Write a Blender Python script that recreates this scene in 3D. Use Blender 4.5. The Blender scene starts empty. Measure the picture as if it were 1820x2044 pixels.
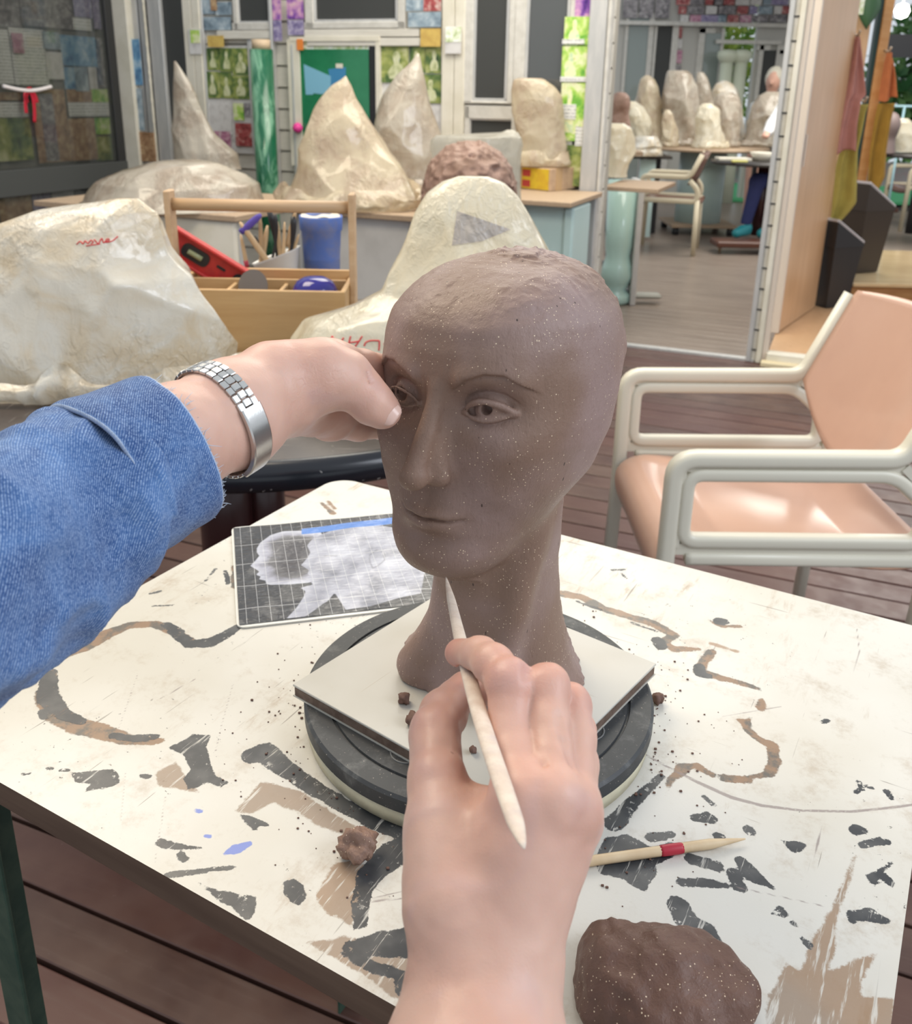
import bpy, bmesh, math, random
import numpy as np
from mathutils import Vector, Matrix

C = bpy.context.scene.collection
sc = bpy.context.scene
rnd = random.Random(7)

# ---------------------------------------------------------------- camera
F_PX, PITCH, ROLL, PCX, PCY, EYE = 1845.0, math.radians(19.23), math.radians(1.095), 910.0, 830.0, 1.24
RES = (1820, 2044)
_fw = np.array([0, math.cos(PITCH), -math.sin(PITCH)])
_up = np.array([0, math.sin(PITCH), math.cos(PITCH)])
_rt = np.array([1.0, 0, 0])
_r = _rt * math.cos(ROLL) + _up * math.sin(ROLL)
_u = -_rt * math.sin(ROLL) + _up * math.cos(ROLL)
CAM = np.array([0, 0, EYE])
cd = bpy.data.cameras.new('camera')
cam = bpy.data.objects.new('camera', cd)
C.objects.link(cam)
mw = Matrix(((_r[0], _u[0], -_fw[0], 0), (_r[1], _u[1], -_fw[1], 0), (_r[2], _u[2], -_fw[2], EYE), (0, 0, 0, 1)))
cam.matrix_world = mw
cd.sensor_fit = 'VERTICAL'
cd.sensor_height = 24.0
cd.sensor_width = 24.0
cd.lens = F_PX * 24.0 / RES[1]
cd.shift_x = 0.0
cd.shift_y = -(RES[1] / 2 - PCY) / RES[1]
cd.clip_start = 0.02
cd.clip_end = 200
cd.dof.use_dof = True
cd.dof.focus_distance = 0.56
cd.dof.aperture_fstop = 11.0
sc.camera = cam

# ---------------------------------------------------------------- world, lamps, exposure
w = bpy.data.worlds.new('daylight')
sc.world = w
w.use_nodes = True
nt = w.node_tree
nt.nodes.clear()
_o = nt.nodes.new('ShaderNodeOutputWorld')
_b = nt.nodes.new('ShaderNodeBackground')
_b.inputs['Color'].default_value = (0.86, 0.93, 1.0, 1)
_b.inputs['Strength'].default_value = 0.82
nt.links.new(_b.outputs[0], _o.inputs[0])

def area(name, loc, target, size, power, col, sy=None):
    l = bpy.data.lights.new(name, 'AREA')
    l.energy = power
    l.color = col
    l.size = size
    if sy:
        l.shape = 'RECTANGLE'
        l.size_y = sy
    o = bpy.data.objects.new(name, l)
    C.objects.link(o)
    o.location = loc
    d = Vector(target) - Vector(loc)
    o.rotation_euler = d.to_track_quat('-Z', 'Y').to_euler()
    return o

area('warm_ceiling_lamp', (-1.2, 1.9, 2.9), (-0.2, 1.2, 0.7), 1.3, 58, (1.0, 0.86, 0.66))
area('cool_skylight', (2.6, -0.2, 2.6), (0.4, 0.9, 0.7), 1.6, 60, (0.86, 0.91, 1.0))
area('ceiling_lamp', (0.4, 4.2, 3.0), (0.2, 4.4, 0.0), 2.2, 105, (1.0, 0.93, 0.8))
area('far_room_lamp', (3.4, 7.6, 3.0), (3.2, 7.8, 0.0), 2.2, 135, (1.0, 0.95, 0.86))
sc.view_settings.view_transform = 'Standard'
sc.view_settings.look = 'None'
sc.view_settings.exposure = -0.06
sc.view_settings.gamma = 1.0
sc.view_settings.use_curve_mapping = False

# ---------------------------------------------------------------- pixel rays -> points in the room
def ray(px, py):
    return _fw + _r * (px - PCX) / F_PX - _u * (py - PCY) / F_PX
def UZ(px, py, z):
    d = ray(px, py); return CAM + d * ((z - EYE) / d[2])
def UY(px, py, y):
    d = ray(px, py); return CAM + d * (y / d[1])
def UD(px, py, dep):
    return CAM + ray(px, py) * dep
def UP(px, py, p0, n):
    d = ray(px, py); n = np.asarray(n, float)
    return CAM + d * (((np.asarray(p0, float) - CAM) @ n) / (d @ n))

# ---------------------------------------------------------------- numeric noise
def _hash(ix, iy, iz, seed):
    h = (ix.astype(np.int64) * 374761393 + iy.astype(np.int64) * 668265263 + iz.astype(np.int64) * 2147483647 + seed * 974711) & 0xffffffff
    h = ((h ^ (h >> 13)) * 1274126177) & 0xffffffff
    h = h ^ (h >> 16)
    return (h & 0xffff).astype(np.float32) / 32767.5 - 1.0
def vnoise(P, scale=1.0, seed=0):
    P = np.asarray(P, np.float64) * scale + 100.0
    i = np.floor(P); f = (P - i).astype(np.float32); i = i.astype(np.int64)
    f = f * f * f * (f * (f * 6 - 15) + 10)
    x, y, z = i[:, 0], i[:, 1], i[:, 2]
    fx, fy, fz = f[:, 0], f[:, 1], f[:, 2]
    r = 0
    def L(a, b, t): return a + (b - a) * t
    c = [[[_hash(x + dx, y + dy, z + dz, seed) for dz in (0, 1)] for dy in (0, 1)] for dx in (0, 1)]
    return L(L(L(c[0][0][0], c[0][0][1], fz), L(c[0][1][0], c[0][1][1], fz), fy),
             L(L(c[1][0][0], c[1][0][1], fz), L(c[1][1][0], c[1][1][1], fz), fy), fx)
def fbm(P, scale, seed=0, octv=3):
    s = 0; a = 1.0
    for k in range(octv):
        s = s + a * vnoise(P, scale * 2 ** k, seed + k * 17); a *= 0.5
    return s
def ridge(P, scale, seed=0, octv=3):
    s = 0; a = 1.0
    for k in range(octv):
        s = s + a * (1 - 2.2 * np.abs(vnoise(P, scale * 2 ** k, seed + k * 31))); a *= 0.5
    return s

# ---------------------------------------------------------------- object helpers
def tag(o, label=None, cat=None, group=None, kind=None):
    if label: o['label'] = label
    if cat: o['category'] = cat
    if group: o['group'] = group
    if kind: o['kind'] = kind
    return o
def empty(name, loc=(0, 0, 0), rz=0.0):
    o = bpy.data.objects.new(name, None)
    C.objects.link(o)
    o.location = tuple(float(v) for v in loc)
    o.rotation_euler = (0, 0, rz)
    o.empty_display_size = 0.05
    return o
def thing(name, label, cat, loc=(0, 0, 0), rz=0.0, group=None):
    return tag(empty(name, loc, rz), label, cat, group)
def obj(name, me, mat=None, parent=None, loc=None):
    o = bpy.data.objects.new(name, me)
    C.objects.link(o)
    if mat is not None and not me.materials:
        me.materials.append(mat)
    if parent is not None:
        o.parent = parent
        # geometry is given in world space for children of an Empty: cancel the parent's placement
    if loc is not None:
        o.location = tuple(float(v) for v in loc)
    return o
def reparent_world(o, parent):
    """parent o (whose mesh is in world space) under parent without moving it"""
    o.parent = parent
    o.matrix_parent_inverse = parent_matrix(parent).inverted()
def parent_matrix(p):
    m = Matrix.LocRotScale(p.location, p.rotation_euler, p.scale)
    if p.parent is not None:
        m = parent_matrix(p.parent) @ p.matrix_parent_inverse @ m
    return m
def copy_tree(o, parent=None):
    c = o.copy(); C.objects.link(c)
    if parent is not None:
        c.parent = parent
    for ch in list(o.children):
        copy_tree(ch, c)
    return c

class MB:
    """collects simple solids into one mesh"""
    def __init__(s):
        s.v = []; s.f = []; s.n = 0; s.sm = []
    def add(s, V, Fc, smooth=False):
        V = np.asarray(V, float)
        s.v.append(V)
        for q in Fc:
            s.f.append(tuple(int(i) + s.n for i in q)); s.sm.append(smooth)
        s.n += len(V)
        return s
    def box(s, c, size, R=None, bev=0.0):
        c = np.asarray(c, float); h = np.asarray(size, float) / 2
        if bev > 0:
            b = min(bev, h.min() * 0.9)
            V = []
            for sx in (-1, 1):
                for sy in (-1, 1):
                    for sz in (-1, 1):
                        V += [(sx * h[0], sy * (h[1] - b), sz * (h[2] - b)), (sx * (h[0] - b), sy * h[1], sz * (h[2] - b)), (sx * (h[0] - b), sy * (h[1] - b), sz * h[2])]
            V = np.array(V)
            def I(sx, sy, sz, k): return ((sx > 0) * 4 + (sy > 0) * 2 + (sz > 0)) * 3 + k
            Fc = []
            for sx in (-1, 1):
                q = [I(sx, -1, -1, 0), I(sx, 1, -1, 0), I(sx, 1, 1, 0), I(sx, -1, 1, 0)]
                Fc.append(q if sx > 0 else q[::-1])
            for sy in (-1, 1):
                q = [I(-1, sy, -1, 1), I(1, sy, -1, 1), I(1, sy, 1, 1), I(-1, sy, 1, 1)]
                Fc.append(q[::-1] if sy > 0 else q)
            for sz in (-1, 1):
                q = [I(-1, -1, sz, 2), I(1, -1, sz, 2), I(1, 1, sz, 2), I(-1, 1, sz, 2)]
                Fc.append(q if sz > 0 else q[::-1])
            for sy in (-1, 1):
                for sz in (-1, 1):
                    q = [I(-1, sy, sz, 1), I(1, sy, sz, 1), I(1, sy, sz, 2), I(-1, sy, sz, 2)]
                    Fc.append(q if sy * sz < 0 else q[::-1])
            for sx in (-1, 1):
                for sz in (-1, 1):
                    q = [I(sx, -1, sz, 0), I(sx, 1, sz, 0), I(sx, 1, sz, 2), I(sx, -1, sz, 2)]
                    Fc.append(q if sx * sz > 0 else q[::-1])
                for sy in (-1, 1):
                    q = [I(sx, sy, -1, 0), I(sx, sy, 1, 0), I(sx, sy, 1, 1), I(sx, sy, -1, 1)]
                    Fc.append(q if sx * sy < 0 else q[::-1])
            for sx in (-1, 1):
                for sy in (-1, 1):
                    for sz in (-1, 1):
                        q = [I(sx, sy, sz, 0), I(sx, sy, sz, 1), I(sx, sy, sz, 2)]
                        Fc.append(q if sx * sy * sz > 0 else q[::-1])
        else:
            V = np.array([(x, y, z) for x in (-h[0], h[0]) for y in (-h[1], h[1]) for z in (-h[2], h[2])])
            Fc = [(0, 1, 3, 2), (4, 6, 7, 5), (0, 4, 5, 1), (2, 3, 7, 6), (0, 2, 6, 4), (1, 5, 7, 3)]
        if R is not None:
            V = V @ np.asarray(R, float).T
        return s.add(V + c, Fc)
    def bar(s, a, b, w_, h_, up=(0, 0, 1), bev=0.0):
        a = np.asarray(a, float); b = np.asarray(b, float); d = b - a; L = np.linalg.norm(d); x = d / L
        y = np.cross(up, x); y /= np.linalg.norm(y); z = np.cross(x, y)
        return s.box((a + b) / 2, (L, w_, h_), np.array([x, y, z]).T, bev)
    def sweep(s, path, prof, closed=False, up=(0, 0, 1), scale=None, caps=True, smooth=True):
        """sweep a closed 2-D profile along a path"""
        P = np.asarray(path, float); n = len(P); prof = np.asarray(prof, float); m = len(prof)
        V = []
        T = np.roll(P, -1, 0) - np.roll(P, 1, 0) if closed else np.gradient(P, axis=0)
        T /= np.linalg.norm(T, axis=1)[:, None] + 1e-12
        upv = np.asarray(up, float)
        y = np.cross(upv, T[0])
        if np.linalg.norm(y) < 1e-3: y = np.cross((1.0, 0, 0.01), T[0])
        for i in range(n):
            t = T[i]
            yy = np.cross(upv, t)
            if np.linalg.norm(yy) > 0.05: y = yy
            else: y = y - t * (y @ t)
            y = y / np.linalg.norm(y); z = np.cross(t, y)
            k = 1.0 if scale is None else scale[i]
            V.append(P[i] + (prof[:, :1] * y + prof[:, 1:2] * z) * k)
        V = np.concatenate(V)
        Fc = []
        for i in range(n if closed else n - 1):
            for j in range(m):
                a, b = i * m + j, i * m + (j + 1) % m
                c_, d_ = ((i + 1) % n) * m + (j + 1) % m, ((i + 1) % n) * m + j
                Fc.append((a, b, c_, d_))
        if caps and not closed:
            Fc.append(tuple(range(m))[::-1]); Fc.append(tuple((n - 1) * m + j for j in range(m)))
        return s.add(V, Fc, smooth)
    def tube(s, path, r, seg=12, closed=False, smooth=True, up=(0, 0, 1)):
        a = np.linspace(0, 2 * np.pi, seg, endpoint=False)
        prof = np.c_[np.cos(a), np.sin(a)]
        P = np.asarray(path, float)
        rr = np.full(len(P), r, float) if np.isscalar(r) else np.asarray(r, float)
        return s.sweep(P, prof, closed, up, rr, True, smooth)
    def lathe(s, prof, c=(0, 0, 0), seg=48, smooth=True, cap=True, a0=0):
        prof = np.asarray(prof, float); n = len(prof)
        a = np.linspace(0, 2 * np.pi, seg, endpoint=False) + a0
        V = np.concatenate([np.c_[r * np.cos(a), r * np.sin(a), np.full(seg, z)] for r, z in prof]) + np.asarray(c, float)
        Fc = []
        for i in range(n - 1):
            for j in range(seg):
                Fc.append((i * seg + j, i * seg + (j + 1) % seg, (i + 1) * seg + (j + 1) % seg, (i + 1) * seg + j))
        if cap:
            Fc.append(tuple(range(seg))[::-1]); Fc.append(tuple((n - 1) * seg + j for j in range(seg)))
        return s.add(V, Fc, smooth)
    def grid(s, G, smooth=True, closeu=False, closev=False):
        G = np.asarray(G, float); a, b = G.shape[:2]
        Fc = []
        for i in range(a if closeu else a - 1):
            for j in range(b if closev else b - 1):
                Fc.append((i * b + j, i * b + (j + 1) % b, ((i + 1) % a) * b + (j + 1) % b, ((i + 1) % a) * b + j))
        return s.add(G.reshape(-1, 3), Fc, smooth)
    def prism(s, poly, z0, z1, smooth=False):
        """polygon (n,2) in XY, extruded in z"""
        p = np.asarray(poly, float); n = len(p)
        V = np.concatenate([np.c_[p, np.full(n, z0)], np.c_[p, np.full(n, z1)]])
        Fc = [tuple(range(n))[::-1], tuple(range(n, 2 * n))] + [(i, (i + 1) % n, n + (i + 1) % n, n + i) for i in range(n)]
        return s.add(V, Fc, smooth)
    def mesh(s, name='m'):
        me = bpy.data.meshes.new(name)
        V = np.concatenate(s.v)
        me.from_pydata(V.tolist(), [], s.f)
        me.polygons.foreach_set('use_smooth', s.sm)
        me.update()
        return me
    def build(s, name, mat, parent=None, world=False, fix=True):
        me = s.mesh(name)
        if fix:
            bm = bmesh.new(); bm.from_mesh(me); bmesh.ops.recalc_face_normals(bm, faces=bm.faces); bm.to_mesh(me); bm.free()
        o = obj(name, me, mat)
        if parent is not None:
            if world: reparent_world(o, parent)
            else: o.parent = parent
        return o
def crease(o, ang=0.6):
    me = o.data
    try:
        me.set_sharp_from_angle(angle=ang)
    except Exception:
        pass
    return o
def rrect(w_, h_, r, k=4):
    pts = []
    for cx_, cy_, a0 in ((w_ / 2 - r, h_ / 2 - r, 0), (-w_ / 2 + r, h_ / 2 - r, 90), (-w_ / 2 + r, -h_ / 2 + r, 180), (w_ / 2 - r, -h_ / 2 + r, 270)):
        for i in range(k + 1):
            a = math.radians(a0 + 90 * i / k)
            pts.append((cx_ + r * math.cos(a), cy_ + r * math.sin(a)))
    return np.array(pts)
def catmull(P, n=8, closed=False):
    P = np.asarray(P, float); m = len(P); out = []
    rng = range(m) if closed else range(m - 1)
    for i in rng:
        p0 = P[(i - 1) % m] if closed or i > 0 else 2 * P[0] - P[1]
        p1 = P[i]; p2 = P[(i + 1) % m]
        p3 = P[(i + 2) % m] if closed or i + 2 < m else 2 * P[-1] - P[-2]
        for t in np.linspace(0, 1, n, endpoint=False):
            out.append(0.5 * ((2 * p1) + (-p0 + p2) * t + (2 * p0 - 5 * p1 + 4 * p2 - p3) * t * t + (-p0 + 3 * p1 - 3 * p2 + p3) * t ** 3))
    if not closed: out.append(P[-1])
    return np.array(out)
def fillet(P, r, k=5, closed=False):
    """round the corners of a polyline"""
    P = np.asarray(P, float); n = len(P); out = []
    for i in range(n):
        if not closed and i in (0, n - 1):
            out.append(P[i]); continue
        a, b, c = P[(i - 1) % n], P[i], P[(i + 1) % n]
        rr = r[i] if hasattr(r, '__len__') else r
        da = a - b; dc = c - b; la = np.linalg.norm(da); lc = np.linalg.norm(dc)
        q = min(rr, la * 0.49, lc * 0.49)
        p, s_ = b + da / la * q, b + dc / lc * q
        for t in np.linspace(0, 1, k):
            out.append((1 - t) ** 2 * p + 2 * t * (1 - t) * b + t * t * s_)
    return np.array(out)

# ---------------------------------------------------------------- signed-distance modelling
def sd_caps(P, a, b, ra, rb):
    a = np.asarray(a, np.float32); b = np.asarray(b, np.float32); d = b - a
    t = np.clip(((P - a) @ d) / max(float(d @ d), 1e-12), 0, 1)
    return np.linalg.norm(P - a - t[:, None] * d, axis=1) - (ra + (rb - ra) * t)
def sd_ell(P, c, r, R=None):
    q = P - np.asarray(c, np.float32)
    if R is not None: q = q @ np.asarray(R, np.float32)
    r = np.asarray(r, np.float32)
    k0 = np.linalg.norm(q / r, axis=1); k1 = np.linalg.norm(q / (r * r), axis=1)
    return k0 * (k0 - 1.0) / np.maximum(k1, 1e-9)
def smin(a, b, k):
    h = np.clip(0.5 + 0.5 * (b - a) / k, 0, 1)
    return b + (a - b) * h - k * h * (1 - h)
def smax(a, b, k): return -smin(-a, -b, k)
def sdf_mesh(fn, lo, hi, vox, name, coarse=4, band=None):
    """polygonise fn (signed distance over an (n,3) array) with a narrow band"""
    import openvdb
    lo = np.asarray(lo, float); hi = np.asarray(hi, float)
    cv = vox * coarse
    nc = np.ceil((hi - lo) / cv).astype(int) + 1
    ax = [lo[i] + cv * np.arange(nc[i]) for i in range(3)]
    G = np.stack(np.meshgrid(*ax, indexing='ij'), -1).reshape(-1, 3).astype(np.float32)
    Dc = fn(G).reshape(nc).astype(np.float32)
    band = band or cv * 1.5
    nf = (nc - 1) * coarse
    near = np.abs(Dc) < band + cv
    cell = np.zeros(nc - 1, bool)
    for dx in (0, 1):
        for dy in (0, 1):
            for dz in (0, 1):
                cell |= near[dx:nc[0] - 1 + dx, dy:nc[1] - 1 + dy, dz:nc[2] - 1 + dz]
    sgn = np.where(Dc[:-1, :-1, :-1] < 0, -1.0, 1.0).astype(np.float32) * band
    A = sgn.repeat(coarse, 0).repeat(coarse, 1).repeat(coarse, 2)
    m = cell.repeat(coarse, 0).repeat(coarse, 1).repeat(coarse, 2)
    idx = np.argwhere(m)
    P = (lo + (idx) * vox).astype(np.float32)
    vals = np.empty(len(P), np.float32)
    for s0 in range(0, len(P), 400000):
        vals[s0:s0 + 400000] = fn(P[s0:s0 + 400000])
    A[idx[:, 0], idx[:, 1], idx[:, 2]] = np.clip(vals, -band, band)
    g = openvdb.FloatGrid(float(band))
    g.copyFromArray(A)
    pts, quads = g.convertToQuads(0.0)
    pts = np.asarray(pts, float) * vox + lo
    quads = np.asarray(quads)[:, ::-1]
    me = bpy.data.meshes.new(name)
    me.vertices.add(len(pts)); me.vertices.foreach_set('co', pts.astype(np.float32).ravel())
    me.loops.add(quads.size); me.loops.foreach_set('vertex_index', quads.astype(np.int32).ravel())
    me.polygons.add(len(quads))
    me.polygons.foreach_set('loop_start', np.arange(0, quads.size, 4, dtype=np.int32))
    me.polygons.foreach_set('use_smooth', np.ones(len(quads), bool))
    me.update(calc_edges=True)
    return me
def mesh_co(me):
    a = np.empty(len(me.vertices) * 3, np.float32); me.vertices.foreach_get('co', a); return a.reshape(-1, 3)
def mesh_no(me):
    a = np.empty(len(me.vertices) * 3, np.float32); me.vertices.foreach_get('normal', a); return a.reshape(-1, 3)
def set_co(me, V):
    me.vertices.foreach_set('co', np.asarray(V, np.float32).ravel()); me.update()
def set_attr(me, name, vals):
    a = me.attributes.new(name, 'FLOAT', 'POINT'); a.data.foreach_set('value', np.asarray(vals, np.float32))
# ---------------------------------------------------------------- materials
class NT:
    def __init__(s, name):
        s.m = bpy.data.materials.new(name); s.m.use_nodes = True
        s.t = s.m.node_tree; s.t.nodes.clear()
        s.out = s.t.nodes.new('ShaderNodeOutputMaterial')
    def n(s, typ, props=None, **ins):
        nd = s.t.nodes.new('ShaderNode' + typ)
        for k, v in (props or {}).items(): setattr(nd, k, v)
        for k, v in ins.items(): s.put(nd, k.replace('_', ' '), v)
        return nd
    def put(s, nd, key, v):
        sock = None
        if isinstance(key, int): sock = nd.inputs[key]
        else:
            for i in nd.inputs:
                if i.name == key and i.enabled: sock = i; break
            if sock is None: sock = nd.inputs[key]
        if hasattr(v, 'outputs'): v = v.outputs[0]
        if isinstance(v, bpy.types.NodeSocket): s.t.links.new(v, sock)
        else:
            if isinstance(v, (tuple, list)) and len(v) == 3 and sock.type == 'RGBA': v = (*v, 1)
            sock.default_value = v
    def math(s, op, a, b=0.0, c=None):
        nd = s.t.nodes.new('ShaderNodeMath'); nd.operation = op
        s.put(nd, 0, a); s.put(nd, 1, b)
        if c is not None: s.put(nd, 2, c)
        return nd.outputs[0]
    def mix(s, f, a, b, typ='MIX'):
        nd = s.t.nodes.new('ShaderNodeMix'); nd.data_type = 'RGBA'; nd.blend_type = typ
        s.put(nd, 0, f); s.put(nd, 6, a); s.put(nd, 7, b)
        return nd.outputs[2]
    def ramp(s, f, stops, mode='LINEAR'):
        nd = s.t.nodes.new('ShaderNodeValToRGB'); cr = nd.color_ramp; cr.interpolation = mode
        while len(cr.elements) > 1: cr.elements.remove(cr.elements[-1])
        for i, (p, c) in enumerate(stops):
            e = cr.elements[0] if i == 0 else cr.elements.new(p)
            e.position = p
            if not hasattr(c, '__len__'): c = (c, c, c)
            e.color = (*c, 1) if len(c) == 3 else c
        s.put(nd, 0, f)
        return nd.outputs[0]
    def smooth(s, v, lo, hi):
        nd = s.t.nodes.new('ShaderNodeMapRange'); nd.interpolation_type = 'SMOOTHSTEP'
        s.put(nd, 0, v); s.put(nd, 1, lo); s.put(nd, 2, hi); s.put(nd, 3, 0.0); s.put(nd, 4, 1.0)
        return nd.outputs[0]
    def obj(s, scale=(1, 1, 1), rot=(0, 0, 0), src='Object', rand=False):
        tc = s.t.nodes.new('ShaderNodeTexCoord')
        mp = s.t.nodes.new('ShaderNodeMapping')
        s.put(mp, 0, tc.outputs[src]); mp.inputs['Scale'].default_value = scale; mp.inputs['Rotation'].default_value = rot
        if rand:
            oi = s.t.nodes.new('ShaderNodeObjectInfo')
            cb = s.t.nodes.new('ShaderNodeVectorMath'); cb.operation = 'SCALE'
            cb.inputs[0].default_value = (37.0, 91.0, 53.0); s.t.links.new(oi.outputs['Random'], cb.inputs['Scale'])
            s.t.links.new(cb.outputs[0], mp.inputs['Location'])
        return mp.outputs[0]
    def noise(s, vec, scale, detail=3, rough=0.5, dist=0.0):
        nd = s.t.nodes.new('ShaderNodeTexNoise')
        s.put(nd, 'Vector', vec); s.put(nd, 'Scale', scale); s.put(nd, 'Detail', detail); s.put(nd, 'Roughness', rough); s.put(nd, 'Distortion', dist)
        return nd.outputs[0]
    def vor(s, vec, scale, feature='F1', rand=1.0, out=0):
        nd = s.t.nodes.new('ShaderNodeTexVoronoi'); nd.feature = feature
        s.put(nd, 'Vector', vec); s.put(nd, 'Scale', scale); s.put(nd, 'Randomness', rand)
        return nd.outputs[out]
    def bump(s, h, strength=0.3, dist=0.001, normal=None):
        nd = s.t.nodes.new('ShaderNodeBump'); s.put(nd, 'Height', h)
        nd.inputs['Strength'].default_value = strength; nd.inputs['Distance'].default_value = dist
        if normal is not None: s.put(nd, 'Normal', normal)
        return nd.outputs[0]
    def attr(s, name):
        nd = s.t.nodes.new('ShaderNodeAttribute'); nd.attribute_name = name; return nd.outputs['Fac']
    def bsdf(s, base=(0.8, 0.8, 0.8), rough=0.5, metal=0.0, spec=0.5, normal=None, coat=0.0, sss=0.0, ssr=(1, 0.3, 0.15), sscale=0.005, trans=0.0, ior=1.45, alpha=1.0, emit=None, sheen=0.0):
        nd = s.t.nodes.new('ShaderNodeBsdfPrincipled')
        s.put(nd, 'Base Color', base); s.put(nd, 'Roughness', rough); s.put(nd, 'Metallic', metal); s.put(nd, 'Specular IOR Level', spec)
        s.put(nd, 'Coat Weight', coat); s.put(nd, 'Transmission Weight', trans); s.put(nd, 'IOR', ior); s.put(nd, 'Alpha', alpha)
        if sss:
            s.put(nd, 'Subsurface Weight', sss); nd.inputs['Subsurface Radius'].default_value = ssr; s.put(nd, 'Subsurface Scale', sscale)
        if sheen: s.put(nd, 'Sheen Weight', sheen)
        if normal is not None: s.put(nd, 'Normal', normal)
        if emit is not None:
            s.put(nd, 'Emission Color', emit[0]); s.put(nd, 'Emission Strength', emit[1])
        return nd.outputs[0]
    def done(s, sh):
        s.t.links.new(sh, s.out.inputs[0]); return s.m

def simple(name, col, rough=0.5, metal=0.0, spec=0.5, var=None, bump=None, coat=0.0, rand=False):
    """var = (scale, colour2, stretch) ; bump = (scale, strength, dist, stretch)"""
    k = NT(name); base = col; nrm = None
    if var:
        v = k.obj(var[2] if len(var) > 2 else (1, 1, 1), rand=rand)
        base = k.mix(k.smooth(k.noise(v, var[0], 4, 0.6), 0.35, 0.68), col, var[1])
    if bump:
        v = k.obj(bump[3] if len(bump) > 3 else (1, 1, 1), rand=rand)
        nrm = k.bump(k.noise(v, bump[0], 4, 0.6), bump[1], bump[2])
    return k.done(k.bsdf(base, rough, metal, spec, nrm, coat))

def wood_mat(name, c1, c2, stretch=(2, 40, 40), rough=0.45, bumps=0.15, rand=True):
    k = NT(name)
    v = k.obj(stretch, rand=rand)
    f = k.noise(v, 1.0, 5, 0.6, 0.4)
    f2 = k.noise(k.obj((3, 3, 3), rand=rand), 1.0, 2)
    base = k.mix(k.smooth(f, 0.3, 0.7), c1, c2)
    base = k.mix(k.math('MULTIPLY', k.smooth(f2, 0.35, 0.7), 0.3), base, tuple(x * 0.75 for x in c1))
    return k.done(k.bsdf(base, rough, normal=k.bump(f, bumps, 0.0006)))

def print_mat(name, stops, scale=14.0, rough=0.35, stretch=(1, 1, 1), seed=0.0, mode='LINEAR'):
    """a printed picture seen from afar: soft patches of the given colours"""
    k = NT(name)
    v = k.obj(stretch, rand=True)
    f = k.noise(v, scale, 2.5, 0.55, 0.6)
    f2 = k.noise(v, scale * 2.7, 2, 0.5)
    ff = k.math('ADD', k.math('MULTIPLY', f, 0.75), k.math('MULTIPLY', f2, 0.25))
    n = len(stops)
    base = k.ramp(ff, [(0.3 + 0.4 * i / max(1, n - 1), c) for i, c in enumerate(stops)], mode)
    return k.done(k.bsdf(base, rough))

def text_sheet_mat(name, paper=(0.75, 0.75, 0.72), ink=(0.12, 0.12, 0.13), lines=70.0):
    k = NT(name)
    v = k.obj((1, 1, 1), rand=True)
    sp = k.n('SeparateXYZ'); k.put(sp, 0, v)
    row = k.math('FRACT', k.math('MULTIPLY', sp.outputs[2], lines))
    band = k.math('MULTIPLY', k.math('GREATER_THAN', row, 0.42), k.math('LESS_THAN', row, 0.8))
    wd = k.math('GREATER_THAN', k.noise(k.obj((1, 1, 0.9), rand=True), 160.0, 2), 0.46)
    base = k.mix(k.math('MULTIPLY', k.math('MULTIPLY', band, wd), 0.6), paper, ink)
    return k.done(k.bsdf(base, 0.5))

def clay_mat(name, c1, c2, grog=True, wet=0.45, tool=1.0):
    k = NT(name)
    v = k.obj()
    big = k.smooth(k.noise(v, 14, 3), 0.35, 0.7)
    base = k.mix(big, c1, c2)
    ly = k.obj((1.0, 1.0, 1.0))
    st = k.noise(k.obj((60, 60, 14), (0.3, 0.5, 0.2)), 6.0, 4, 0.6, 1.0)
    fine = k.noise(v, 420, 4, 0.7)
    base = k.mix(k.math('MULTIPLY', k.smooth(fine, 0.5, 0.8), 0.35), base, tuple(x * 0.6 for x in c1))
    h = k.math('ADD', k.math('MULTIPLY', st, 0.6 * tool), k.math('MULTIPLY', fine, 0.5))
    cell = k.n('TexVoronoi', {'feature': 'F1'}); k.put(cell, 'Vector', v); k.put(cell, 'Scale', 720.0)
    sp = k.n('SeparateColor'); k.put(sp, 0, cell.outputs['Color'])
    patch = k.smooth(k.noise(v, 22, 3), 0.42, 0.68)
    thr = k.math('ADD', 0.10, k.math('MULTIPLY', patch, 0.26))
    on = k.math('LESS_THAN', sp.outputs[0], thr)
    rad = k.math('MULTIPLY_ADD', sp.outputs[1], 0.22, 0.08)
    dot = k.math('MULTIPLY', on, k.math('LESS_THAN', cell.outputs['Distance'], rad))
    if grog:
        base = k.mix(dot, base, (0.72, 0.56, 0.40))
    # small dark pits and drag marks
    pv = k.obj((1, 1, 0.3), (0.5, 0.3, 0.0))
    pit = k.n('TexVoronoi', {'feature': 'F1'}); k.put(pit, 'Vector', pv); k.put(pit, 'Scale', 330.0)
    sp2 = k.n('SeparateColor'); k.put(sp2, 0, pit.outputs['Color'])
    pm = k.math('MULTIPLY', k.math('LESS_THAN', sp2.outputs[0], 0.035), k.math('LESS_THAN', pit.outputs['Distance'], 0.17))
    base = k.mix(k.math('MULTIPLY', pm, 0.85), base, (0.035, 0.022, 0.018))
    h = k.math('SUBTRACT', h, k.math('MULTIPLY', pm, 1.2))
    h = k.math('ADD', h, k.math('MULTIPLY', dot, 0.6))
    rough = k.math('MULTIPLY_ADD', k.noise(v, 30, 3), 0.3, wet - 0.12)
    return k.done(k.bsdf(base, rough, spec=0.42, normal=k.bump(h, 0.8, 0.0009)))

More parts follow.
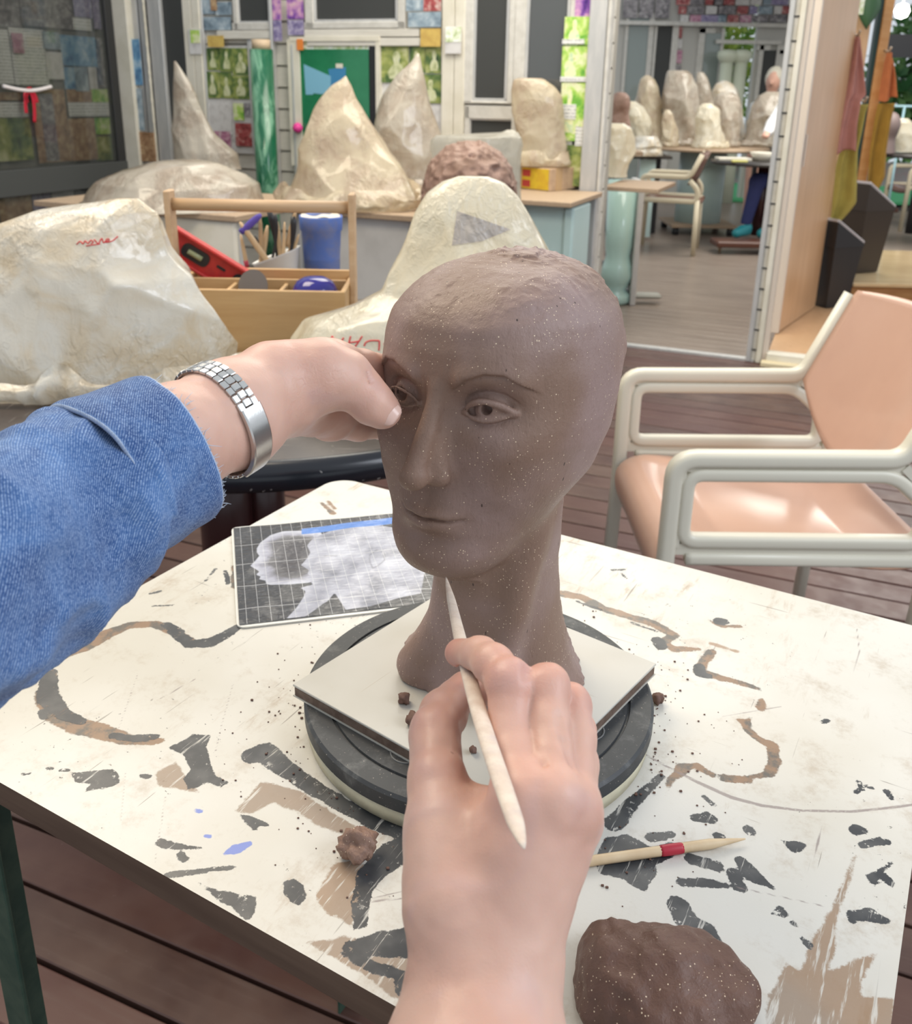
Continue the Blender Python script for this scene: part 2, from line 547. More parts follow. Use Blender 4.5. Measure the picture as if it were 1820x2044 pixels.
def bag_mat(name, c1, c2, trans=0.35, rough=0.3, wr=1.0, clear=0.0, scale=1.0):
    k = NT(name)
    v = k.obj()
    n1 = k.noise(v, 8 * scale, 4, 0.6, 0.8)
    base = k.mix(k.smooth(n1, 0.40, 0.66), c1, c2)
    fleck = k.smooth(k.noise(v, 150 * scale, 3, 0.7), 0.66, 0.74)
    base = k.mix(k.math('MULTIPLY', fleck, 0.18), base, tuple(x * 0.5 for x in c2))
    # crinkles: thin straight creases at three sizes
    def cr(sc_, rot, st):
        w_ = k.noise(k.obj(st, rot), sc_ * scale, 2, 0.5, 0.9)
        return k.math('SUBTRACT', 1.0, k.math('MINIMUM', k.math('MULTIPLY', k.math('ABSOLUTE', k.math('SUBTRACT', w_, 0.5)), 9.0), 1.0))
    h = k.math('ADD', k.math('MULTIPLY', cr(12, (0.2, 0.5, 0.3), (1, 1, 0.5)), 1.0), k.math('MULTIPLY', cr(26, (0.9, 0.2, 0.8), (1, 1, 0.7)), 0.55))
    h = k.math('ADD', h, k.math('MULTIPLY', cr(60, (0.1, 1.1, 0.4), (1, 1, 1)), 0.28))
    h = k.math('ADD', h, k.math('MULTIPLY', k.noise(v, 20 * scale, 2), 1.5))
    patch_ = k.smooth(k.noise(v, 7 * scale, 2), 0.42, 0.62)
    h = k.math('MULTIPLY', h, k.math('MULTIPLY_ADD', patch_, 0.8, 0.2))
    nb = k.bump(h, 0.5 * wr, 0.006 / scale)
    p = k.bsdf(base, rough, spec=0.6, normal=nb, coat=0.8)
    tr = k.n('BsdfTranslucent'); k.put(tr, 'Color', base); k.put(tr, 'Normal', nb)
    mx = k.n('MixShader'); k.put(mx, 0, trans); k.put(mx, 1, p); k.put(mx, 2, tr)
    sh = mx.outputs[0]
    if clear:
        tp = k.n('BsdfTransparent')
        m2 = k.n('MixShader'); k.put(m2, 0, clear); k.put(m2, 1, sh); k.put(m2, 2, tp)
        sh = m2.outputs[0]
    return k.done(sh)

def skin_mat(name):
    k = NT(name)
    v = k.obj()
    red = k.attr('blush')
    base = k.mix(k.smooth(k.noise(v, 30, 3), 0.35, 0.7), (0.66, 0.42, 0.33), (0.60, 0.36, 0.28))
    base = k.mix(k.math('MULTIPLY', red, 0.55), base, (0.60, 0.25, 0.19))
    vein = k.smooth(k.noise(k.obj((1, 1, 1)), 22, 2, 0.5, 1.0), 0.58, 0.7)
    base = k.mix(k.math('MULTIPLY', vein, 0.16), base, (0.46, 0.34, 0.38))
    fk = k.n('TexVoronoi', {'feature': 'F1'}); k.put(fk, 'Vector', v); k.put(fk, 'Scale', 70.0)
    sp = k.n('SeparateColor'); k.put(sp, 0, fk.outputs['Color'])
    fm = k.math('MULTIPLY', k.math('LESS_THAN', sp.outputs[0], 0.06), k.math('LESS_THAN', fk.outputs['Distance'], 0.10))
    base = k.mix(k.math('MULTIPLY', fm, 0.5), base, (0.28, 0.12, 0.07))
    n1 = k.noise(v, 700, 3, 0.6); n2 = k.vor(v, 900)
    h = k.math('ADD', n1, k.math('MULTIPLY', n2, 0.5))
    wr = k.attr('wrinkle')
    ws = k.noise(k.obj((1, 1, 1), (0, 0, 0)), 260, 2, 0.5, 1.2)
    h = k.math('ADD', k.math('MULTIPLY', h, 0.25), k.math('MULTIPLY', k.math('MULTIPLY', ws, wr), 1.6))
    return k.done(k.bsdf(base, 0.42, spec=0.42, normal=k.bump(h, 0.35, 0.0007), sss=0.22, ssr=(1.0, 0.35, 0.18), sscale=0.004))

def denim_mat(name, dark=(0.012, 0.045, 0.17), light=(0.10, 0.215, 0.46)):
    k = NT(name)
    v = k.obj(src='UV')
    wv = k.n('TexWave', {'wave_type': 'BANDS', 'bands_direction': 'DIAGONAL'}); k.put(wv, 'Vector', v); k.put(wv, 'Scale', 42.0); k.put(wv, 'Distortion', 1.6); k.put(wv, 'Detail', 2.0); k.put(wv, 'Detail Scale', 3.0)
    ob = k.obj()
    fade = k.smooth(k.noise(ob, 30, 4, 0.65, 0.6), 0.35, 0.7)
    wear = k.attr('wear')
    f = k.math('MULTIPLY_ADD', fade, 0.45, k.math('MULTIPLY', wear, 0.6))
    base = k.mix(f, dark, light)
    sp = k.noise(k.obj((1, 1, 1)), 900, 2, 0.7)
    tw = k.math('MULTIPLY', wv.outputs['Fac'], k.smooth(sp, 0.3, 0.7))
    base = k.mix(k.math('MULTIPLY', tw, 0.7), base, (0.42, 0.55, 0.78))
    base = k.mix(k.math('MULTIPLY', k.smooth(wear, 0.75, 1.0), 0.7), base, (0.55, 0.62, 0.74))
    return k.done(k.bsdf(base, 0.85, spec=0.15, normal=k.bump(k.math('ADD', wv.outputs['Fac'], sp), 0.45, 0.0006), sheen=0.15))

m_clay = clay_mat('brown_clay', (0.228, 0.142, 0.103), (0.298, 0.206, 0.186))
m_clay_far = clay_mat('brown_clay_lump', (0.235, 0.140, 0.100), (0.32, 0.20, 0.155), tool=2.0)
m_skin = skin_mat('skin')
m_denim = denim_mat('blue_denim')
m_alu = simple('aluminium', (0.50, 0.50, 0.49), 0.42, 0.35, 0.5, var=(30, (0.58, 0.57, 0.55), (1, 1, 0.2)))
m_white = simple('cream_paint', (0.72, 0.68, 0.58), 0.5, var=(6, (0.64, 0.60, 0.49)))
m_board = simple('weatherboard_paint', (0.66, 0.63, 0.56), 0.6, var=(10, (0.58, 0.55, 0.48), (0.4, 0.4, 2)))
m_mesh = simple('dark_flyscreen', (0.045, 0.047, 0.045), 0.6, bump=(900, 0.3, 0.0006))
m_black = simple('black_plastic', (0.018, 0.018, 0.02), 0.4)
m_cream_pl = simple('cream_frame_plastic', (0.68, 0.64, 0.53), 0.3, spec=0.5)
m_pink = simple('pink_shell_plastic', (0.58, 0.365, 0.275), 0.2, spec=0.5, var=(3, (0.53, 0.33, 0.25)))
m_steel = simple('brushed_steel', (0.62, 0.61, 0.59), 0.25, 0.95, bump=(400, 0.15, 0.0003, (1, 8, 1)))
# ================================================================ the room
YAW = math.radians(-22.4)
AX = np.array([math.cos(YAW), math.sin(YAW), 0.0])      # along the back wall, to the right
NX = np.array([math.sin(YAW), -math.cos(YAW), 0.0])     # out of the back wall, towards the viewer
W0 = np.array([0.878, 4.729, 0.0])
RW = np.array([AX, -NX, [0, 0, 1.0]]).T                  # local x = along wall, y = into wall, z = up
def WP(px, py, off=0.0): return UP(px, py, W0 + NX * off, NX)
def s_of(p): return float((p - W0) @ AX)
def wr(mb, x0, y0, x1, y1, off=0.0, th=0.02, bev=0.0, zmin=None):
    """box on the back wall covering the picture rectangle, its front face 'off' metres before the wall"""
    ym, xm = (y0 + y1) / 2, (x0 + x1) / 2
    s0, s1 = s_of(WP(x0, ym, off)), s_of(WP(x1, ym, off))
    z1, z0 = WP(xm, y0, off)[2], WP(xm, y1, off)[2]
    if zmin is not None: z0 = zmin
    c = W0 + AX * (s0 + s1) / 2 + NX * (off - th / 2) + np.array([0, 0, (z0 + z1) / 2])
    return mb.box(c, (abs(s1 - s0), th, abs(z1 - z0)), RW, bev)

# ---- floor -------------------------------------------------------
k = NT('deck_board_near')
v = k.obj((1, 1, 1), rand=True)
oi = k.n('ObjectInfo')
gr = k.noise(k.obj((3, 40, 40), rand=True), 1.0, 5, 0.65, 0.4)
big = k.smooth(k.noise(v, 4, 4, 0.6), 0.35, 0.7)
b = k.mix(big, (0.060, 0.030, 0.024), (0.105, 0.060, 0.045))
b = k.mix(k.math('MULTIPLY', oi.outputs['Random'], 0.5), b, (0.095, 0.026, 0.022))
b = k.mix(k.math('MULTIPLY', k.smooth(gr, 0.5, 0.75), 0.4), b, (0.13, 0.085, 0.068))
spk = k.smooth(k.noise(v, 60, 3, 0.7), 0.70, 0.78)
b = k.mix(k.math('MULTIPLY', spk, 0.35), b, (0.42, 0.34, 0.28))
m_deck = k.done(k.bsdf(b, k.math('MULTIPLY_ADD', k.noise(v, 20, 3), 0.3, 0.22), spec=0.5, normal=k.bump(gr, 0.2, 0.001)))
m_deck_far = wood_mat('deck_board_reflected', (0.20, 0.155, 0.125), (0.29, 0.235, 0.195), (3, 40, 40), 0.32)  # greyer look of the reflected boards put into the colour
m_gap = simple('floor_gap', (0.03, 0.022, 0.018), 0.9)
floor = tag(MB().box(np.array([1.2, 6.6, -0.05]), (18, 15, 0.06)).build('floor', m_gap), kind='structure')
PW = 0.0998
pd = np.array([math.cos(YAW), math.sin(YAW), 0]); pn = np.array([-math.sin(YAW), math.cos(YAW), 0])
q0 = float(np.array([-0.746, 1.201, 0]) @ pn)
def plank_mesh(L):
    return MB().box((0, 0, -0.010), (L, PW - 0.0075, 0.020), None, 0.002).mesh('floorboard')
pm_near, pm_far = plank_mesh(7.2), plank_mesh(12.0)
pm_near.materials.append(m_deck); pm_far.materials.append(m_deck_far)
wq = float(W0 @ pn)
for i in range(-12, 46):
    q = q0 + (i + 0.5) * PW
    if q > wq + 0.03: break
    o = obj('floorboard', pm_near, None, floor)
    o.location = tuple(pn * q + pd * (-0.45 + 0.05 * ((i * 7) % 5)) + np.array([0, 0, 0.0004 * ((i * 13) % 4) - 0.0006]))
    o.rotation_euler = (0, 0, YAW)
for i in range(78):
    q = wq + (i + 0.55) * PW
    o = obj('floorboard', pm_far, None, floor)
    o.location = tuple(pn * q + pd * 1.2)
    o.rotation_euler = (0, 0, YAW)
tag(MB().bar(W0 - AX * 1.4 + (0, 0, 0.006), W0 + AX * 0.66 + (0, 0, 0.006), 0.045, 0.012).build('trim_1', m_alu), kind='structure')

# ---- back wall ---------------------------------------------------
SL = s_of(WP(238, 200)); SR = s_of(WP(1212, 250))
HT = 2.35
m_wallbase = simple('wall_backing', (0.40, 0.38, 0.33), 0.8)
c = W0 + AX * (SL + SR) / 2 - NX * 0.06 + np.array([0, 0, HT / 2])
wall = tag(MB().box(c, (SR - SL, 0.06, HT), RW).build('wall_back', m_wallbase), kind='structure')
wb = MB().box((0, 0, 0), (SR - SL, 0.022, 0.109), None, 0.004).mesh('weatherboard'); wb.materials.append(m_board)
g0 = WP(566, 132)[2] % 0.1145
for i in range(20):
    z = g0 + 0.1145 * (i + 0.5)
    o = obj('weatherboard', wb, None, wall)
    o.location = tuple(W0 + AX * (SL + SR) / 2 - NX * 0.018 + np.array([0, 0, z]))
    o.rotation_euler = (math.radians(-4), 0, YAW)
wall['label'] = 'cream weatherboard back wall'

# windows: frame, pane
m_winframe = simple('window_frame_paint', (0.62, 0.60, 0.55), 0.4, var=(20, (0.54, 0.52, 0.47)))
k = NT('window_glass')
gl = k.n('BsdfGlossy'); k.put(gl, 'Roughness', 0.03); k.put(gl, 'Color', (0.9, 0.95, 0.95))
tp = k.n('BsdfTransparent'); k.put(tp, 'Color', (0.62, 0.68, 0.66))
mx = k.n('MixShader'); k.put(mx, 0, 0.12); k.put(mx, 1, tp); k.put(mx, 2, gl)
m_glass = k.done(mx.outputs[0])
def window(n, outer, inner, lip=None, mat=m_mesh, off=0.03):
    x0, y0, x1, y1 = outer; a0, b0, a1, b1 = inner
    mb = MB()
    wr(mb, x0, y0, a0, y1, off, 0.05, 0.003); wr(mb, a1, y0, x1, y1, off, 0.05, 0.003)
    if b0 > y0: wr(mb, x0, y0, x1, b0, off, 0.05, 0.003)
    if y1 > b1: wr(mb, x0, b1, x1, y1, off, 0.05, 0.003)
    o = tag(mb.build('window_%d' % n, m_winframe), kind='structure')
    t = max(3.0, (a0 - x0) * 0.28); i = MB()
    wr(i, a0 - 1, b0, a0 + t, b1, off - 0.008, 0.03, 0.002); wr(i, a1 - t, b0, a1 + 1, b1, off - 0.008, 0.03, 0.002)
    if y1 > b1: wr(i, a0, b1 - t, a1, b1 + 1, off - 0.008, 0.03, 0.002)
    if b0 > y0: wr(i, a0, b0 - 1, a1, b0 + t, off - 0.008, 0.03, 0.002)
    i.build('inner_frame', m_alu, o)
    wr(MB(), a0, b0, a1, b1, off - 0.02, 0.01).build('flyscreen', mat, o)
    return o
window(1, (463, -60, 542, 60), (472, -60, 536, 45))  # mirror image of the wider window, built as a solid one
window(2, (607, -60, 808, 57), (624, -60, 793, 43))
window(3, (924, -60, 1026, 207), (944, -60, 1015, 202))
window(4, (926, 211, 1030, 300), (936, 238, 1026, 300), off=0.026)
m_darkglass = simple('dark_glass', (0.085, 0.09, 0.09), 0.08, spec=0.8)
window(5, (1024, -60, 1150, 330), (1046, -60, 1132, 330), mat=m_darkglass)
# timber trims
def trim(n, rects, mat=m_white, off=0.02, th=0.04):
    mb = MB()
    for r in rects: wr(mb, *r, off, th, 0.003)
    return tag(mb.build('trim_%d' % n, mat), kind='structure')
trim(2, [(881, -60, 905, 330), (906, -60, 926, 330)], off=0.035)
trim(3, [(606, 58, 836, 74), (612, 76, 838, 92)], m_board, 0.03)
trim(4, [(432, 61, 541, 78)], m_board, 0.03)
trim(5, [(371, -60, 388, 330), (389, -60, 404, 330)], m_white, 0.03)
trim(6, [(404, -60, 410, 330), (498, 78, 506, 310)], m_alu, 0.02)
trim(7, [(884, 282, 930, 340)], m_white, 0.045)
trim(8, [(541, -60, 547, 395), (584, 88, 590, 395)], m_alu, 0.035)
# posts: metal channel at the left of the mirror panel, main post at the right end
def post(n, x0, x1, ytop, mat, off, th, zmin=0.0, ym=None):
    mb = MB(); wr(mb, x0, ytop, x1, 330, off, th, 0.004, zmin=zmin)
    return tag(mb.build('trim_%d' % n, mat), kind='structure')
post(9, 1170, 1205, -60, m_alu, 0.06, 0.07)
post(10, 1206, 1213, -60, m_winframe, 0.065, 0.06)
mb = MB(); wr(mb, 262, -60, 283, 330, 0.05, 0.05, 0.003, zmin=0.0); wr(mb, 286, -60, 296, 330, 0.06, 0.05, 0.003, zmin=0.0); wr(mb, 303, -60, 328, 330, 0.055, 0.05, 0.003, zmin=0.0)
o = tag(mb.build('door_1', m_alu), kind='structure')
# torn draught strip on the channel
mb = MB()
for i in range(46):
    y = -20 + i * 8.0; p = WP(299 + 0.09 * (y - 150), y, 0.062); q = WP(299 + 0.09 * (y + 8 - 150), y + 8.6, 0.062)
    mb.bar(p, q, 0.012 + 0.010 * rnd.random(), 0.006)
mb.build('draught_strip', m_white, o)
wr(MB(), 326, -60, 372, 330, 0.03, 0.02, 0.0, zmin=0.6).build('flyscreen', m_mesh, o)
# white post where the dark screened wall begins
mb = MB(); wr(mb, 234, -60, 262, 345, 0.10, 0.10, 0.004, zmin=0.0)
tag(mb.build('trim_11', m_white), kind='structure')

# ---- left wall: tinted notice cabinet -----------------------------
CORN = WP(238, 200, 0.06)
BX = -NX                                                   # away from the viewer
def LP(px, py, off=0.0): return UP(px, py, CORN + AX * off, AX)
RL = np.array([BX, -AX, [0, 0, 1.0]]).T
def lr(mb, x0, y0, x1, y1, off=0.0, th=0.01, bev=0.0):
    """slab on the left wall; corners from the picture, edges kept level and upright"""
    pa, pb = LP(x0, (y0 + y1) / 2, off), LP(x1, (y0 + y1) / 2, off)
    a, b_ = float((pa - CORN) @ BX), float((pb - CORN) @ BX)
    z1, z0 = LP((x0 + x1) / 2, y0, off)[2], LP((x0 + x1) / 2, y1, off)[2]
    cc = CORN + BX * (a + b_) / 2 + AX * (off - th / 2) + np.array([0, 0, (z0 + z1) / 2 - CORN[2]])
    return mb.box(cc, (abs(b_ - a), th, abs(z1 - z0)), RL, bev)
m_cab = simple('cabinet_backing', (0.16, 0.155, 0.145), 0.7)
m_rail = simple('grey_rail_paint', (0.075, 0.078, 0.075), 0.45)
wl = MB(); 
a0 = -2.6
wl.box(CORN + BX * (a0 / 2) - AX * 0.03 + np.array([0, 0, HT / 2 - CORN[2]]), (abs(a0), 0.04, HT), RL)
wl = tag(wl.build('wall_left', m_cab), kind='structure')
k = NT('tinted_pane')
gl = k.n('BsdfGlossy'); k.put(gl, 'Roughness', 0.06); k.put(gl, 'Color', (0.8, 0.85, 0.85))
tp = k.n('BsdfTransparent'); k.put(tp, 'Color', (0.86, 0.86, 0.84))
df = k.n('BsdfDiffuse'); k.put(df, 'Color', (0.12, 0.125, 0.12))
mx = k.n('MixShader'); k.put(mx, 0, 0.16); k.put(mx, 1, tp); k.put(mx, 2, df)
m2 = k.n('MixShader'); k.put(m2, 0, 0.07); k.put(m2, 1, mx.outputs[0]); k.put(m2, 2, gl)
m_tint = k.done(m2.outputs[0])
def lwslab(name, z0, z1, off, th, mat, kind='structure', parent=None):
    mb = MB().box(CORN + BX * (a0 / 2) + AX * (off - th / 2) + np.array([0, 0, (z0 + z1) / 2 - CORN[2]]), (abs(a0), th, z1 - z0), RL, 0.003)
    o = mb.build(name, mat, parent)
    return tag(o, kind=kind) if parent is None else o
zr1, zr0 = LP(120, 330)[2], LP(120, 380)[2]
win = lwslab('window_6', zr1, HT, 0.035, 0.006, m_tint)
lwslab('window_7', 0.0, zr0, 0.035, 0.006, m_tint)
lwslab('trim_12', zr0, zr1, 0.055, 0.06, m_rail)
mb = MB(); lr(mb, 221, -60, 236, 345, 0.05, 0.05, 0.003)
tag(mb.build('trim_13', simple('dark_frame', (0.03, 0.03, 0.03), 0.5)), kind='structure')
# ================================================================ white work table
S = 0.85
ZT = EYE - 0.515 * S                      # table top height
def TP(px, py, dz=0.0): return UZ(px, py, ZT + dz)
ty = math.radians(-29.4)
TT = np.array([math.cos(ty), math.sin(ty), 0]); TN = np.array([-math.sin(ty), math.cos(ty), 0])
t0, t1, n0, n1 = -0.735 * S, 0.034 * S, 0.338 * S, 0.968 * S
tc = TT * (t0 + t1) / 2 + TN * (n0 + n1) / 2
TW, TH_ = t1 - t0, n1 - n0
table = thing('work_table', 'white topped work table with green steel legs and black and brown paint stains', 'table', (tc[0], tc[1], 0), ty)
def tl(p):                                 # world xy -> table local xy
    d = np.asarray(p, float)[..., :2] - tc[:2]
    return np.stack([d @ TT[:2], d @ TN[:2]], -1)
def tpx(pts): return np.array([tl(TP(x, y)) for x, y in pts])

# --- stain map: distances to brushed shapes, stored per vertex
GS = 0.0022
nx, ny = int(TW / GS) + 1, int(TH_ / GS) + 1
gx = np.linspace(-TW / 2, TW / 2, nx); gy = np.linspace(-TH_ / 2, TH_ / 2, ny)
GX, GY = np.meshgrid(gx, gy, indexing='ij')
Q = np.stack([GX.ravel(), GY.ravel()], -1)
def d_line(Q, pts, wid):
    P = tpx(pts); wd = np.full(len(P), wid, float) if np.isscalar(wid) else np.array(wid, float)
    wd = wd * 0.00034 * 1.55
    d = np.full(len(Q), 1.0)
    for i in range(len(P) - 1):
        a, b = P[i], P[i + 1]; e = b - a
        t = np.clip(((Q - a) @ e) / max(e @ e, 1e-12), 0, 1)
        d = np.minimum(d, np.linalg.norm(Q - a - t[:, None] * e, axis=1) - (wd[i] + (wd[i + 1] - wd[i]) * t) / 2 * 1.0)
    return d
def d_poly(Q, pts):
    P = tpx(pts); n = len(P); d = np.full(len(Q), 1.0); ins = np.zeros(len(Q), bool)
    for i in range(n):
        a, b = P[i], P[(i + 1) % n]; e = b - a
        t = np.clip(((Q - a) @ e) / max(e @ e, 1e-12), 0, 1)
        d = np.minimum(d, np.linalg.norm(Q - a - t[:, None] * e, axis=1))
        c = ((a[1] > Q[:, 1]) != (b[1] > Q[:, 1])) & (Q[:, 0] < (b[0] - a[0]) * (Q[:, 1] - a[1]) / (b[1] - a[1] + 1e-12) + a[0])
        ins ^= c
    return np.where(ins, -d, d)
L_, P_ = 'L', 'P'
stain = {
 'ink': [
  (L_, [(345,1260),(380,1285),(420,1283),(455,1265),(475,1250)], [18,24,26,22,14]), (L_, [(330,1247),(360,1262)], 16),
  (L_, [(98,1345),(94,1390),(120,1422),(160,1440)], [24,30,24,16]), (L_, [(85,1420),(88,1432)], 12), (L_, [(225,1468),(270,1475),(312,1470)], [12,16,12]),
  (P_, [(335,1492),(365,1478),(385,1465),(420,1468),(412,1490),(420,1520),(432,1550),(458,1562),(440,1572),(415,1560),(395,1572),(375,1575),(365,1555),(380,1535),(365,1505)]),
  (L_, [(505,1508),(530,1500),(560,1528),(620,1568),(690,1610),(760,1648),(830,1672)], [30,34,30,24,22,22,24]),
  (P_, [(757,1690),(800,1668),(845,1680),(845,1722),(800,1728),(768,1750),(742,1780),(733,1852),(706,1855),(702,1800),(712,1745),(735,1715)]),
  (P_, [(142,1543),(180,1540),(225,1535),(238,1548),(240,1562),(222,1572),(190,1578),(165,1582),(180,1565),(150,1560)]), (L_, [(45,1545),(60,1543)], 6), (L_, [(95,1533),(105,1534)], 6), (L_, [(122,1537),(135,1538)], 6),
  (P_, [(475,1625),(500,1628),(535,1642),(540,1648),(515,1650),(512,1660),(492,1645)]), (L_, [(320,1682),(350,1690),(400,1692)], [12,12,4]), (L_, [(360,1705),(368,1715)], 10),(L_, [(285,1548),(297,1550)], 9),
  (L_, [(332,1748),(400,1738),(468,1731)], [8,7,4]),
  (P_, [(385,1758),(440,1778),(510,1790),(512,1812),(498,1838),(475,1822),(440,1800)]),
  (P_, [(566,1762),(585,1752),(606,1768),(612,1788),(598,1808),(580,1800),(568,1786)]),
  (P_, [(786,1960),(806,1940),(835,1938),(835,1990),(805,1995),(788,1982)]),
  (L_, [(700,1890),(760,1885),(835,1880)], [16,30,40]), (L_, [(690,1900),(740,1930),(800,1945)], [8,14,12]),
  (L_, [(1312,1278),(1318,1290)], 22), (L_, [(1395,1332),(1398,1345),(1415,1350)], [20,18,12]), (L_, [(1150,1200),(1200,1218)], 7),(L_, [(1260,1243),(1310,1260)],6),
  (L_, [(1225,1645),(1260,1605),(1320,1550)], [24,18,10]),
  (P_, [(1185,1715),(1210,1672),(1250,1665),(1300,1690),(1345,1680),(1355,1688),(1300,1700),(1350,1708),(1310,1728),(1312,1742),(1300,1760),(1290,1782),(1262,1770),(1240,1755),(1200,1745)]),
  (L_, [(1340,1665),(1300,1672)], [10,16]),
  (P_, [(1328,1800),(1345,1788),(1372,1800),(1392,1830),(1425,1850),(1440,1880),(1432,1895),(1400,1880),(1372,1858),(1345,1840)]),
  (P_, [(1378,1888),(1395,1885),(1440,1900),(1437,1940),(1415,1935),(1390,1920)]),
  (L_, [(1380,1715),(1430,1728)], [16,18]), (L_, [(1480,1720),(1500,1745),(1545,1775)], [16,22,3]), (L_, [(1462,1742),(1476,1770)], [14,16]), (L_, [(1360,1762),(1400,1762),(1450,1768)], [12,14,8]), (L_,[(1410,1625),(1420,1635),(1385,1632)],[10,16,12]),(L_,[(1430,1668),(1440,1670)],10),(L_,[(1405,1590),(1425,1608)],7),
  (P_, [(1690,1652),(1700,1645),(1718,1646),(1732,1656),(1734,1666),(1712,1668),(1696,1663)]),
  (P_, [(1480,1653),(1488,1647),(1502,1652),(1510,1662),(1508,1668),(1490,1666)]),
  (P_, [(1553,1672),(1570,1678),(1598,1680),(1610,1688),(1600,1700),(1585,1702),(1572,1692)]),
  (L_, [(1720,1688),(1770,1680)], 9), (L_, [(1725,1682),(1755,1675)], 7),
  (P_, [(1725,1748),(1740,1740),(1765,1742),(1780,1755),(1785,1772),(1762,1760),(1745,1770),(1735,1762)]), (L_, [(1755,1740),(1780,1722)], [8,3]),
  (L_, [(1710,1830),(1735,1826),(1768,1838)], [14,20,8]), (L_, [(1692,1820),(1700,1838)], [4,10]), (L_, [(1600,1872),(1615,1888)], [6,8]), (L_, [(1556,1815),(1562,1825)], 9), (L_, [(1582,1843),(1586,1846)], 7),(L_, [(1542,1823),(1546,1825)], 6),
  (L_, [(1715,1562),(1720,1575)], 9), (L_, [(1770,1580),(1778,1592)], 8),(L_,[(1708,1582),(1728,1566)],6),(L_,[(1735,1572),(1738,1573)],6),(L_,[(1640,1442),(1650,1438)],7),
  (L_, [(1222,1138),(1245,1137)], 8), (P_, [(1420,1238),(1430,1232),(1450,1236),(1458,1244),(1445,1249),(1428,1246)]), (L_,[(1240,1145),(1250,1155)],5),
  (L_, [(300,1185),(320,1180)], 8), (L_, [(305,1210),(345,1208)], 5), (L_, [(450,1140),(455,1165)], 8), (L_,[(410,1160),(430,1135)],5),
 ],
 'mud': [
  (L_, [(10,1345),(60,1330),(110,1312),(170,1290),(215,1265),(260,1248),(310,1246),(350,1262),(385,1280)], [20,26,24,30,28,20,18,20,10]),
  (L_, [(98,1345),(92,1390),(112,1425),(150,1448),(200,1460),(260,1478),(320,1478)], [20,32,34,30,30,22,14]),
  (L_, [(1105,1182),(1160,1192),(1205,1215),(1260,1232),(1305,1245),(1345,1268),(1322,1282),(1345,1295),(1395,1296)], [22,20,20,18,22,18,18,18,8]),
  (L_, [(1420,1302),(1405,1320),(1395,1340),(1430,1350),(1475,1362),(1515,1375)], [18,16,20,16,12,8]),
  (P_, [(1468,1435),(1500,1432),(1500,1450),(1490,1460)]), (L_, [(1490,1455),(1515,1475),(1542,1490),(1545,1518),(1535,1545),(1500,1550)], [12,10,16,18,14,6]), (P_, [(1438,1545),(1500,1552),(1502,1565),(1436,1560)]),
  (P_, [(1350,1525),(1390,1522),(1430,1545),(1425,1555),(1385,1535),(1345,1560),(1335,1580),(1325,1565)]), (L_, [(1520,1395),(1518,1415)], [6,14]),
  (L_, [(1410,1235),(1440,1250),(1478,1250)], [4,10,8]),
  (P_, [(525,1250),(530,1250),(530,1251)]), (L_, [(640,1003),(665,1025)], [6,12]), (L_, [(655,1000),(668,1015)],8), (L_,[(468,1130),(475,1170)],[10,24]),
 ],
 'tan': [
  (P_, [(1525,2060),(1535,1985),(1555,1958),(1572,1925),(1598,1938),(1612,1898),(1636,1852),(1658,1815),(1680,1765),(1700,1712),(1712,1704),(1700,1750),(1680,1800),(1668,1850),(1664,1900),(1652,1938),(1700,1918),(1750,1902),(1728,1938),(1718,1960),(1722,1990),(1782,1992),(1785,2060)]),
  (P_, [(470,1620),(520,1560),(545,1563),(600,1582),(660,1620),(745,1668),(700,1672),(640,1650),(590,1620),(545,1602),(500,1625)]), (P_, [(310,1545),(350,1520),(380,1560),(395,1580),(350,1575),(320,1570)]),
  (P_, [(668,1722),(720,1718),(735,1740),(718,1800),(702,1850),(650,1820),(628,1790),(650,1750)]), (P_, [(610,1880),(700,1870),(835,1900),(835,2000),(780,1990),(700,1930)]),
  (L_, [(1420,1285),(1470,1300)], 8),
 ],
 'blue': [(L_, [(445,1705),(470,1695),(495,1685)], [4,16,10]), (L_, [(1075,2040),(1100,2038)], 10), (L_,[(390,1618),(400,1620)],5),(L_,[(410,1668),(418,1670)],5)],
 'scratch': [(L_, [(1285,1505),(1340,1535),(1400,1565),(1460,1592),(1520,1608),(1600,1618),(1700,1620),(1780,1612),(1830,1605)], [4,4,6,6,5,4,4,4,4]),
  (L_, [(465,1365),(440,1455),(430,1500)], 2), (L_, [(320,1395),(390,1355)], 2.4), (L_, [(275,1345),(235,1460)], 2), (L_, [(310,1720),(330,1590)], 2), (L_,[(240,1640),(250,1540)],2), (L_, [(1710,1255),(1715,1300),(1700,1345)], 2.5), (L_, [(1640,1635),(1625,1725)], 2.5),(L_,[(1440,1430),(1560,1410)],2),
  (L_, [(1465,1770),(1650,1810)],2),(L_,[(740,1800),(835,1790)],2),(L_,[(740,1795),(835,1770)],2)],
}
MBt = MB()
G = np.stack([GX, GY, np.full_like(GX, ZT)], -1)
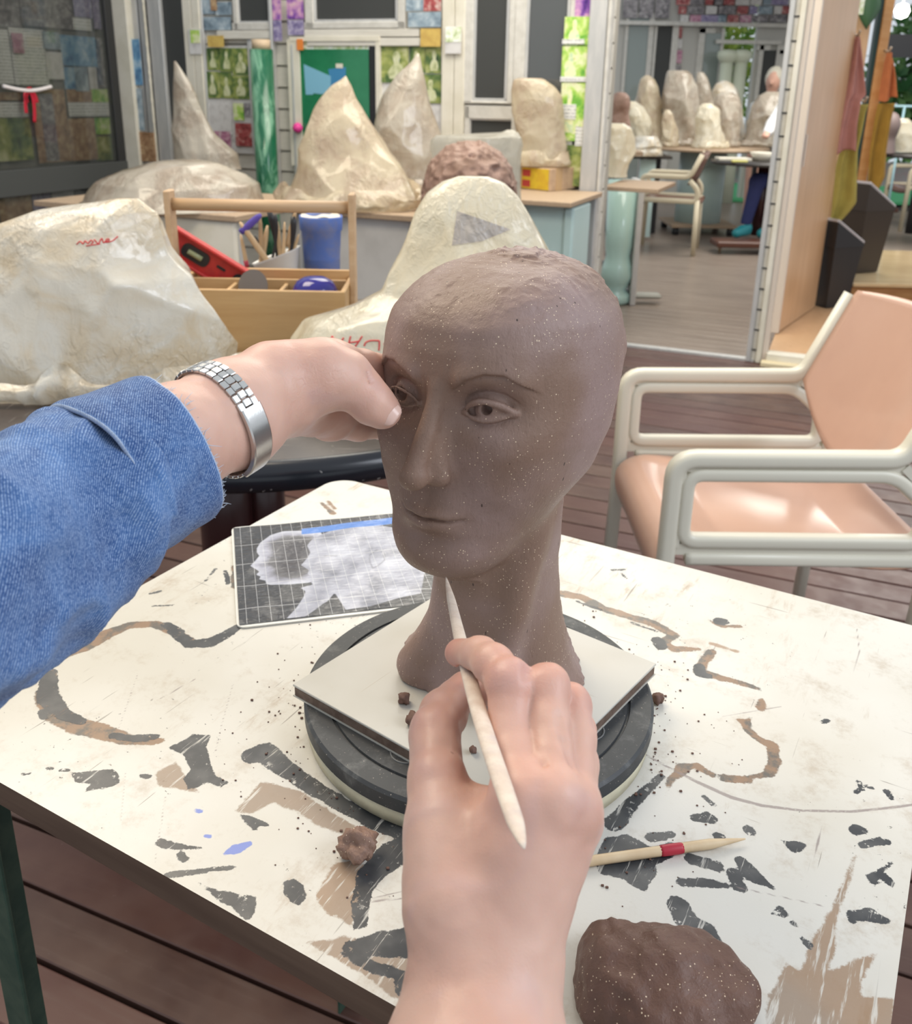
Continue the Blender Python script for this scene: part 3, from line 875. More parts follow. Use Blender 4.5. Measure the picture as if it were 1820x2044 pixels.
# round the far corners of the sheet a little
rc = 0.028
def pull(G):
    ax = np.abs(G[..., 0]) - (TW / 2 - rc); ay = np.abs(G[..., 1]) - (TH_ / 2 - rc)
    m = (ax > 0) & (ay > 0); r = np.maximum(np.hypot(ax, ay), 1e-9); k_ = np.where(m & (r > rc), rc / r, 1.0)
    mx_ = np.maximum(ax, ay); k_ = np.where(m, np.maximum(mx_, 1e-9) / r, 1.0)
    G[..., 0] = np.where(m, np.sign(G[..., 0]) * (TW / 2 - rc + ax * k_), G[..., 0])
    G[..., 1] = np.where(m, np.sign(G[..., 1]) * (TH_ / 2 - rc + ay * k_), G[..., 1])
    return G
G = pull(G)
MBt.grid(G)
me = MBt.mesh('tabletop')
Q = G.reshape(-1, 3)[:, :2]
for nm, shapes in stain.items():
    d = np.full(len(Q), 0.05)
    for typ, pts, *wd in shapes:
        d = np.minimum(d, d_line(Q, pts, wd[0]) if typ == 'L' else d_poly(Q, pts))
    set_attr(me, nm, np.clip(d, -0.05, 0.05) * 1000.0)       # millimetres
k = NT('stained_white_laminate')
v = k.obj()
n_big = k.noise(v, 90, 4, 0.65); n_fine = k.noise(v, 420, 3, 0.7)
ragged = k.math('ADD', k.math('MULTIPLY', k.math('SUBTRACT', n_big, 0.5), 7.0), k.math('MULTIPLY', k.math('SUBTRACT', n_fine, 0.5), 3.0))
white = k.mix(k.smooth(k.noise(v, 5, 3), 0.35, 0.7), (0.64, 0.615, 0.56), (0.56, 0.525, 0.45))
# ground-in dirt and fine scratches
dirt = k.smooth(k.noise(v, 26, 6, 0.75), 0.50, 0.78)
white = k.mix(k.math('MULTIPLY', dirt, 0.6), white, (0.36, 0.27, 0.18))
smear = k.math('MULTIPLY', k.smooth(k.noise(k.obj((60, 14, 1), (0, 0, 0.9)), 1.0, 5, 0.75), 0.54, 0.75), k.smooth(k.noise(v, 6, 2), 0.48, 0.62))
white = k.mix(k.math('MULTIPLY', smear, 0.8), white, (0.33, 0.22, 0.12))
spk = k.math('MULTIPLY', k.smooth(k.noise(v, 210, 3, 0.65), 0.69, 0.72), k.smooth(k.noise(v, 9, 2), 0.45, 0.6))
white = k.mix(k.math('MULTIPLY', spk, 0.85), white, (0.06, 0.055, 0.05))
for i, (rot, sc_, thr) in enumerate(((0.4, (260, 9, 1), 0.70), (1.3, (9, 300, 1), 0.71), (2.2, (300, 12, 1), 0.71), (0.0, (140, 140, 1), 0.765))):
    sn = k.noise(k.obj(sc_, (0, 0, rot)), 1.0, 2, 0.5)
    pat = k.smooth(k.noise(v, 12 + 3 * i, 2), 0.45, 0.6)
    white = k.mix(k.math('MULTIPLY', k.math('MULTIPLY', k.smooth(sn, thr, thr + 0.02), pat), 0.7), white, (0.20, 0.17, 0.14))
def mask(nm, edge=0.5, rag=1.0, off=0.0):
    return k.smooth(k.math('MULTIPLY_ADD', ragged, rag, k.math('ADD', k.attr(nm), off)), edge, -edge)
brush = k.noise(k.obj((260, 26, 1), (0, 0, 0.55)), 1.0, 4, 0.65)
col = white
tanm = k.math('MULTIPLY', mask('tan', 0.9, 0.9), k.math('SUBTRACT', 1.0, k.math('MULTIPLY', k.smooth(brush, 0.55, 0.66), 0.85)))
tan_c = k.mix(k.smooth(k.noise(v, 14, 2), 0.4, 0.6), (0.30, 0.185, 0.105), (0.27, 0.19, 0.13))
col = k.mix(k.math('MULTIPLY', tanm, 0.86), col, tan_c)
mudm = mask('mud', 0.7, 0.9)
mud_c = k.mix(k.smooth(k.noise(v, 60, 4, 0.7), 0.42, 0.62), (0.24, 0.135, 0.07), (0.075, 0.066, 0.055))
col = k.mix(k.math('MULTIPLY', mudm, 0.93), col, mud_c)
holes = k.smooth(k.noise(k.obj((1, 1, 1)), 170, 4, 0.75), 0.60, 0.66)
inkm = k.math('MULTIPLY', mask('ink', 0.4, 0.75), k.math('SUBTRACT', 1.0, k.math('MULTIPLY', holes, k.smooth(k.attr('ink'), -6.0, -1.0))))
streak = k.math('MULTIPLY', k.smooth(k.noise(k.obj((230, 18, 1), (0, 0, 1.05)), 1.0, 4, 0.7), 0.60, 0.68), 0.75)
inkm = k.math('MULTIPLY', inkm, k.math('SUBTRACT', 1.0, streak))
ink_c = k.mix(k.smooth(k.noise(v, 40, 3), 0.4, 0.65), (0.040, 0.042, 0.046), (0.085, 0.085, 0.085))
col = k.mix(inkm, col, ink_c)
col = k.mix(k.math('MULTIPLY', mask('blue', 0.5, 0.5), 0.85), col, (0.10, 0.17, 0.55))
col = k.mix(k.math('MULTIPLY', mask('scratch', 0.5, 0.12), 0.75), col, (0.22, 0.17, 0.16))
rough = k.math('MULTIPLY_ADD', n_big, 0.25, 0.24)
hb = k.math('ADD', k.math('MULTIPLY', inkm, 0.5), k.math('MULTIPLY', n_fine, 0.25))
m_top = k.done(k.bsdf(col, rough, spec=0.5, normal=k.bump(hb, 0.3, 0.0006)))
obj('tabletop', me, m_top, table)
m_edge = wood_mat('table_edge_board', (0.085, 0.05, 0.034), (0.15, 0.095, 0.065), (3, 3, 60), 0.55)
mb = MB()
ring = fillet(np.array([(-TW/2, -TH_/2, 0), (TW/2, -TH_/2, 0), (TW/2, TH_/2, 0), (-TW/2, TH_/2, 0)]), rc * 1.25, 8, True)
mb.prism(ring[:, :2] * 0.9985, ZT - 0.021, ZT - 0.0006)
mb.build('edge_board', m_edge, table)
m_green = simple('dark_green_steel', (0.028, 0.062, 0.045), 0.45, var=(40, (0.05, 0.085, 0.06)), bump=(120, 0.2, 0.001))
lx, ly = TW / 2 - 0.035, TH_ / 2 - 0.03
for sx, sy in ((-1, -1), (1, -1), (-1, 1), (1, 1)):
    mb = MB(); X, Y_ = sx * lx, sy * ly
    mb.box((X, Y_ + 0.0, (ZT - 0.022) / 2), (0.030, 0.004, ZT - 0.022), None, 0.001)
    mb.box((X + sx * 0.013, Y_ - sy * 0.015, (ZT - 0.022) / 2), (0.004, 0.030, ZT - 0.022), None, 0.001)
    mb.build('leg', m_green, table)
mb = MB()
mb.bar((-lx, -ly + 0.0, 0.16), (lx, -ly + 0.0, 0.16), 0.004, 0.03); mb.build('stretcher', m_green, table)
mb = MB(); mb.bar((-lx, ly, 0.16), (lx, ly, 0.16), 0.004, 0.03); mb.build('stretcher', m_green, table)

# ================================================================ turntable, board
DC = np.array([0.024 * S, 0.682 * S, 0]); RD = 0.15 * S; ZD = EYE - 0.4857 * S
m_disc = NT('turntable_rubber')
k = m_disc; v = k.obj()
wn = k.smooth(k.noise(v, 40, 5, 0.7), 0.5, 0.8)
b = k.mix(wn, (0.042, 0.044, 0.046), (0.15, 0.15, 0.145))
sp = k.smooth(k.noise(v, 500, 2, 0.7), 0.69, 0.74)
b = k.mix(sp, b, (0.42, 0.36, 0.30))
m_disc = k.done(k.bsdf(b, 0.5, spec=0.45, normal=k.bump(k.noise(v, 60, 4), 0.2, 0.001)))
m_rim = simple('turntable_cream_rim', (0.62, 0.58, 0.42), 0.5, var=(90, (0.55, 0.50, 0.36)))
tt = thing('turntable', 'round dark grey banding wheel with cream rim on the white table', 'turntable', (DC[0], DC[1], ZT))
hd = ZD - ZT
MB().lathe([(RD * 0.985, 0.001), (RD * 0.99, hd - 0.014), (RD * 0.975, hd - 0.0125)], seg=96).build('rim', m_rim, tt)
mb = MB().lathe([(RD * 0.985, hd - 0.0125), (RD * 1.0, hd - 0.0115), (RD, hd - 0.002), (RD - 0.002, hd), (RD * 0.87, hd), (RD * 0.865, hd - 0.0015), (RD * 0.855, hd - 0.0015), (RD * 0.85, hd), (RD * 0.45, hd), (RD * 0.44, hd - 0.001), (RD * 0.42, hd - 0.001), (RD * 0.41, hd), (0.004, hd)], seg=128)
crease(mb.build('disc', m_disc, tt), 0.4)
m_ringm = simple('worn_ring', (0.16, 0.16, 0.155), .5)
for a in range(0, 360, 45):
    a = math.radians(a + 12); mb = MB()
    mb.lathe([(0.0112, hd - 0.0005), (0.0114, hd + 0.0006), (0.0104, hd + 0.0006), (0.0102, hd - 0.0004)], (RD * 0.70 * math.cos(a), RD * 0.70 * math.sin(a), 0), 24, cap=False)
    mb.build('ring_mark', m_ringm, tt)
BA = math.radians(187.3 - 45); HB = 0.159 * S * math.sqrt(2); ZB = EYE - 0.4737 * S
m_lam = NT('board_laminate'); k = m_lam; v = k.obj()
b = k.mix(k.smooth(k.noise(v, 10, 3), 0.4, 0.7), (0.51, 0.49, 0.44), (0.45, 0.425, 0.365))
dd = k.smooth(k.noise(v, 60, 5, 0.75), 0.60, 0.8); b = k.mix(k.math('MULTIPLY', dd, 0.35), b, (0.42, 0.32, 0.22))
for i, (rot, sc_) in enumerate(((0.7, (300, 8, 1)), (2.0, (8, 300, 1)))):
    sn = k.noise(k.obj(sc_, (0, 0, rot)), 1.0, 2); b = k.mix(k.math('MULTIPLY', k.smooth(sn, 0.73, 0.75), 0.4), b, (0.35, 0.28, 0.2))
m_lam = k.done(k.bsdf(b, 0.4))
bd = thing('modelling_board', 'square white laminate board under the clay head on the turntable', 'board', (DC[0], DC[1], ZD), BA)
mb = MB().box((0, 0, (ZB - ZD) / 2 - 0.0006), (HB - 0.001, HB - 0.001, ZB - ZD - 0.0022), None, 0.001); mb.build('core', simple('particle_board_edge', (0.17, 0.115, 0.085), 0.7, var=(120, (0.11, 0.07, 0.05)), bump=(300, 0.5, 0.001)), bd)
MB().box((0, 0, ZB - ZD - 0.0009), (HB, HB, 0.0018), None, 0.0004).build('laminate_top', m_lam, bd)
MB().box((0, 0, 0.0006), (HB, HB, 0.0011)).build('laminate_underside', m_lam, bd)

# clay crumbs on the board and table
def lump(name, label, c, r, seed, parent=None, group=None, cat='clay', mat=None, n=3, amp=0.35, squash=1.0):
    bm = bmesh.new(); bmesh.ops.create_icosphere(bm, subdivisions=n, radius=1.0)
    V = np.array([v_.co for v_ in bm.verts])
    d = 1 + amp * fbm(V, 1.3, seed, 3) + amp * 0.3 * fbm(V, 5, seed + 5, 2)
    for v_, dd_ in zip(bm.verts, d): v_.co = v_.co * float(dd_) * r
    for v_ in bm.verts: v_.co.z = v_.co.z * squash
    zmin = min(v_.co.z for v_ in bm.verts)
    for v_ in bm.verts: v_.co.z = max(v_.co.z - zmin, 0.12 * r * squash) - 0.12 * r * squash
    me = bpy.data.meshes.new(name); bm.to_mesh(me); bm.free()
    me.polygons.foreach_set('use_smooth', [True] * len(me.polygons))
    o = obj(name, me, mat or m_clay_far, parent, c)
    if parent is None: tag(o, label, cat, group)
    return o
m_crumb = simple('dry_clay_crumb', (0.14, 0.075, 0.055), 0.7, bump=(300, 0.5, 0.001))
for i, (x, y, r, lb) in enumerate(((806, 1403, .0042, 'brown clay crumb on the white board left of the hand'), (823, 1447, .0046, 'brown clay crumb on the white board touching the hand edge'), (943, 1503, .0024, 'tiny clay crumb on the board in the gap between thumb and finger'))):
    lump('clay_crumb', lb, UZ(x, y, ZB), r, 20 + i, cat='crumb', mat=m_crumb, n=3, amp=.42)
lump('clay_crumb', 'small clay crumb on the white table right of the turntable', TP(1310, 1403), .0042, 31, cat='crumb', mat=m_crumb, n=3, amp=.42)
lump('clay_pellet', 'torn pellet of brown clay on the white table front left of the hand', TP(716, 1712), .0098, 41, cat='clay', n=4, amp=0.42, mat=m_clay_far)
# scattered grit: too small and many to pick apart
mb = MB()
for i in range(420):
    a = rnd.random() * 6.28; q = RD * (1.02 + 0.5 * rnd.random() ** 2)
    p = DC[:2] + q * np.array([math.cos(a), math.sin(a)])
    l = tl(p)
    if abs(l[0]) > TW / 2 - .01 or abs(l[1]) > TH_ / 2 - .01: continue
    r = 0.0004 + 0.0009 * rnd.random() ** 3
    mb.box((p[0], p[1], ZT + r * 0.5), (r * 1.6, r * 1.3, r), None, r * 0.25)
tag(mb.build('clay_grit', m_crumb), 'fine clay grit scattered on the table around the turntable', 'grit', kind='stuff')

# ================================================================ lump of clay at the lower right
def f_lump(P):
    c = TP(1330, 2005); c2 = TP(1235, 1960)
    d = sd_ell(P, (c[0], c[1], ZT + 0.008), (0.044, 0.034, 0.025))
    d = smin(d, sd_ell(P, (c2[0] - 0.002, c2[1] - 0.002, ZT + 0.006), (0.020, 0.026, 0.021)), 0.015)
    a = TP(1205, 1925)
    d = smin(d, sd_caps(P, (a[0] + .004, a[1] + .002, ZT + 0.012), (a[0], a[1] + .002, ZT + 0.019), 0.008, 0.004), 0.010)
    d = d - 0.0028 * fbm(P, 45, 3, 2).astype(np.float32) - 0.0012 * fbm(P, 130, 8, 2).astype(np.float32)
    return smax(d, -(P[:, 2] - ZT), 0.002)
c = TP(1330, 2000)
me = sdf_mesh(f_lump, (c[0] - .085, c[1] - .06, ZT - .004), (c[0] + .07, c[1] + .06, ZT + .06), 0.0014, 'clay_lump')
tag(obj('clay_lump', me, clay_mat('dark_wet_clay', (0.105, 0.052, 0.036), (0.15, 0.08, 0.058), wet=0.42, tool=1.5)), 'large lump of dark brown clay at the front right of the white table', 'clay')

# ================================================================ wooden modelling stick lying on the table
m_stick = wood_mat('pale_stick_wood', (0.62, 0.45, 0.27), (0.72, 0.56, 0.36), (40, 40, 6), 0.5)
m_red = simple('red_paint_band', (0.42, 0.02, 0.04), 0.45)
a, b = TP(1150, 1731), TP(1486, 1683)
st = thing('modelling_stick', 'slim wooden modelling stick with a red band lying on the white table', 'modelling tool', ((a + b) / 2))
d = (b - a) / np.linalg.norm(b - a); L = np.linalg.norm(b - a)
mb = MB(); tt_ = np.linspace(0, 1, 20); r_ = 0.0031 * np.clip(np.minimum(1.0, (1 - tt_) * 4 + 0.15), 0.15, 1)
pth = [d * (t - 0.5) * L + np.array([0, 0, 0.0033 - 0.0 * t]) for t in tt_]
mb.tube(pth, r_, 10); mb.build('shaft', m_stick, st)
mb = MB(); t_a = 0.49; mb.tube([d * (t - 0.5) * L + np.array([0, 0, 0.0033]) for t in (0.485, 0.50, 0.545, 0.605, 0.62)], [0.0031, 0.0034, 0.0035, 0.0034, 0.0031], 12); mb.build('red_band', m_red, st)

# ================================================================ laminated picture sheet with two profile heads
pTL, pBL, pBR = TP(462, 1056), TP(473, 1257), TP(722, 1232)
cy_ = (pTL - pBL); hy = np.linalg.norm(cy_); cy_ /= hy
cx_ = np.array([cy_[1], -cy_[0], 0]); wxs = hy * 1.414
cc = pBL + cx_ * wxs / 2 + cy_ * hy / 2
card = thing('picture_sheet', 'laminated black and white sheet of two profile heads under grid lines', 'picture', (cc[0], cc[1], ZT + 0.0005), math.atan2(cx_[1], cx_[0]))
def cl(px, py):
    p = TP(px, py) - cc; return np.array([p @ cx_, p @ cy_])
nx, ny = 150, 106
gx = np.linspace(-wxs / 2 * .985, wxs / 2 * .985, nx); gy = np.linspace(-hy / 2 * .965, hy / 2 * .965, ny)
GX, GY = np.meshgrid(gx, gy, indexing='ij'); Qc = np.stack([GX.ravel(), GY.ravel()], -1)
_tp = tpx; tpx = lambda pts: np.array([cl(x, y) for x, y in pts])
h1 = [(513,1099),(520,1087),(540,1073),(565,1066),(600,1064),(640,1066),(655,1090),(645,1130),(640,1160),(617,1168),(580,1172),(540,1172),(532,1170),(530,1163),(517,1160),(521,1155),(511,1151),(518,1146),(513,1142),(500,1135),(511,1124),(518,1115),(513,1108)]
h2 = [(613,1094),(622,1082),(640,1071),(668,1060),(698,1053),(750,1050),(800,1060),(840,1085),(850,1130),(840,1190),(790,1200),(740,1215),(690,1222),(668,1189),(655,1205),(643,1212),(610,1236),(572,1240),(590,1220),(606,1196),(610,1185),(600,1178),(625,1172),(618,1163),(622,1157),(614,1150),(617,1143),(601,1133),(614,1118),(620,1108)]
d1, d2 = d_poly(Qc, h1), d_poly(Qc, h2)
dk = d_line(Qc, [(520,1152),(534,1153)], 3); ear = np.abs(d_poly(Qc, [(738,1112),(752,1102),(766,1108),(768,1122),(755,1134),(744,1140),(738,1128)])) - .0008
eye = np.minimum(d_line(Qc, [(535,1117),(560,1116)], 4), d_line(Qc, [(648,1115),(672,1115)], 4))
blue = d_poly(Qc, [(602,1060),(855,1028),(857,1040),(602,1071)])
tpx = _tp
me = MB().grid(np.stack([GX, GY, np.full_like(GX, 0.0021) + 0.0006 * np.sin(GX * 90) * np.sin(GY * 70)], -1)).mesh('print')
for nm, dd_ in (('head_a', d1), ('head_b', d2), ('feature', np.minimum(np.minimum(ear, eye), dk)), ('blue', blue)): set_attr(me, nm, np.clip(dd_, -.04, .04) * 1000)
k = NT('profile_print'); v = k.obj()
blk = k.mix(k.noise(v, 30, 3), (0.03, 0.03, 0.032), (0.075, 0.075, 0.08))
def msk(nm, e=0.7): return k.smooth(k.attr(nm), e, -e)
sh1 = k.ramp(k.math('MULTIPLY_ADD', k.attr('head_a'), -1 / 26.0, k.math('MULTIPLY', k.math('SUBTRACT', k.noise(v, 40, 3), 0.5), 0.9)), [(0.0, (0.48, 0.49, 0.55)), (0.3, (0.36, 0.36, 0.42)), (0.55, (0.14, 0.135, 0.14)), (1.0, (0.08, 0.075, 0.08))])
sh2 = k.ramp(k.noise(v, 26, 3), [(0.32, (0.20, 0.205, 0.24)), (0.5, (0.38, 0.385, 0.44)), (0.7, (0.50, 0.51, 0.57))])
col = k.mix(msk('head_a'), blk, sh1); col = k.mix(msk('head_b'), col, sh2)
col = k.mix(k.math('MULTIPLY', msk('feature', 1.0), 0.6), col, (0.12, 0.12, 0.14))
sp = k.n('SeparateXYZ'); k.put(sp, 0, v)
gxl = k.math('LESS_THAN', k.math('ABSOLUTE', k.math('SUBTRACT', k.math('FRACT', k.math('MULTIPLY', sp.outputs[0], 95.0)), 0.5)), 0.024)
gyl = k.math('LESS_THAN', k.math('ABSOLUTE', k.math('SUBTRACT', k.math('FRACT', k.math('MULTIPLY_ADD', sp.outputs[1], 24.0, 0.2)), 0.5)), 0.012)
col = k.mix(k.math('MULTIPLY', k.math('MAXIMUM', gxl, gyl), 0.55), col, (0.60, 0.60, 0.60))
col = k.mix(msk('blue'), col, (0.10, 0.22, 0.55))
ws = k.noise(k.obj((30, 240, 1), (0, 0, -0.2)), 1.0, 3, 0.6, 0.5)
m_print = k.done(k.bsdf(col, 0.16, spec=0.35, normal=k.bump(k.math('ADD', ws, k.noise(v, 90, 3)), 0.6, 0.0014), coat=0.12))
obj('print', me, m_print, card)
m_lamin = simple('laminate_border', (0.70, 0.68, 0.62), 0.2, spec=0.7)
MB().prism(fillet(np.c_[np.array([(-wxs/2, -hy/2), (wxs/2, -hy/2), (wxs/2, hy/2), (-wxs/2, hy/2)]), np.zeros(4)], 0.008, 5, True)[:, :2], 0.0, 0.0013).build('laminate', m_lamin, card)
# ================================================================ clay head (local: x to its left, y backwards, z up; origin between the eyes)
PSI = math.radians(33.0)
HC = np.array([0.035 * S, 0.66 * S, EYE - (EYE - 1.041) * S])
HS = S * 1.03
RH = np.array([[math.cos(PSI), -math.sin(PSI), 0], [math.sin(PSI), math.cos(PSI), 0], [0, 0, 1.0]]).T
RH = np.array([[math.cos(PSI), math.sin(PSI), 0], [-math.sin(PSI), math.cos(PSI), 0], [0, 0, 1.0]])   # columns: local x, y, z in world
def h2w(p): return HC + (np.asarray(p, float) * HS) @ RH.T
def w2h(p): return ((np.asarray(p, float) - HC) @ RH) / HS
ZBASE = (ZB - HC[2]) / HS                       # board top in head units
NB = w2h(np.array([0.036 * S, 0.700 * S, ZB]))   # neck foot centre
zs = np.array([-.142, -.1335, -.128, -.118, -.108, -.095, -.08, -.06, -.03, 0, .02, .037, .052, .064, .074, .081, .0855, .0875])
wv = np.array([.018, .0265, .035, .0430, .0490, .0560, .0630,   .0735, .0800, .0800, .0790, .0775, .0745, .0660, .0560, .0430, .0260, .006])
yf = np.array([-.055, -.068, -.0785, -.0845, -.0855, -.0830, -.0850, -.0865, -.0860, -.0845, -.0880, -.0870, -.0805, -.0690, -.0530, -.0350, -.0130, .006])
yb = np.array([-.006, .000, .006, .018, .030, .045, .060, .078, .090, .098, .100, .098, .093, .084, .073, .058, .040, .018])
def prof(z, v): return np.interp(z, zs, v).astype(np.float32)
# smooth the profile tables
zz = np.linspace(zs[0], zs[-1], 241)
def smth(v):
    q = np.interp(zz, zs, v); kk = np.hanning(13); kk /= kk.sum()
    return np.convolve(np.pad(q, 6, 'edge'), kk, 'valid')
wv_, yf_, yb_ = smth(wv), smth(yf), smth(yb)
EX, EZ = 0.0325, 0.0005                          # eye centre
def g2(x, z, cx, cz, sx, sz): return np.exp(-((x - cx) / sx) ** 2 - ((z - cz) / sz) ** 2)
def arc3(pts, n=10): return catmull(np.array(pts), n)
def f_head(P):
    P0 = P.astype(np.float32); P = P0.copy()
    # the sculptor's asymmetry: lower face set a little to its right, left eye a little high
    P[:, 0] += 0.105 * np.clip(-P0[:, 2] - .012, 0, .12) * np.clip((P0[:, 2] + .20) / .05, 0, 1)
    P[:, 2] -= 0.095 * np.clip(P0[:, 0], 0, .045) * np.clip((P0[:, 2] + .08) / .06, 0, 1) * np.clip((-P0[:, 1]) / .05, 0, 1)
    x, y, z = P[:, 0], P[:, 1], P[:, 2]
    ax = np.abs(x)
    # heightfield part of the face: push the front surface
    fr = np.clip((-y - 0.01) / 0.05, 0, 1)
    h = 0.0022 * g2(ax, z, .030, .021, .020, .008)                 # brow
    h -= 0.0105 * g2(ax, z, .0315, .002, .0165, .0125)             # sockets
    h -= 0.0030 * g2(ax, z, .046, -.004, .012, .012)
    h += 0.0055 * g2(ax, z, .052, -.027, .020, .017)               # cheek bones
    h -= 0.0030 * g2(ax, z, .037, -.072, .015, .024)               # hollow cheeks
    h -= 0.0030 * g2(x, z, 0, -.0965, .018, .006)                  # under the lip
    h += 0.0030 * g2(x, z, 0, -.114, .017, .011)                   # chin
    h += 0.0042 * g2(x, z, 0, -.079, .024, .014)                   # muzzle
    ml = np.interp(ax, [0, .009, .0175, .0262, .03], [-.0796, -.0784, -.0796, -.0778, -.077]).astype(np.float32)
    sm = z - ml; wm = np.clip(1 - (ax / .0272) ** 2, 0, 1)
    h += 0.0034 * np.exp(-((sm - .0040) / .0034) ** 2) * wm + 0.0032 * np.exp(-((sm + .0060) / .0044) ** 2) * np.clip(1 - (ax / .023) ** 2, 0, 1)
    h -= 0.0046 * np.exp(-(sm / .0012) ** 2) * wm ** .4
    h -= 0.0012 * g2(x, z, 0, -.066, .0030, .0065)
    bl = np.interp(ax, [.010, .0125, .0230, .0350, .0470, .0580, .066], [.010, .0130, .0205, .0250, .0235, .0150, .007]).astype(np.float32)
    sb = z - bl; wb_ = np.clip((ax - .011) / .006, 0, 1) * np.clip((.064 - ax) / .008, 0, 1)
    st_ = np.clip(sb / .0016 + .5, 0, 1); st_ = st_ * st_ * (3 - 2 * st_)
    h += (0.0036 * st_ * np.exp(-(np.maximum(sb, 0) / .012) ** 2) - 0.0016 * np.exp(-(sb / .0011) ** 2)) * wb_
    fl_ = np.interp(ax, [.019, .0200, .0270, .0340, .0430, .0520], [.004, .0070, .0112, .0122, .0096, .0030]).astype(np.float32)
    h -= 0.0016 * np.exp(-((z - fl_) / .0013) ** 2) * np.clip((ax - .018) / .005, 0, 1) * np.clip((.054 - ax) / .006, 0, 1)
    h -= 0.0016 * g2(ax, z, .023, -.052, .008, .014)               # nose-mouth fold
    h -= 0.0014 * g2(ax, z, .027, -.080, .006, .006)
    h += 0.0015 * g2(ax, z, .028, .055, .022, .014)
    yw = y + h * fr
    W_ = np.interp(z, zz, wv_).astype(np.float32); F_ = np.interp(z, zz, yf_).astype(np.float32); B_ = np.interp(z, zz, yb_).astype(np.float32)
    yc = F_ * 0.5 + B_ * 0.5 - 0.004
    dfr = yc - F_; dbk = B_ - yc
    dy = np.where(yw < yc, (yw - yc) / dfr, (yw - yc) / dbk)
    # a face is flatter in front than an ellipse
    nexp = np.where(yw < yc, 2.4, 2.0).astype(np.float32)
    rr = (np.abs(ax / W_) ** nexp + np.abs(dy) ** nexp) ** (1 / nexp)
    ext = np.where(yw < yc, dfr, dbk)
    d = (rr - 1) * np.minimum(W_, ext) * 0.92
    d = np.maximum(d, z - zs[-1]); d = np.maximum(d, zs[0] - z)
    crown = sd_ell(P, (0, .016, .022), (.0760, .092, .0665))
    d = smin(d, crown, .006)
    # nose
    n = sd_caps(P, (0, -.0845, .012), (0, -.1075, -.040), .0060, .0078)
    n = smin(n, sd_caps(P, (0, -.080, .004), (0, -.094, -.043), .0078, .0105), .004)
    n = smin(n, sd_ell(P, (0, -.1065, -.0425), (.0082, .0078, .0070)), .004)
    Pm = P.copy(); Pm[:, 0] = ax
    n = smin(n, sd_caps(Pm, (.002, -.0905, -.022), (.0112, -.0915, -.0455), .0060, .0066), .006)
    n = smin(n, sd_ell(P, (0, -.1060, -.0440), (.0092, .0080, .0080)), .004)
    n = smax(n, -(z + .0515), .0016)
    d = smin(d, n, .0065)
    d = smax(d, -sd_ell(Pm, (.0058, -.0985, -.0530), (.0030, .0060, .0034)), .0012)
    d = smax(d, -sd_caps(Pm, (.0175, -.090, -.040), (.0185, -.086, -.050), .0010, .0010), .002)
    # eyes: ball, lids, iris hollow
    ball = np.linalg.norm(Pm - np.array((EX, -.0690, EZ), np.float32), axis=1) - .0120
    d = smin(d, ball, .0022)
    up = arc3([(.0175, -.0795, -.0026), (.0235, -.0824, .0036), (.0320, -.0832, .0066), (.0410, -.0790, .0046), (.0495, -.0695, -.0026)])
    lo_ = arc3([(.0175, -.0795, -.0026), (.0245, -.0808, -.0054), (.0325, -.0806, -.0064), (.0410, -.0765, -.0058), (.0495, -.0695, -.0026)])
    m = (ax > .010) & (ax < .062) & (y < -.055) & (np.abs(z) < .03)
    if m.any():
        Q_ = Pm[m]; dd = d[m]
        u = np.full(len(Q_), 1.0, np.float32)
        for i in range(len(up) - 1): u = np.minimum(u, sd_caps(Q_, up[i], up[i + 1], .0018, .0017))
        dd = smin(dd, u, .0016)
        u = np.full(len(Q_), 1.0, np.float32)
        for i in range(len(lo_) - 1): u = np.minimum(u, sd_caps(Q_, lo_[i], lo_[i + 1], .0014, .0014))
        dd = smin(dd, u, .0022)
        iris = sd_caps(Q_, (EX + .0024, -.0880, EZ + .0006), (EX + .0016, -.0745, EZ + .0004), .0050, .0040)
        dd = smax(dd, -iris, .0008)
        d[m] = dd
    P = P0; x, y, z = P[:, 0], P[:, 1], P[:, 2]
    # neck: column, flared foot, front cords
    cy0 = .006
    t = np.clip((z - ZBASE) / (-.10 - ZBASE), 0, 1)
    fl = .75 * (1 - t) ** 2.0 + .25 * (1 - t) ** 5
    ncx = NB[0] * (1 - t) ** 1.3; ncy = NB[1] * (1 - t) ** 1.3 + cy0 * (1 - (1 - t) ** 1.3)
    rx = .0410 + .040 * fl + .002 * t; ry = .0460 + .021 * fl + .006 * t
    ang = np.arctan2(y - ncy, x - ncx)
    lob = 1 + .02 * fl * np.cos(3 * ang + .6) + .02 * fl * np.cos(5 * ang + 1.9)
    nk = (np.sqrt(((x - ncx) / (rx * lob)) ** 2 + ((y - ncy) / (ry * lob)) ** 2) - 1) * np.minimum(rx, ry) * .85
    nk = np.maximum(nk, z - .0); nk = np.maximum(nk, ZBASE - z)
    cord = smin(sd_caps(P, (-.026, -.012, -.105), (-.036, -.018, -.205), .0095, .0100), sd_caps(P, (-.036, -.018, -.205), (-.062, -.018, ZBASE + .010), .0100, .0185), .006)
    nk = smin(nk, cord, .012)
    cord = sd_caps(P, (.036, -.010, -.105), (.022, -.036, ZBASE + .012), .0080, .0110)
    nk = smin(nk, cord, .016)
    nk = smax(nk, -sd_caps(P, (-.028, -.047, -.155), (-.012, -.060, ZBASE + .01), .0045, .0065), .010)
    d = smin(d, np.maximum(nk, ZBASE - z), .0085)
    # hand-built unevenness, rough crown
    lump_ = fbm(P, 26, 4, 2).astype(np.float32)
    top = np.clip((z - .05) / .045, 0, 1) + np.clip((y - .03) / .05, 0, 1) * .8 + np.clip((ZBASE + .016 - z) / .015, 0, 1) * .45
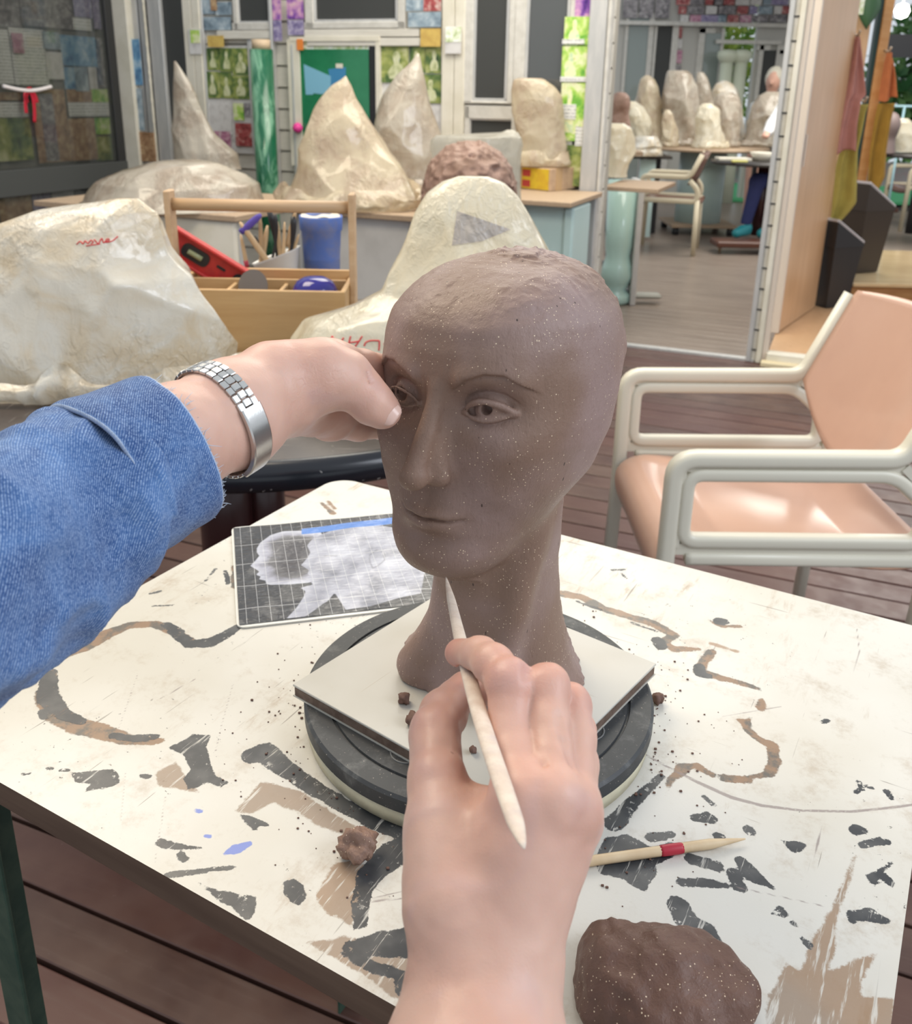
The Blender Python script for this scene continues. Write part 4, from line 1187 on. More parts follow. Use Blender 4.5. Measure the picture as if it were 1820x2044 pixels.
    rough = ridge(P, 95, 9, 2).astype(np.float32)
    d = d - .0011 * lump_ - .0013 * top * rough - .0006 * np.clip(top, 0, 1) * fbm(P, 240, 12, 2).astype(np.float32)
    return np.maximum(d, ZBASE - z)
me = sdf_mesh(f_head, (-.118, -.122, ZBASE - .004), (.122, .125, .110), 0.00112, 'clay_head', coarse=4)
Vh = mesh_co(me); set_co(me, h2w(Vh))
head = tag(obj('clay_sculpture', me, m_clay), 'life like bald head modelled in brown clay standing on the white board', 'sculpture')
# crumbly clay skirt and stained ring where the neck meets the board
# ================================================================ the maker's two arms
person = thing('person', 'person in a blue denim shirt shaping the clay head with both hands', 'person', (-0.10, -0.12, 0.0))
def J(px, py, w): return UD(px, py, w)
def chain(P, pts, rad, k=None):
    d = None
    for i in range(len(pts) - 1):
        c = sd_caps(P, pts[i], pts[i + 1], rad[i], rad[i + 1])
        d = c if d is None else smin(d, c, k or 0.004)
    return d
def joints(*a):
    return [J(*q[:3]) for q in a], [q[3] for q in a]

# ---------------- right hand, seen from its back, holding the tool
RHs = {
 'index': joints((1040,1592,.359,.0108), (1014,1455,.3825,.0092), (1018,1362,.392,.0094), (985,1325,.404,.0086), (958,1308,.419,.0081), (916,1303,.436,.0068)),
 'middle': joints((1102,1595,.358,.0106), (1095,1450,.3825,.0090), (1090,1372,.394,.0092), (1045,1372,.420,.0085), (1000,1385,.440,.0075), (958,1375,.456,.0065)),
 'ring': joints((1142,1615,.364,.0102), (1146,1480,.388,.0088), (1138,1408,.403,.0086), (1100,1420,.430,.0080), (1065,1450,.442,.0072), (1040,1475,.440,.0062)),
 'little': joints((1150,1640,.372,.0092), (1158,1530,.396,.0074), (1154,1458,.412,.0072), (1130,1470,.432,.0068), (1100,1490,.440,.0060), (1080,1512,.438,.0054)),
 'thumb': joints((905,1800,.358,.0200), (882,1650,.376,.0150), (872,1560,.392,.0118), (868,1460,.415,.0112), (885,1425,.428,.0106), (925,1375,.450,.0085)),
}
PALM = [joints((945,1960,.352,.0175), (1040,1592,.359,.0120)), joints((960,1960,.350,.0185), (1100,1595,.358,.0116)), joints((985,1965,.352,.0180), (1140,1615,.364,.0110)), joints((1000,1970,.358,.0165), (1146,1640,.372,.0100))]
FORE = joints((925,2420,.300,.034), (945,2180,.325,.0285), (960,1990,.345,.0225))
FORE2 = joints((975,2420,.302,.034), (985,2180,.328,.0280), (1000,1985,.350,.0205))
FORE3 = joints((890,2420,.302,.033), (905,2180,.328,.0260), (918,1985,.350,.0200))
stick_pts = list(catmull(np.array([J(890,1152,.557), J(947,1390,.3985), J(1046,1694,.304)]), 4))
def f_rhand(P):
    P = P.astype(np.float32)
    d = chain(P, *FORE, 0.01); d = smin(d, chain(P, *FORE2, 0.01), .012); d = smin(d, chain(P, *FORE3, 0.01), .012)
    pm = None
    for pts, rad in PALM:
        c = chain(P, pts, rad); pm = c if pm is None else smin(pm, c, .009)
    d = smin(d, pm, .014)
    # heel of the thumb and the web to the index finger
    d = smin(d, sd_caps(P, J(925,1850,.356), J(900,1690,.372), .0185, .0165), .012)
    d = smin(d, sd_caps(P, J(905,1690,.380), J(1005,1640,.366), .0085, .0085), .010)
    d = smin(d, sd_caps(P, J(945,1590,.392), J(985,1600,.376), .0052, .0058), .007)
    fs = []
    for n_, (pts, rad) in RHs.items():
        c = chain(P, pts, rad, .0032)
        # knuckle swellings
        for i in (2,):
            c = smin(c, np.linalg.norm(P - pts[i].astype(np.float32), axis=1) - rad[i] * 1.04, .003)
        fs.append((n_, c))
    f = None
    for n_, c in fs[:4]: f = c if f is None else smin(f, c, .0016)
    for n_ in ('index', 'middle', 'ring', 'little'):
        pts, rad = RHs[n_]
        q = pts[0] + (CAM - pts[0]) / np.linalg.norm(CAM - pts[0]) * rad[0] * .25
        d = smin(d, np.linalg.norm(P - q.astype(np.float32), axis=1) - rad[0] * .92, .006)
    d = smin(d, f, .0048)
    d = smin(d, fs[4][1], .0065)
    # furrows between the fingers
    for gv in (((1084,1525,.3575),(1066,1450,.3665),(1056,1375,.376),(1054,1335,.388)), ((1141,1530,.3620),(1128,1475,.3685),(1122,1445,.3720),(1120,1428,.3745))):
        q = [J(*g_) for g_ in gv]
        d = smax(d, -chain(P, q, [.0008, .0016, .0020, .0022], .002), .0030)
    # the stick is gripped: make room for it
    for i in range(2, 5):
        d = smax(d, -sd_caps(P, stick_pts[i], stick_pts[i + 1], .0038, .0038), .0012)
    return d - .00035 * fbm(P, 110, 5, 2).astype(np.float32)
def bounds(ps, pad):
    a = np.array(ps); return a.min(0) - pad, a.max(0) + pad
allp = [p for pts, _ in RHs.values() for p in pts] + [p for pts, _ in PALM for p in pts] + FORE[0][1:]
lo, hi = bounds(allp, .034)
me = sdf_mesh(f_rhand, lo, hi, 0.0012, 'right_arm')
V = mesh_co(me)
def near(V, pts, s): 
    out = np.zeros(len(V), np.float32)
    for p in pts: out = np.maximum(out, np.exp(-(np.linalg.norm(V - p, axis=1) / s) ** 2))
    return out
kn = [RHs[n][0][i] for n in ('index', 'middle', 'ring', 'little', 'thumb') for i in (2,)] + [RHs['index'][0][-1], RHs['thumb'][0][-1], RHs['thumb'][0][3]]
set_attr(me, 'blush', np.clip(near(V, kn, .013) * .85 + near(V, [RHs[n][0][0] for n in ('index', 'middle', 'ring')], .016) * .5 + near(V, [p for p in RHs['index'][0]], .016) * .35, 0, 1))
set_attr(me, 'wrinkle', near(V, [RHs[n][0][2] for n in ('index', 'middle', 'ring')] + [J(945,1590,.38), J(950,1950,.34), J(900,1960,.34)], .014))
o = obj('right_arm', me, m_skin); reparent_world(o, person)

def nail(tip, prev, r, up, name, parent, k_=0.9, back=0.55):
    tip = np.asarray(tip); ax = tip - prev; ax /= np.linalg.norm(ax)
    up = up - ax * (up @ ax); up /= np.linalg.norm(up); sd = np.cross(ax, up)
    L, W2 = r * 1.55, r * k_
    G = []
    for u in np.linspace(-1, 1, 13):
        row = []
        for v in np.linspace(-1, 1, 11):
            lim = np.sqrt(max(0, 1 - max(0, abs(u) - .35) ** 2 / .55))
            a = v * lim * .95
            p = tip + ax * (u * L / 2 + r * (0.55 - back)) + sd * math.sin(a) * W2 + up * (math.cos(a) * r * 1.02 - r * .0 - 0.10 * r * max(0, u) ** 2)
            row.append(p)
        G.append(row)
    mb = MB().grid(np.array(G)); o = mb.build(name, m_nail)
    so = o.modifiers.new('thickness', 'SOLIDIFY'); so.thickness = .0005; so.offset = 0
    reparent_world(o, parent); return o
m_nail = simple('finger_nail', (0.74, 0.50, 0.42), 0.25, spec=0.6)

# ---------------- the pale wooden tool in the right hand
tool = thing('modelling_tool', 'pale whitish wooden modelling tool held in the right hand against the chin', 'modelling tool', stick_pts[4])
mb = MB(); pth = catmull(np.array(stick_pts), 8); n_ = len(pth); t_ = np.linspace(0, 1, n_)
wid = np.interp(t_, [0, .04, .12, .3, .55, .8, .93, .98, 1.0], [.0004, .0013, .0026, .0035, .0038, .0038, .0034, .0018, .0004])
a = np.linspace(0, 2 * np.pi, 14, endpoint=False)
mb.sweep(pth, np.c_[np.cos(a) * 1.0, np.sin(a) * .55], scale=wid, up=_u + .2 * _r)
k = NT('clay_dusted_wood'); v = k.obj((1, 1, 1))
b = k.mix(k.smooth(k.noise(k.obj((120, 120, 20)), 1.0, 4, .6), .35, .7), (0.74, 0.63, 0.52), (0.66, 0.53, 0.43))
b = k.mix(k.math('MULTIPLY', k.smooth(k.noise(v, 55, 4, .7), .5, .75), .6), b, (0.55, 0.46, 0.44))
m_tool = k.done(k.bsdf(b, 0.7, spec=.25, normal=k.bump(k.noise(v, 300, 3, .7), .5, .0008)))
reparent_world(mb.build('shaft', m_tool), tool)

# ---------------- left arm: wrist seen from its palm side, thumb on the cheek, fingers round the far side
LH = {
 'thumb': joints((585,752,.512,.0185), (640,742,.516,.0180), (690,752,.520,.0140), (722,782,.5215,.0124), (748,808,.5225,.0116), (766,822,.5235,.0098)),
 'index': joints((660,735,.545,.0165), (720,738,.565,.0125), (770,742,.585,.0105), (800,748,.620,.0088), (830,752,.640,.0078), (850,760,.655,.0068)),
 'middle': joints((665,775,.565,.0145), (725,775,.600,.0120), (775,772,.622,.0102), (815,776,.650,.0086), (850,780,.668,.0076), (880,790,.680,.0066)),
 'ring': joints((665,810,.575,.0140), (725,815,.612,.0115), (775,815,.635,.0098), (815,818,.660,.0082), (850,822,.676,.0072), (875,830,.685,.0062)),
 'little': joints((655,835,.578,.0130), (715,848,.612,.0105), (762,850,.632,.0088), (800,852,.652,.0072), (830,855,.662,.0064), (852,860,.668,.0056)),
}
LPALM = [joints((545,760,.505,.0200), (660,738,.545,.0160)), joints((550,790,.508,.0200), (665,790,.565,.0165)), joints((560,805,.515,.0165), (665,832,.575,.0140))]
LFORE = [joints((225,952,.4275,.0215), (330,872,.442,.0225), (455,810,.478,.0222), (550,763,.505,.0200)), joints((240,968,.430,.0215), (352,894,.447,.0225), (480,845,.482,.0215), (550,800,.507,.0185))]
def f_lhand(P):
    P = P.astype(np.float32); d = None
    for pts, rad in LFORE + LPALM:
        c = chain(P, pts, rad, .01); d = c if d is None else smin(d, c, .010)
    f = None
    for n_ in ('index', 'middle', 'ring', 'little'):
        c = chain(P, *LH[n_], .003); f = c if f is None else smin(f, c, .002)
    d = smin(d, f, .007)
    th = chain(P, *LH['thumb'], .005)
    d = smin(d, th, .006)
    d = smin(d, sd_ell(P, J(625,760,.512), (.024, .016, .017)), .010)
    # bent-wrist folds
    for i, (x0, y0, x1, y1) in enumerate(((548,760,560,842), (556,752,572,848), (540,775,549,835))):
        c = chain(P, [J(x0,y0,.4835), J((x0+x1)/2+2,(y0+y1)/2,.484), J(x1,y1,.494)], [.0012,.0014,.0010], .001)
        d = smax(d, -c, .0028)
    for o_ in (-7, 0, 7):
        d = smax(d, -sd_caps(P, J(712 + o_,768 + o_,.5095), J(738 + o_,752 + o_,.5115), .0005, .0005), .0010)
    return d - .0004 * fbm(P, 90, 15, 2).astype(np.float32)
allp = [p for pts, _ in LH.values() for p in pts] + [p for pts, _ in LFORE + LPALM for p in pts]
lo, hi = bounds(allp, .030)
me = sdf_mesh(f_lhand, lo, hi, 0.0012, 'left_arm')
V = mesh_co(me)
set_attr(me, 'blush', np.clip(near(V, [LH['thumb'][0][3]], .012) * .9 + near(V, [LH['thumb'][0][-1], LH['thumb'][0][-2]], .010) * .6 + near(V, [J(640,840,.56), J(700,850,.58)], .03) * .55 + near(V, [J(540,725,.5)], .02) * .3 + near(V, [J(745,740,.57)], .02) * .6, 0, 1))
set_attr(me, 'wrinkle', near(V, [J(600,745,.495), J(640,745,.495), LH['thumb'][0][3], J(560,790,.49)], .016))
o = obj('left_arm', me, m_skin); reparent_world(o, person)
tp_, pv_ = LH['thumb'][0][-1], LH['thumb'][0][-2]
upn = (CAM - tp_) / np.linalg.norm(CAM - tp_) + 0.35 * _r
nail(tp_, pv_, .0098, upn, 'thumbnail', person, .92, .55)
# ================================================================ denim sleeve with turned-back cuff, steel bracelet
def cloth_tube(ctr, rad, nu, nv, fold=None, flat=(1.0, 1.0)):
    cpt = catmull(np.array(ctr), nu); t = np.linspace(0, 1, len(cpt))
    r = np.interp(t, np.linspace(0, 1, len(rad)), rad)
    T = np.gradient(cpt, axis=0); T /= np.linalg.norm(T, axis=1)[:, None]
    arc = np.r_[0, np.cumsum(np.linalg.norm(np.diff(cpt, axis=0), axis=1))]
    a = np.linspace(0, 2 * np.pi, nv + 1)
    G = np.zeros((len(cpt), nv + 1, 3)); UVs = np.zeros((len(cpt), nv + 1, 2))
    up0 = -_fw
    for i in range(len(cpt)):
        y = up0 - T[i] * (up0 @ T[i]); y /= np.linalg.norm(y); x = np.cross(y, T[i])
        G[i] = cpt[i] + r[i] * (np.cos(a)[:, None] * x * flat[0] + np.sin(a)[:, None] * y * flat[1])
        UVs[i, :, 0] = arc[i] * 10; UVs[i, :, 1] = a * r.mean() * 10
    N = G - cpt[:, None, :]; N /= np.linalg.norm(N, axis=2)[..., None]
    if fold is not None:
        d = fold(G.reshape(-1, 3), t.repeat(nv + 1), np.tile(a, len(cpt))).reshape(len(cpt), nv + 1, 1)
        d[:, -1] = d[:, 0]
        G = G + N * d
    return G, UVs, t
def cloth_obj(name, G, UVs, mat, parent, wear, thick=.0016):
    me = MB().grid(G).mesh(name)
    uv = me.uv_layers.new(name='UVMap')
    li = np.empty(len(me.loops), np.int32); me.loops.foreach_get('vertex_index', li)
    uv.data.foreach_set('uv', UVs.reshape(-1, 2)[li].astype(np.float32).ravel())
    set_attr(me, 'wear', wear)
    o = obj(name, me, mat)
    m_ = o.modifiers.new('thickness', 'SOLIDIFY'); m_.thickness = thick; m_.offset = 1
    reparent_world(o, parent)
    return o
ctr = [J(-420,1330,.335), J(-200,1215,.360), J(0,1105,.392), (J(120,1030,.412)), J(222,962,.430), J(262,938,.437)]
def fold_s(P, t, a):
    k1 = ridge(P * np.array([1, 1, 1.0]), 17, 3, 2) * .0068 * (1 - t * .3) + ridge(P, 45, 13, 2) * .0014
    # creases radiating from the cuff seam, bunched cloth
    k2 = .0036 * np.sin(a * 3 + t * 9 + 1.5 * vnoise(P, 20, 5)) * np.clip(t * 1.5, 0, 1)
    k3 = -.0040 * np.exp(-((t - .80) / .05) ** 2) * (.6 + .4 * np.sin(a * 2 + 1))
    return k1 + k2 + k3 - .002
G, UVs, t = cloth_tube(ctr, [.062, .056, .0475, .0400, .0345, .0315], 26, 120, fold_s)
H = ridge(G.reshape(-1, 3), 17, 3, 2)
wear = np.clip(.18 + .30 * H + .15 * vnoise(G.reshape(-1, 3), 60, 8), 0, .7)
cloth_obj('sleeve', G, UVs, m_denim, person, wear)
ctr = [J(196,972,.424), J(240,948,.433), J(300,916,.445), J(345,893,.453)]
def fold_c(P, t, a):
    return .0016 * vnoise(P, 60, 21) + .0012 * np.sin(a * 2 + 2) - .0012 * np.exp(-((t - 0) / .08) ** 2) - .0010 * np.exp(-((t - 1) / .05) ** 2)
G, UVs, t = cloth_tube(ctr, [.0392, .0382, .0368, .0358], 26, 120, fold_c)
tt_ = t.repeat(121)
wear = np.clip(.12 + .28 * np.abs(vnoise(G.reshape(-1, 3), 150, 4)) + .9 * np.exp(-((tt_ - 1) / .035) ** 2) + .8 * np.exp(-(tt_ / .04) ** 2), 0, 1)
cuff = cloth_obj('cuff', G, UVs[..., ::-1] * 1.0, m_denim, person, wear, .0022)
mb = MB(); r_ = random.Random(5)
edge = G[-1]; axd = G[-1].mean(0) - G[-4].mean(0); axd /= np.linalg.norm(axd); cen = edge.mean(0)
for i in range(460):
    j = r_.randrange(120); p = edge[j] + (edge[(j + 1) % 120] - edge[j]) * r_.random()
    out = (p - cen) / np.linalg.norm(p - cen)
    L = .0015 + .004 * r_.random() ** 2
    q = p + axd * L * r_.uniform(.4, 1) + out * L * r_.uniform(-.5, .6) + np.array([r_.gauss(0, 1) for _ in range(3)]) * L * .35
    mb.tube([p + out * .001, (p + q) / 2 + np.array([r_.gauss(0, 1) for _ in range(3)]) * L * .15 + out * .0005, q], [.00022, .00018, .00008], 4)
o = mb.build('frayed_hem', simple('denim_threads', (0.50, 0.56, 0.66), 0.9)); o['kind'] = 'stuff'; reparent_world(o, person)

# bracelet --------------------------------------------------------
wc = (J(430,832,.4735)); wa = J(480,805,.483) - J(370,868,.456); wa /= np.linalg.norm(wa)
wy = -_fw - wa * (-_fw @ wa); wy /= np.linalg.norm(wy); wx = np.cross(wy, wa)
def wrist_r(a):
    dirv = math.cos(a) * wx + math.sin(a) * wy
    rs = np.linspace(.008, .05, 260)
    d = f_lhand(wc + rs[:, None] * dirv)
    i = np.argmax(d > 0)
    return rs[i], dirv
angs = np.linspace(0, 2 * np.pi, 121)[:-1]
rr = np.array([wrist_r(a)[0] for a in angs])
kk = np.hanning(15); kk /= kk.sum(); rr = np.convolve(np.r_[rr[-7:], rr, rr[:7]], kk, 'valid') + .0011
ringp = np.array([wc + r * (math.cos(a) * wx + math.sin(a) * wy) for r, a in zip(rr, angs)])
seg = np.linalg.norm(np.roll(ringp, -1, 0) - ringp, axis=1); arc = np.r_[0, np.cumsum(seg)]; LT = arc[-1]
def at_arc(s_):
    s_ = s_ % LT; i = min(np.searchsorted(arc, s_, 'right') - 1, 119); f = (s_ - arc[i]) / seg[i]
    p = ringp[i] * (1 - f) + ringp[(i + 1) % 120] * f
    tan = ringp[(i + 1) % 120] - ringp[i]; tan /= np.linalg.norm(tan)
    nrm = np.cross(tan, wa); nrm = nrm if nrm @ (p - wc) > 0 else -nrm
    return p, tan, nrm / np.linalg.norm(nrm)
watch = thing('watch_bracelet', 'silver steel link watch bracelet on the left wrist below the denim cuff', 'watch', wc)
px_ring = [(i, ) for i in range(120)]
def to_px(p):
    d = p - CAM; w_ = d @ _fw; return PCX + F_PX * (d @ _r) / w_, PCY - F_PX * (d @ _u) / w_
# arc position nearest the picture point where the clasp begins and ends
pxs = np.array([to_px(p) for p in ringp]); vis = np.array([(CAM - p) @ (p - wc) > 0 for p in ringp])
def arc_at(x, y):
    d = np.hypot(pxs[:, 0] - x, pxs[:, 1] - y) + np.where(vis, 0, 1e4); return arc[np.argmin(d)]
sa, sb = arc_at(428, 850), arc_at(470, 925)
sgn = 1.0 if ((sb - sa) % LT) < LT / 2 else -1.0
clen = (sb - sa) % LT if sgn > 0 else (sa - sb) % LT
clen = max(clen, .020)
pitch = .0046
WL = .0122
lm = MB()
lm.box((0, 0, 0), (.0040, .0046, .0019), None, .0005)
for s_ in (-1, 1): lm.box((-.0008, s_ * .0043, -.0001), (.0042, .0036, .0018), None, .0004)
lme = lm.mesh('link'); lme.materials.append(m_steel)
n_ = int((LT - clen) / pitch)
def frame_mat(p, x, z):
    y = np.cross(z, x)
    return Matrix(((x[0], y[0], z[0], p[0]), (x[1], y[1], z[1], p[1]), (x[2], y[2], z[2], p[2]), (0, 0, 0, 1)))
for i in range(n_):
    p, tn_, nn = at_arc(sa - sgn * (i + .5) * pitch)
    o = obj('link', lme, None); o.matrix_world = frame_mat(p, tn_ * -sgn, nn)
    o.parent = watch; o.matrix_parent_inverse = parent_matrix(watch).inverted()
G = []
for u in np.linspace(0, clen, 20):
    p, tn_, nn = at_arc(sa + sgn * u)
    G.append([p + wa * v * WL / 2 * (1 if abs(v) < 1 else 1) + nn * h_ for v, h_ in ((-1.04, -.0006), (-1.04, .0016), (-.9, .0021), (.9, .0021), (1.04, .0016), (1.04, -.0006))])
mb = MB().grid(np.array(G), closev=True); reparent_world(crease(mb.build('clasp', m_steel), .5), watch)
# ================================================================ pink shell armchair on cream frames
def chair_side(parent, y, mat):
    """one side frame in the plane y: leg + arm + back as one rounded section, and the inner loop"""
    prof = rrect(0.030, 0.034, 0.010, 4)
    main = fillet(np.array([(.378, y, 0.0), (.388, y, .40), (.388, y, .640), (.790, y, .646), (.872, y, .835)]), [.0, .02, .040, .030, 0], 7)
    o = MB().sweep(main, prof, up=(0, 1, 0)).build('side_frame', mat, parent)
    prof2 = rrect(0.026, 0.030, 0.009, 4)
    loop = fillet(np.array([(.413, y, .612), (.776, y, .616), (.842, y, .560), (.846, y, .485), (.413, y, .481)]), .028, 7, True)
    MB().sweep(loop, prof2, True, up=(0, 1, 0)).build('arm_loop', mat, parent)
    # groove web between arm and loop, seat rail, rear leg
    web = MB()
    web.bar((.40, y, .629), (.79, y, .632), .016, .022); web.bar((.400, y, .47), (.400, y, .62), .016, .022, up=(0, 1, 0)); web.bar((.79, y, .634), (.862, y, .565), .016, .022, up=(0, 1, 0)); web.bar((.40, y, .466), (.86, y, .466), .016, .022)
    web.bar((.862, y, .57), (.866, y, .46), .016, .020, up=(0, 1, 0)); web.build('web', mat, parent)
    rail = fillet(np.array([(.402, y, .30), (.404, y, .447), (.88, y, .450)]), .03, 6)
    MB().sweep(rail[5:], prof2, up=(0, 1, 0)).build('seat_rail', mat, parent)
    for xx in ((.868, .862),):
        leg = [(xx[0], y, .545), (.872, y, .47), (.858, y, 0.0)]
        MB().sweep(fillet(np.array(leg), .02, 5), prof2, up=(0, 1, 0)).build('rear_leg', mat, parent)
def shell_grid(pts, y0, y1, n=26, bulge=None):
    """pts: section (x, z, half-width) from front to back, lofted across y"""
    P = catmull(np.array(pts), 8); G = []
    for x, z, hw in P:
        row = []
        for v in np.linspace(-1, 1, n):
            row.append((x, (y0 + y1) / 2 + v * hw, z + (bulge(x, v) if bulge else 0)))
        G.append(row)
    return np.array(G)
chair = thing('armchair', 'pink moulded armchair with cream plastic frame right of the white table', 'chair', (.63, 1.77, 0))
ch0 = chair.location.copy()
YN, YF = 1.515, 2.030
cp = empty('x'); bpy.data.objects.remove(cp)
def loc_build(fn):
    before = set(bpy.data.objects)
    fn()
    for o in set(bpy.data.objects) - before:
        if o.parent is chair: o.location = tuple(-v for v in ch0)
def _mk():
    chair_side(chair, YN, m_cream_pl); chair_side(chair, YF, m_cream_pl)
    hw = (YF - YN) / 2 - .018
    seat = [(.402, .330, hw * .55), (.378, .372, hw * .80), (.372, .415, hw * .93), (.392, .447, hw * .97), (.44, .462, hw), (.52, .458, hw), (.62, .448, hw), (.72, .436, hw), (.80, .428, hw * .99), (.86, .430, hw * .97), (.905, .445, hw * .93)]
    def bl(x, v):
        m_ = np.clip((x - .42) / .1, 0, 1) * np.clip((.90 - x) / .1, 0, 1)
        return -.028 * m_ * (1 - v * v) ** 1.0 + .014 * np.clip(abs(v) - .82, 0, 1) / .18 * -1 * .6
    G = shell_grid(seat, YN, YF, 30, bl)
    # the front lip rolls down as a rounded apron: narrow to the middle
    o = MB().grid(G).build('seat', m_pink, chair)
    so = o.modifiers.new('thickness', 'SOLIDIFY'); so.thickness = .006; so.offset = -1
    ss = o.modifiers.new('smooth', 'SUBSURF'); ss.levels = 1; ss.render_levels = 1
    # back shell: curved panel between the slanted uprights
    G = []
    for t in np.linspace(0, 1, 22):
        row = []
        zc = .535 + .315 * t; xc = .800 + .078 * t + .02 * (1 - t) ** 2
        for v in np.linspace(-1, 1, 26):
            low = .115 * (1 - v * v) ** .8 if False else 0
            z0 = .640 - .115 * (1 - abs(v) ** 2.2); zz_ = z0 + (.848 + .012 * (1 - v * v) - z0) * t
            x_ = .790 + (zz_ - .646) * .43 + .060 * (1 - v * v) * (1 - .25 * t)
            row.append((x_, (YN + YF) / 2 + v * hw * (1.0 if t < 1 else .98), zz_))
        G.append(row)
    o = MB().grid(np.array(G)).build('backrest', m_pink, chair)
    so = o.modifiers.new('thickness', 'SOLIDIFY'); so.thickness = .007; so.offset = 0
loc_build(_mk)

# ================================================================ round black table at the left
ZR = 0.72
BTC = np.array([-.385, 1.845, 0]); BTR = .60
m_btop = NT('worn_black_vinyl'); k = m_btop; v = k.obj()
b = k.mix(k.smooth(k.noise(v, 6, 5, .7), .35, .7), (0.055, 0.044, 0.040), (0.115, 0.095, 0.085))
for i, (rot, s_) in enumerate(((.5, (200, 5, 1)), (1.9, (5, 200, 1)))):
    b = k.mix(k.math('MULTIPLY', k.smooth(k.noise(k.obj(s_, (0, 0, rot)), 1.0, 2), .69, .72), .5), b, (0.42, 0.38, 0.33))
b = k.mix(k.math('MULTIPLY', k.smooth(k.noise(v, 45, 4, .7), .68, .74), .6), b, (0.5, 0.45, 0.38))
m_btop = k.done(k.bsdf(b, k.math('MULTIPLY_ADD', k.noise(v, 12, 3), .3, .2), spec=.5, normal=k.bump(k.noise(v, 90, 4), .15, .001)))
k = NT('black_rubber_edge'); v = k.obj()
b = k.mix(k.smooth(k.noise(v, 55, 4, .7), .66, .70), (0.010, 0.011, 0.016), (0.40, 0.38, 0.36))
m_bedge = k.done(k.bsdf(b, .22, spec=.6))
bt = thing('round_table', 'round black table with rolled black edge on dark red posts', 'table', BTC)
MB().lathe([(.004, ZR - .03), (BTR - .015, ZR - .03), (BTR - .015, ZR - .001), (BTR - .02, ZR), (.004, ZR)], seg=96).build('tabletop', m_btop, bt)
a = np.linspace(0, 2 * np.pi, 13)[:-1]
MB().lathe([(BTR - .018 + .022 * math.cos(t), ZR - .025 + .025 * math.sin(t)) for t in np.linspace(-math.pi * .55, math.pi * .55, 14)], seg=120, cap=False).build('edge_band', m_bedge, bt)
m_dred = simple('dark_red_steel', (0.040, 0.012, 0.012), 0.25, spec=.6)
pt = UY(460, 1060, 1.80); pt2 = UY(538, 1060, 1.80)
for p, r in ((pt, .062), (pt2, .036)):
    MB().lathe([(r, .05), (r, ZR - .03)], (p[0] - BTC[0], p[1] - BTC[1], 0), 32).build('post', m_dred, bt)
mb = MB()
for i in range(4):
    t = math.radians(20 + 90 * i)
    mb.bar((0.02 * math.cos(t), .02 * math.sin(t), .07), (.42 * math.cos(t), .42 * math.sin(t), .06), .06, .04, bev=.01)
mb.build('foot', m_black, bt)
for i in range(4):
    t = math.radians(20 + 90 * i); c_ = (.41 * math.cos(t), .41 * math.sin(t), 0)
    g = MB(); g.sweep([(c_[0] - .012 * math.sin(t), c_[1] + .012 * math.cos(t), .026), (c_[0] + .012 * math.sin(t), c_[1] - .012 * math.cos(t), .026)], np.c_[.025 * np.cos(a), .025 * np.sin(a)]); g.box((c_[0], c_[1], .05), (.02, .02, .03)); g.build('castor', m_steel, bt)
# ================================================================ wooden tool caddy and what stands round it on the black table
m_bam = wood_mat('bamboo', (0.50, 0.31, 0.14), (0.60, 0.40, 0.20), (3, 40, 40), 0.4, .08)
m_bam2 = wood_mat('worn_bamboo', (0.46, 0.30, 0.17), (0.56, 0.39, 0.24), (3, 40, 40), 0.5, .1)
zc = UY(688, 583, 1.80)[2]; xr_ = UY(688, 583, 1.80)[0]; xl_ = UY(352, 500, 1.90)[0]; zh = UY(686, 410, 1.90)[2]
cx0 = (xl_ + xr_) / 2; Lc = xr_ - xl_; hc = zc - ZR
caddy = thing('tool_caddy', 'bamboo tool caddy with a round carrying handle on the black table', 'tool caddy', (cx0, 1.90, ZR))
T_ = .010
def cb(name, c, s_, mat=m_bam, bev=.0012): return MB().box(c, s_, None, bev).build(name, mat, caddy)
cb('front_panel', (0, -.095, hc / 2), (Lc, T_, hc)); cb('back_panel', (0, .095, hc / 2 + .004), (Lc, T_, hc + .008))
cb('end_panel', (-Lc / 2 + T_ / 2, 0, hc / 2), (T_, .18, hc)); cb('end_panel', (Lc / 2 - T_ / 2, 0, hc / 2), (T_, .18, hc))
cb('bottom_panel', (0, 0, T_ / 2), (Lc - .02, .18, T_)); cb('divider', (0, .012, hc / 2 + .002), (Lc - .02, .008, hc))
for px_ in (462, 567):
    cb('divider', (UZ(px_, 565, zc)[0] - cx0, -.04, hc / 2 - .003), (.008, .095, hc - .006))
for s_ in (-1, 1):
    cb('handle_post', (s_ * (Lc / 2 + .006), 0.0, (zh - ZR) / 2 + .012), (.012, .042, zh - ZR + .024 - (0 if s_ < 0 else 0)), m_bam2, .002)
MB().tube([(-Lc / 2 - .002, 0, zh - ZR - .004), (Lc / 2 + .002, 0, zh - ZR - .004)], .0125, 20).build('handle_rod', m_bam2, caddy)

